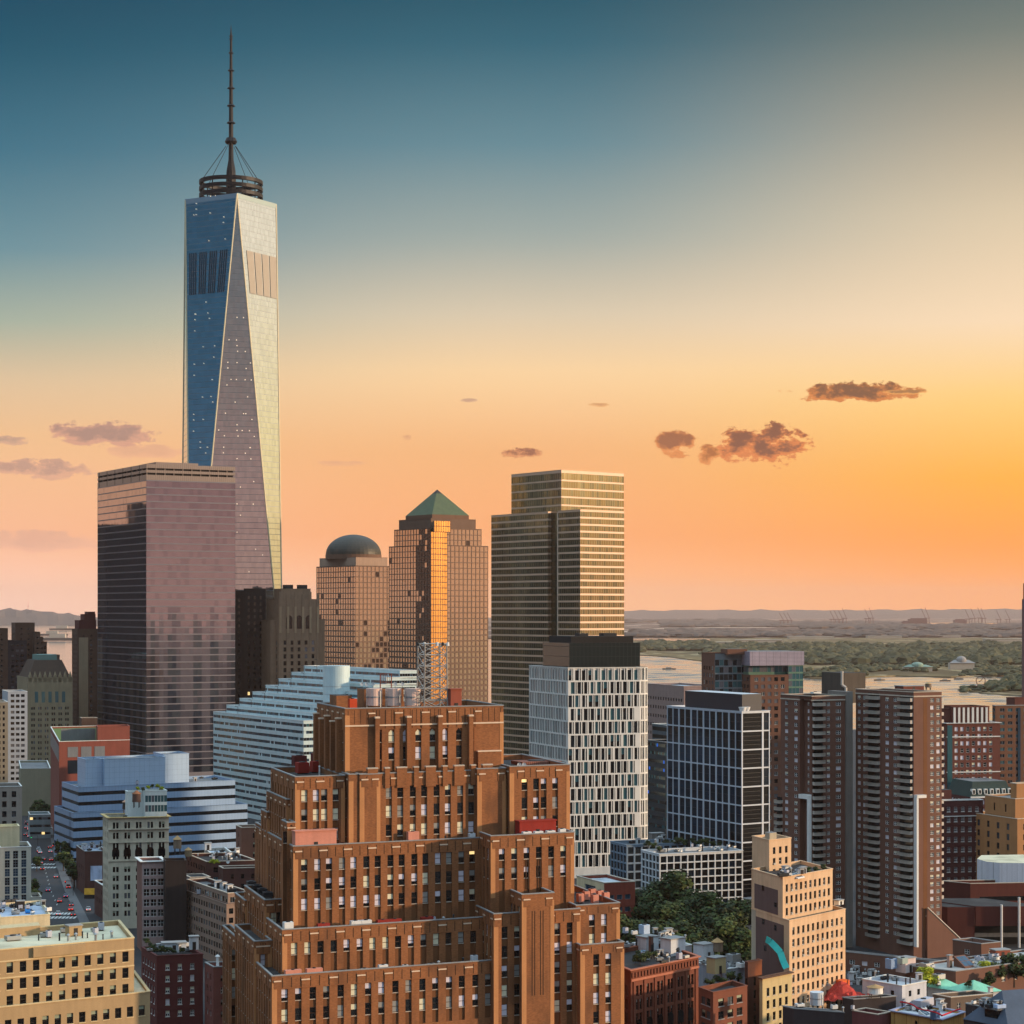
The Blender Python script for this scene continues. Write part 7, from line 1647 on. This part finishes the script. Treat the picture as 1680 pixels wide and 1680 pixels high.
for i in range(26):
    D = r.uniform(770, 1000); c = r.choice(('grey', 'black', 'silver', 'white', 'red', 'blue')); q = r.choice((-8.4, -3, 3, 8.4))
    car(c, avx(D)+q, D, R(104+r.uniform(-2, 2)), c+(' car parked along the kerb of the avenue' if abs(q) > 5 else ' car in the lanes of the avenue'), 'cars parked along the avenue' if abs(q) > 5 else 'cars in the avenue lanes')
for i in range(34):
    py = r.uniform(1338, 1374); px = 42+r.random()*40; c = r.choice(('white', 'silver', 'grey', 'black', 'white')); x, y, _ = gpt(px, py)
    car(c, x, y, R(r.choice((95, 100, 10))), c+' car in the dense traffic at the far end of the avenue', 'cars at the far end of the avenue')
for px, py, h in ((98, 1408, 6), (62, 1392, 6), (120, 1470, 6), (88, 1372, 6)):
    x, y, _ = gpt(px, py); o = empty('traffic_signal', 'traffic signal with '+{98: 'red', 62: 'green', 120: 'red', 88: 'green'}[px]+' light '+{98: 'by the upper crosswalk', 62: 'at the far junction', 120: 'by the lower crosswalk', 88: 'beside the red block'}[px], 'traffic signal', (x, y, 0))
    M = MB(); M.tube((x, y, 0), (x, y, h), .1, STEELD, 5); M.tube((x, y, h), (x-3, y, h), .07, STEELD, 5); M.build('post', o)
    M = MB(); M.box(x-3, y, h-1.1, .4, .35, 1.1, STEELD); M.build('housing', o)
    M = MB(); M.box(x-3, y-.2, h-.5 if px in (98, 120) else h-1.0, .26, .1, .3, TAIL if px in (98, 120) else mat('green lamp', '#2ae07a', emit=2, var=0, streak=0, fine=0)); M.build('lamp', o)
# far shore details
def far_thing(name, label, cat, px, py, group=None): x, y, z = gp(px, py, 1.2); return empty(name, label, cat, (x, y, 1.2), group), x, y
CRN = mat('hazy crane steel', '#6e4a48', var=.05, streak=0, fine=0)
def crane(px, py, h, lean=1, D=15500, group='harbour cranes on the horizon'):
    x, y = X(px, D), D; o = empty('harbour_crane', 'thin harbour crane standing on the far horizon', 'crane', (x, y, 2), group)
    for s in (-1, 1): M = MB(); M.tube((x+s*14, y, 2), (x+s*9, y, h*.55), 2.2, CRN, 4); M.build('leg', o)
    M = MB(); M.tube((x-25, y, h*.55), (x+20, y, h*.55), 2.2, CRN, 4); M.build('girder', o)
    M = MB(); M.tube((x+12, y, h*.55), (x-20*lean, y, h*1.25), 1.8, CRN, 4); M.build('boom', o)
for px, h in ((1366, 95), (1373, 95), (1380, 95), (1386, 110), (1423, 105), (1430, 112), (1516, 105), (1522, 112), (1588, 100), (1597, 108), (1608, 114), (1614, 108), (1639, 95), (1654, 95), (1283, 80), (1290, 80), (1296, 80)): crane(px, 0, h)
PAL = mat('pale terminal wall', '#b5a898', var=.08, streak=0); GRD = mat('faded green roof', '#7f9484', var=.08, streak=0); GRY2 = mat('grey terminal roof', '#8f8a86', var=.08, streak=0)
def hall(label, px, py, w, d, h, roofm, dome=False):
    o, x, y = far_thing('terminal_hall', label, 'building', px, py); M = MB(); M.box(x, y, 1.2, w, d, h, PAL); M.build('wall', o); M = MB()
    if dome: M.cyl(x, y, 1.2+h, 1.2+h*1.4, w*.22, w*.22, 16, roofm); M.dome(x, y, 1.2+h*1.4, w*.22, h*.7, 16, 5, roofm)
    for sgn in (-1, 1): M.face([(x-w/2-2, y+sgn*(d/2+2), 1.2+h), (x+w/2+2, y+sgn*(d/2+2), 1.2+h), (x+w*.3, y, 1.2+h*1.5), (x-w*.3, y, 1.2+h*1.5)][::sgn], roofm)
    M.build('roof', o)
hall('long white terminal with faded green roof on the far shore', 1505, 1101, 52, 16, 8, GRD, True)
hall('pale domed terminal hall on the far shore', 1577, 1098, 46, 20, 12, GRY2, True)
for i, (px, py, w) in enumerate(((1010, 1041, 200), (1060, 1036, 160), (1180, 1058, 120), (1245, 1054, 160), (1330, 1048, 180), (1450, 1047, 140), (1545, 1046, 150), (1290, 1037, 170), (1120, 1033, 220), (1650, 1052, 160))):
    o, x, y = far_thing('warehouse', 'long pale flat warehouse on the hazy far shore', 'warehouse', px, py, 'warehouses on the far shore'); M = MB(); M.box(x, y, 1.2, w, 50, 9, PAL); M.build('wall', o); M = MB(); M.box(x, y, 10.2, w+3, 53, 1, mat('pale warehouse roof', '#c0b4a6', var=.08, streak=0)); M.build('roof', o)
for i, (px, py, w, h) in enumerate(((1505, 1028, 130, 36), (1487, 1028, 60, 24), (1575, 1027, 90, 30))):
    o, x, y = far_thing('distant_block', 'hazy dark block rising from the far woods near the horizon', 'building', px, py, 'hazy blocks near the horizon'); M = MB(); M.box(x, y, 1.2, w, 60, h*1.5, CRN); M.build('wall', o); M = MB(); M.box(x, y, 1.2+h*1.5, w*.7, 50, 7, CRN); M.build('roof', o)
# big clock sign on the spit
x, y, _ = gp(1609, 1128, 1.0); o = empty('shore_clock', 'large round open clock on a pink lit base at the water edge', 'clock', (x, y, 1)); CK = mat('clock steel', '#5c4038', var=.05, streak=0, fine=0)
cz = Z(1117, y); rr = 7.6/PX*y
for k in range(24):
    a, c = 6.2832*k/24, 6.2832*(k+1)/24; 
M = MB()
for k in range(24): a, c = 6.2832*k/24, 6.2832*(k+1)/24; M.tube((x+rr*math.cos(a), y, cz+rr*math.sin(a)), (x+rr*math.cos(c), y, cz+rr*math.sin(c)), .55, CK, 5)
M.build('rim', o)
for a, l in ((55, .75), (205, .45)): M = MB(); M.tube((x, y-.3, cz), (x+rr*l*math.cos(R(a)), y-.3, cz+rr*l*math.sin(R(a))), .5, CK, 5); M.build('clock_hand', o)
for k in range(12): a = 6.2832*k/12; M = MB(); M.tube((x+rr*.82*math.cos(a), y, cz+rr*.82*math.sin(a)), (x+rr*math.cos(a), y, cz+rr*math.sin(a)), .35, CK, 4); M.build('hour_mark', o)
M = MB(); M.box(x, y, 1, 14, 3, cz-rr-1, mat('pink lit panel', '#ff6f9c', emit=.6, var=0, streak=0, fine=0)); M.build('base', o)
# boats and barges
def boat(label, px, py, L, grp=None):
    x, y, _ = gp(px, py, 0); o = empty('boat', label, 'boat', (x, y, -.5), grp); DKH = mat('boat hull', '#4a4644', var=.1, streak=0)
    M = MB(); h = L*.07; M.prism([(x-L/2, y-L*.1), (x+L*.4, y-L*.1), (x+L/2, y), (x+L*.4, y+L*.1), (x-L/2, y+L*.1)], -.5, h, DKH); M.build('hull', o)
    M = MB(); M.prism([(x-L*.25, y-L*.06), (x+L*.15, y-L*.06), (x+L*.15, y+L*.06), (x-L*.25, y+L*.06)], h, h*2.4, PAL); M.build('cabin', o)
boat('dark cargo vessel lying in the harbour, nearest the towers', 98, 1051, 150); boat('smaller dark vessel behind the nearest cargo vessel in the harbour', 88, 1043, 130); boat('pale ship far out in the harbour', 104, 1034, 160)
boat('small boat with wake on the bright river', 1098, 1098, 26); boat('tiny boat near the far bank of the river', 1443, 1116, 18); boat('tiny boat right of the gridded crown on the river', 1551, 1117, 18); boat('small craft below the far shore terminal', 1573, 1114, 16)
ox, oy, oz = (X(46, 17500), 17500, 150); o = empty('radio_mast', 'thin radio mast on the distant left hill', 'mast', (ox, oy, oz-30)); M = MB(); M.tube((ox, oy, oz-30), (ox, oy, oz+48), 1.4, CRN, 4, .6); M.build('mast', o); M = MB(); M.tube((ox-8, oy, oz+4), (ox+8, oy, oz+4), .8, CRN, 4); M.build('crossbar', o)

x, y, _ = gpt(149, 1474); o = empty('shop_sign', 'yellow lit shop front sign at the foot of the cream loft tower', 'sign', (x, y, 0)); M = MB(); M.box(x, y, 1.5, 5, .4, 2.4, mat('yellow lit panel', '#a8842f', emit=.25, var=.4, scale=.6, streak=0)); M.build('panel', o); M = MB(); M.box(x, y, 0, 5, .8, 1.5, F_DK); M.build('base', o)
flush_all()
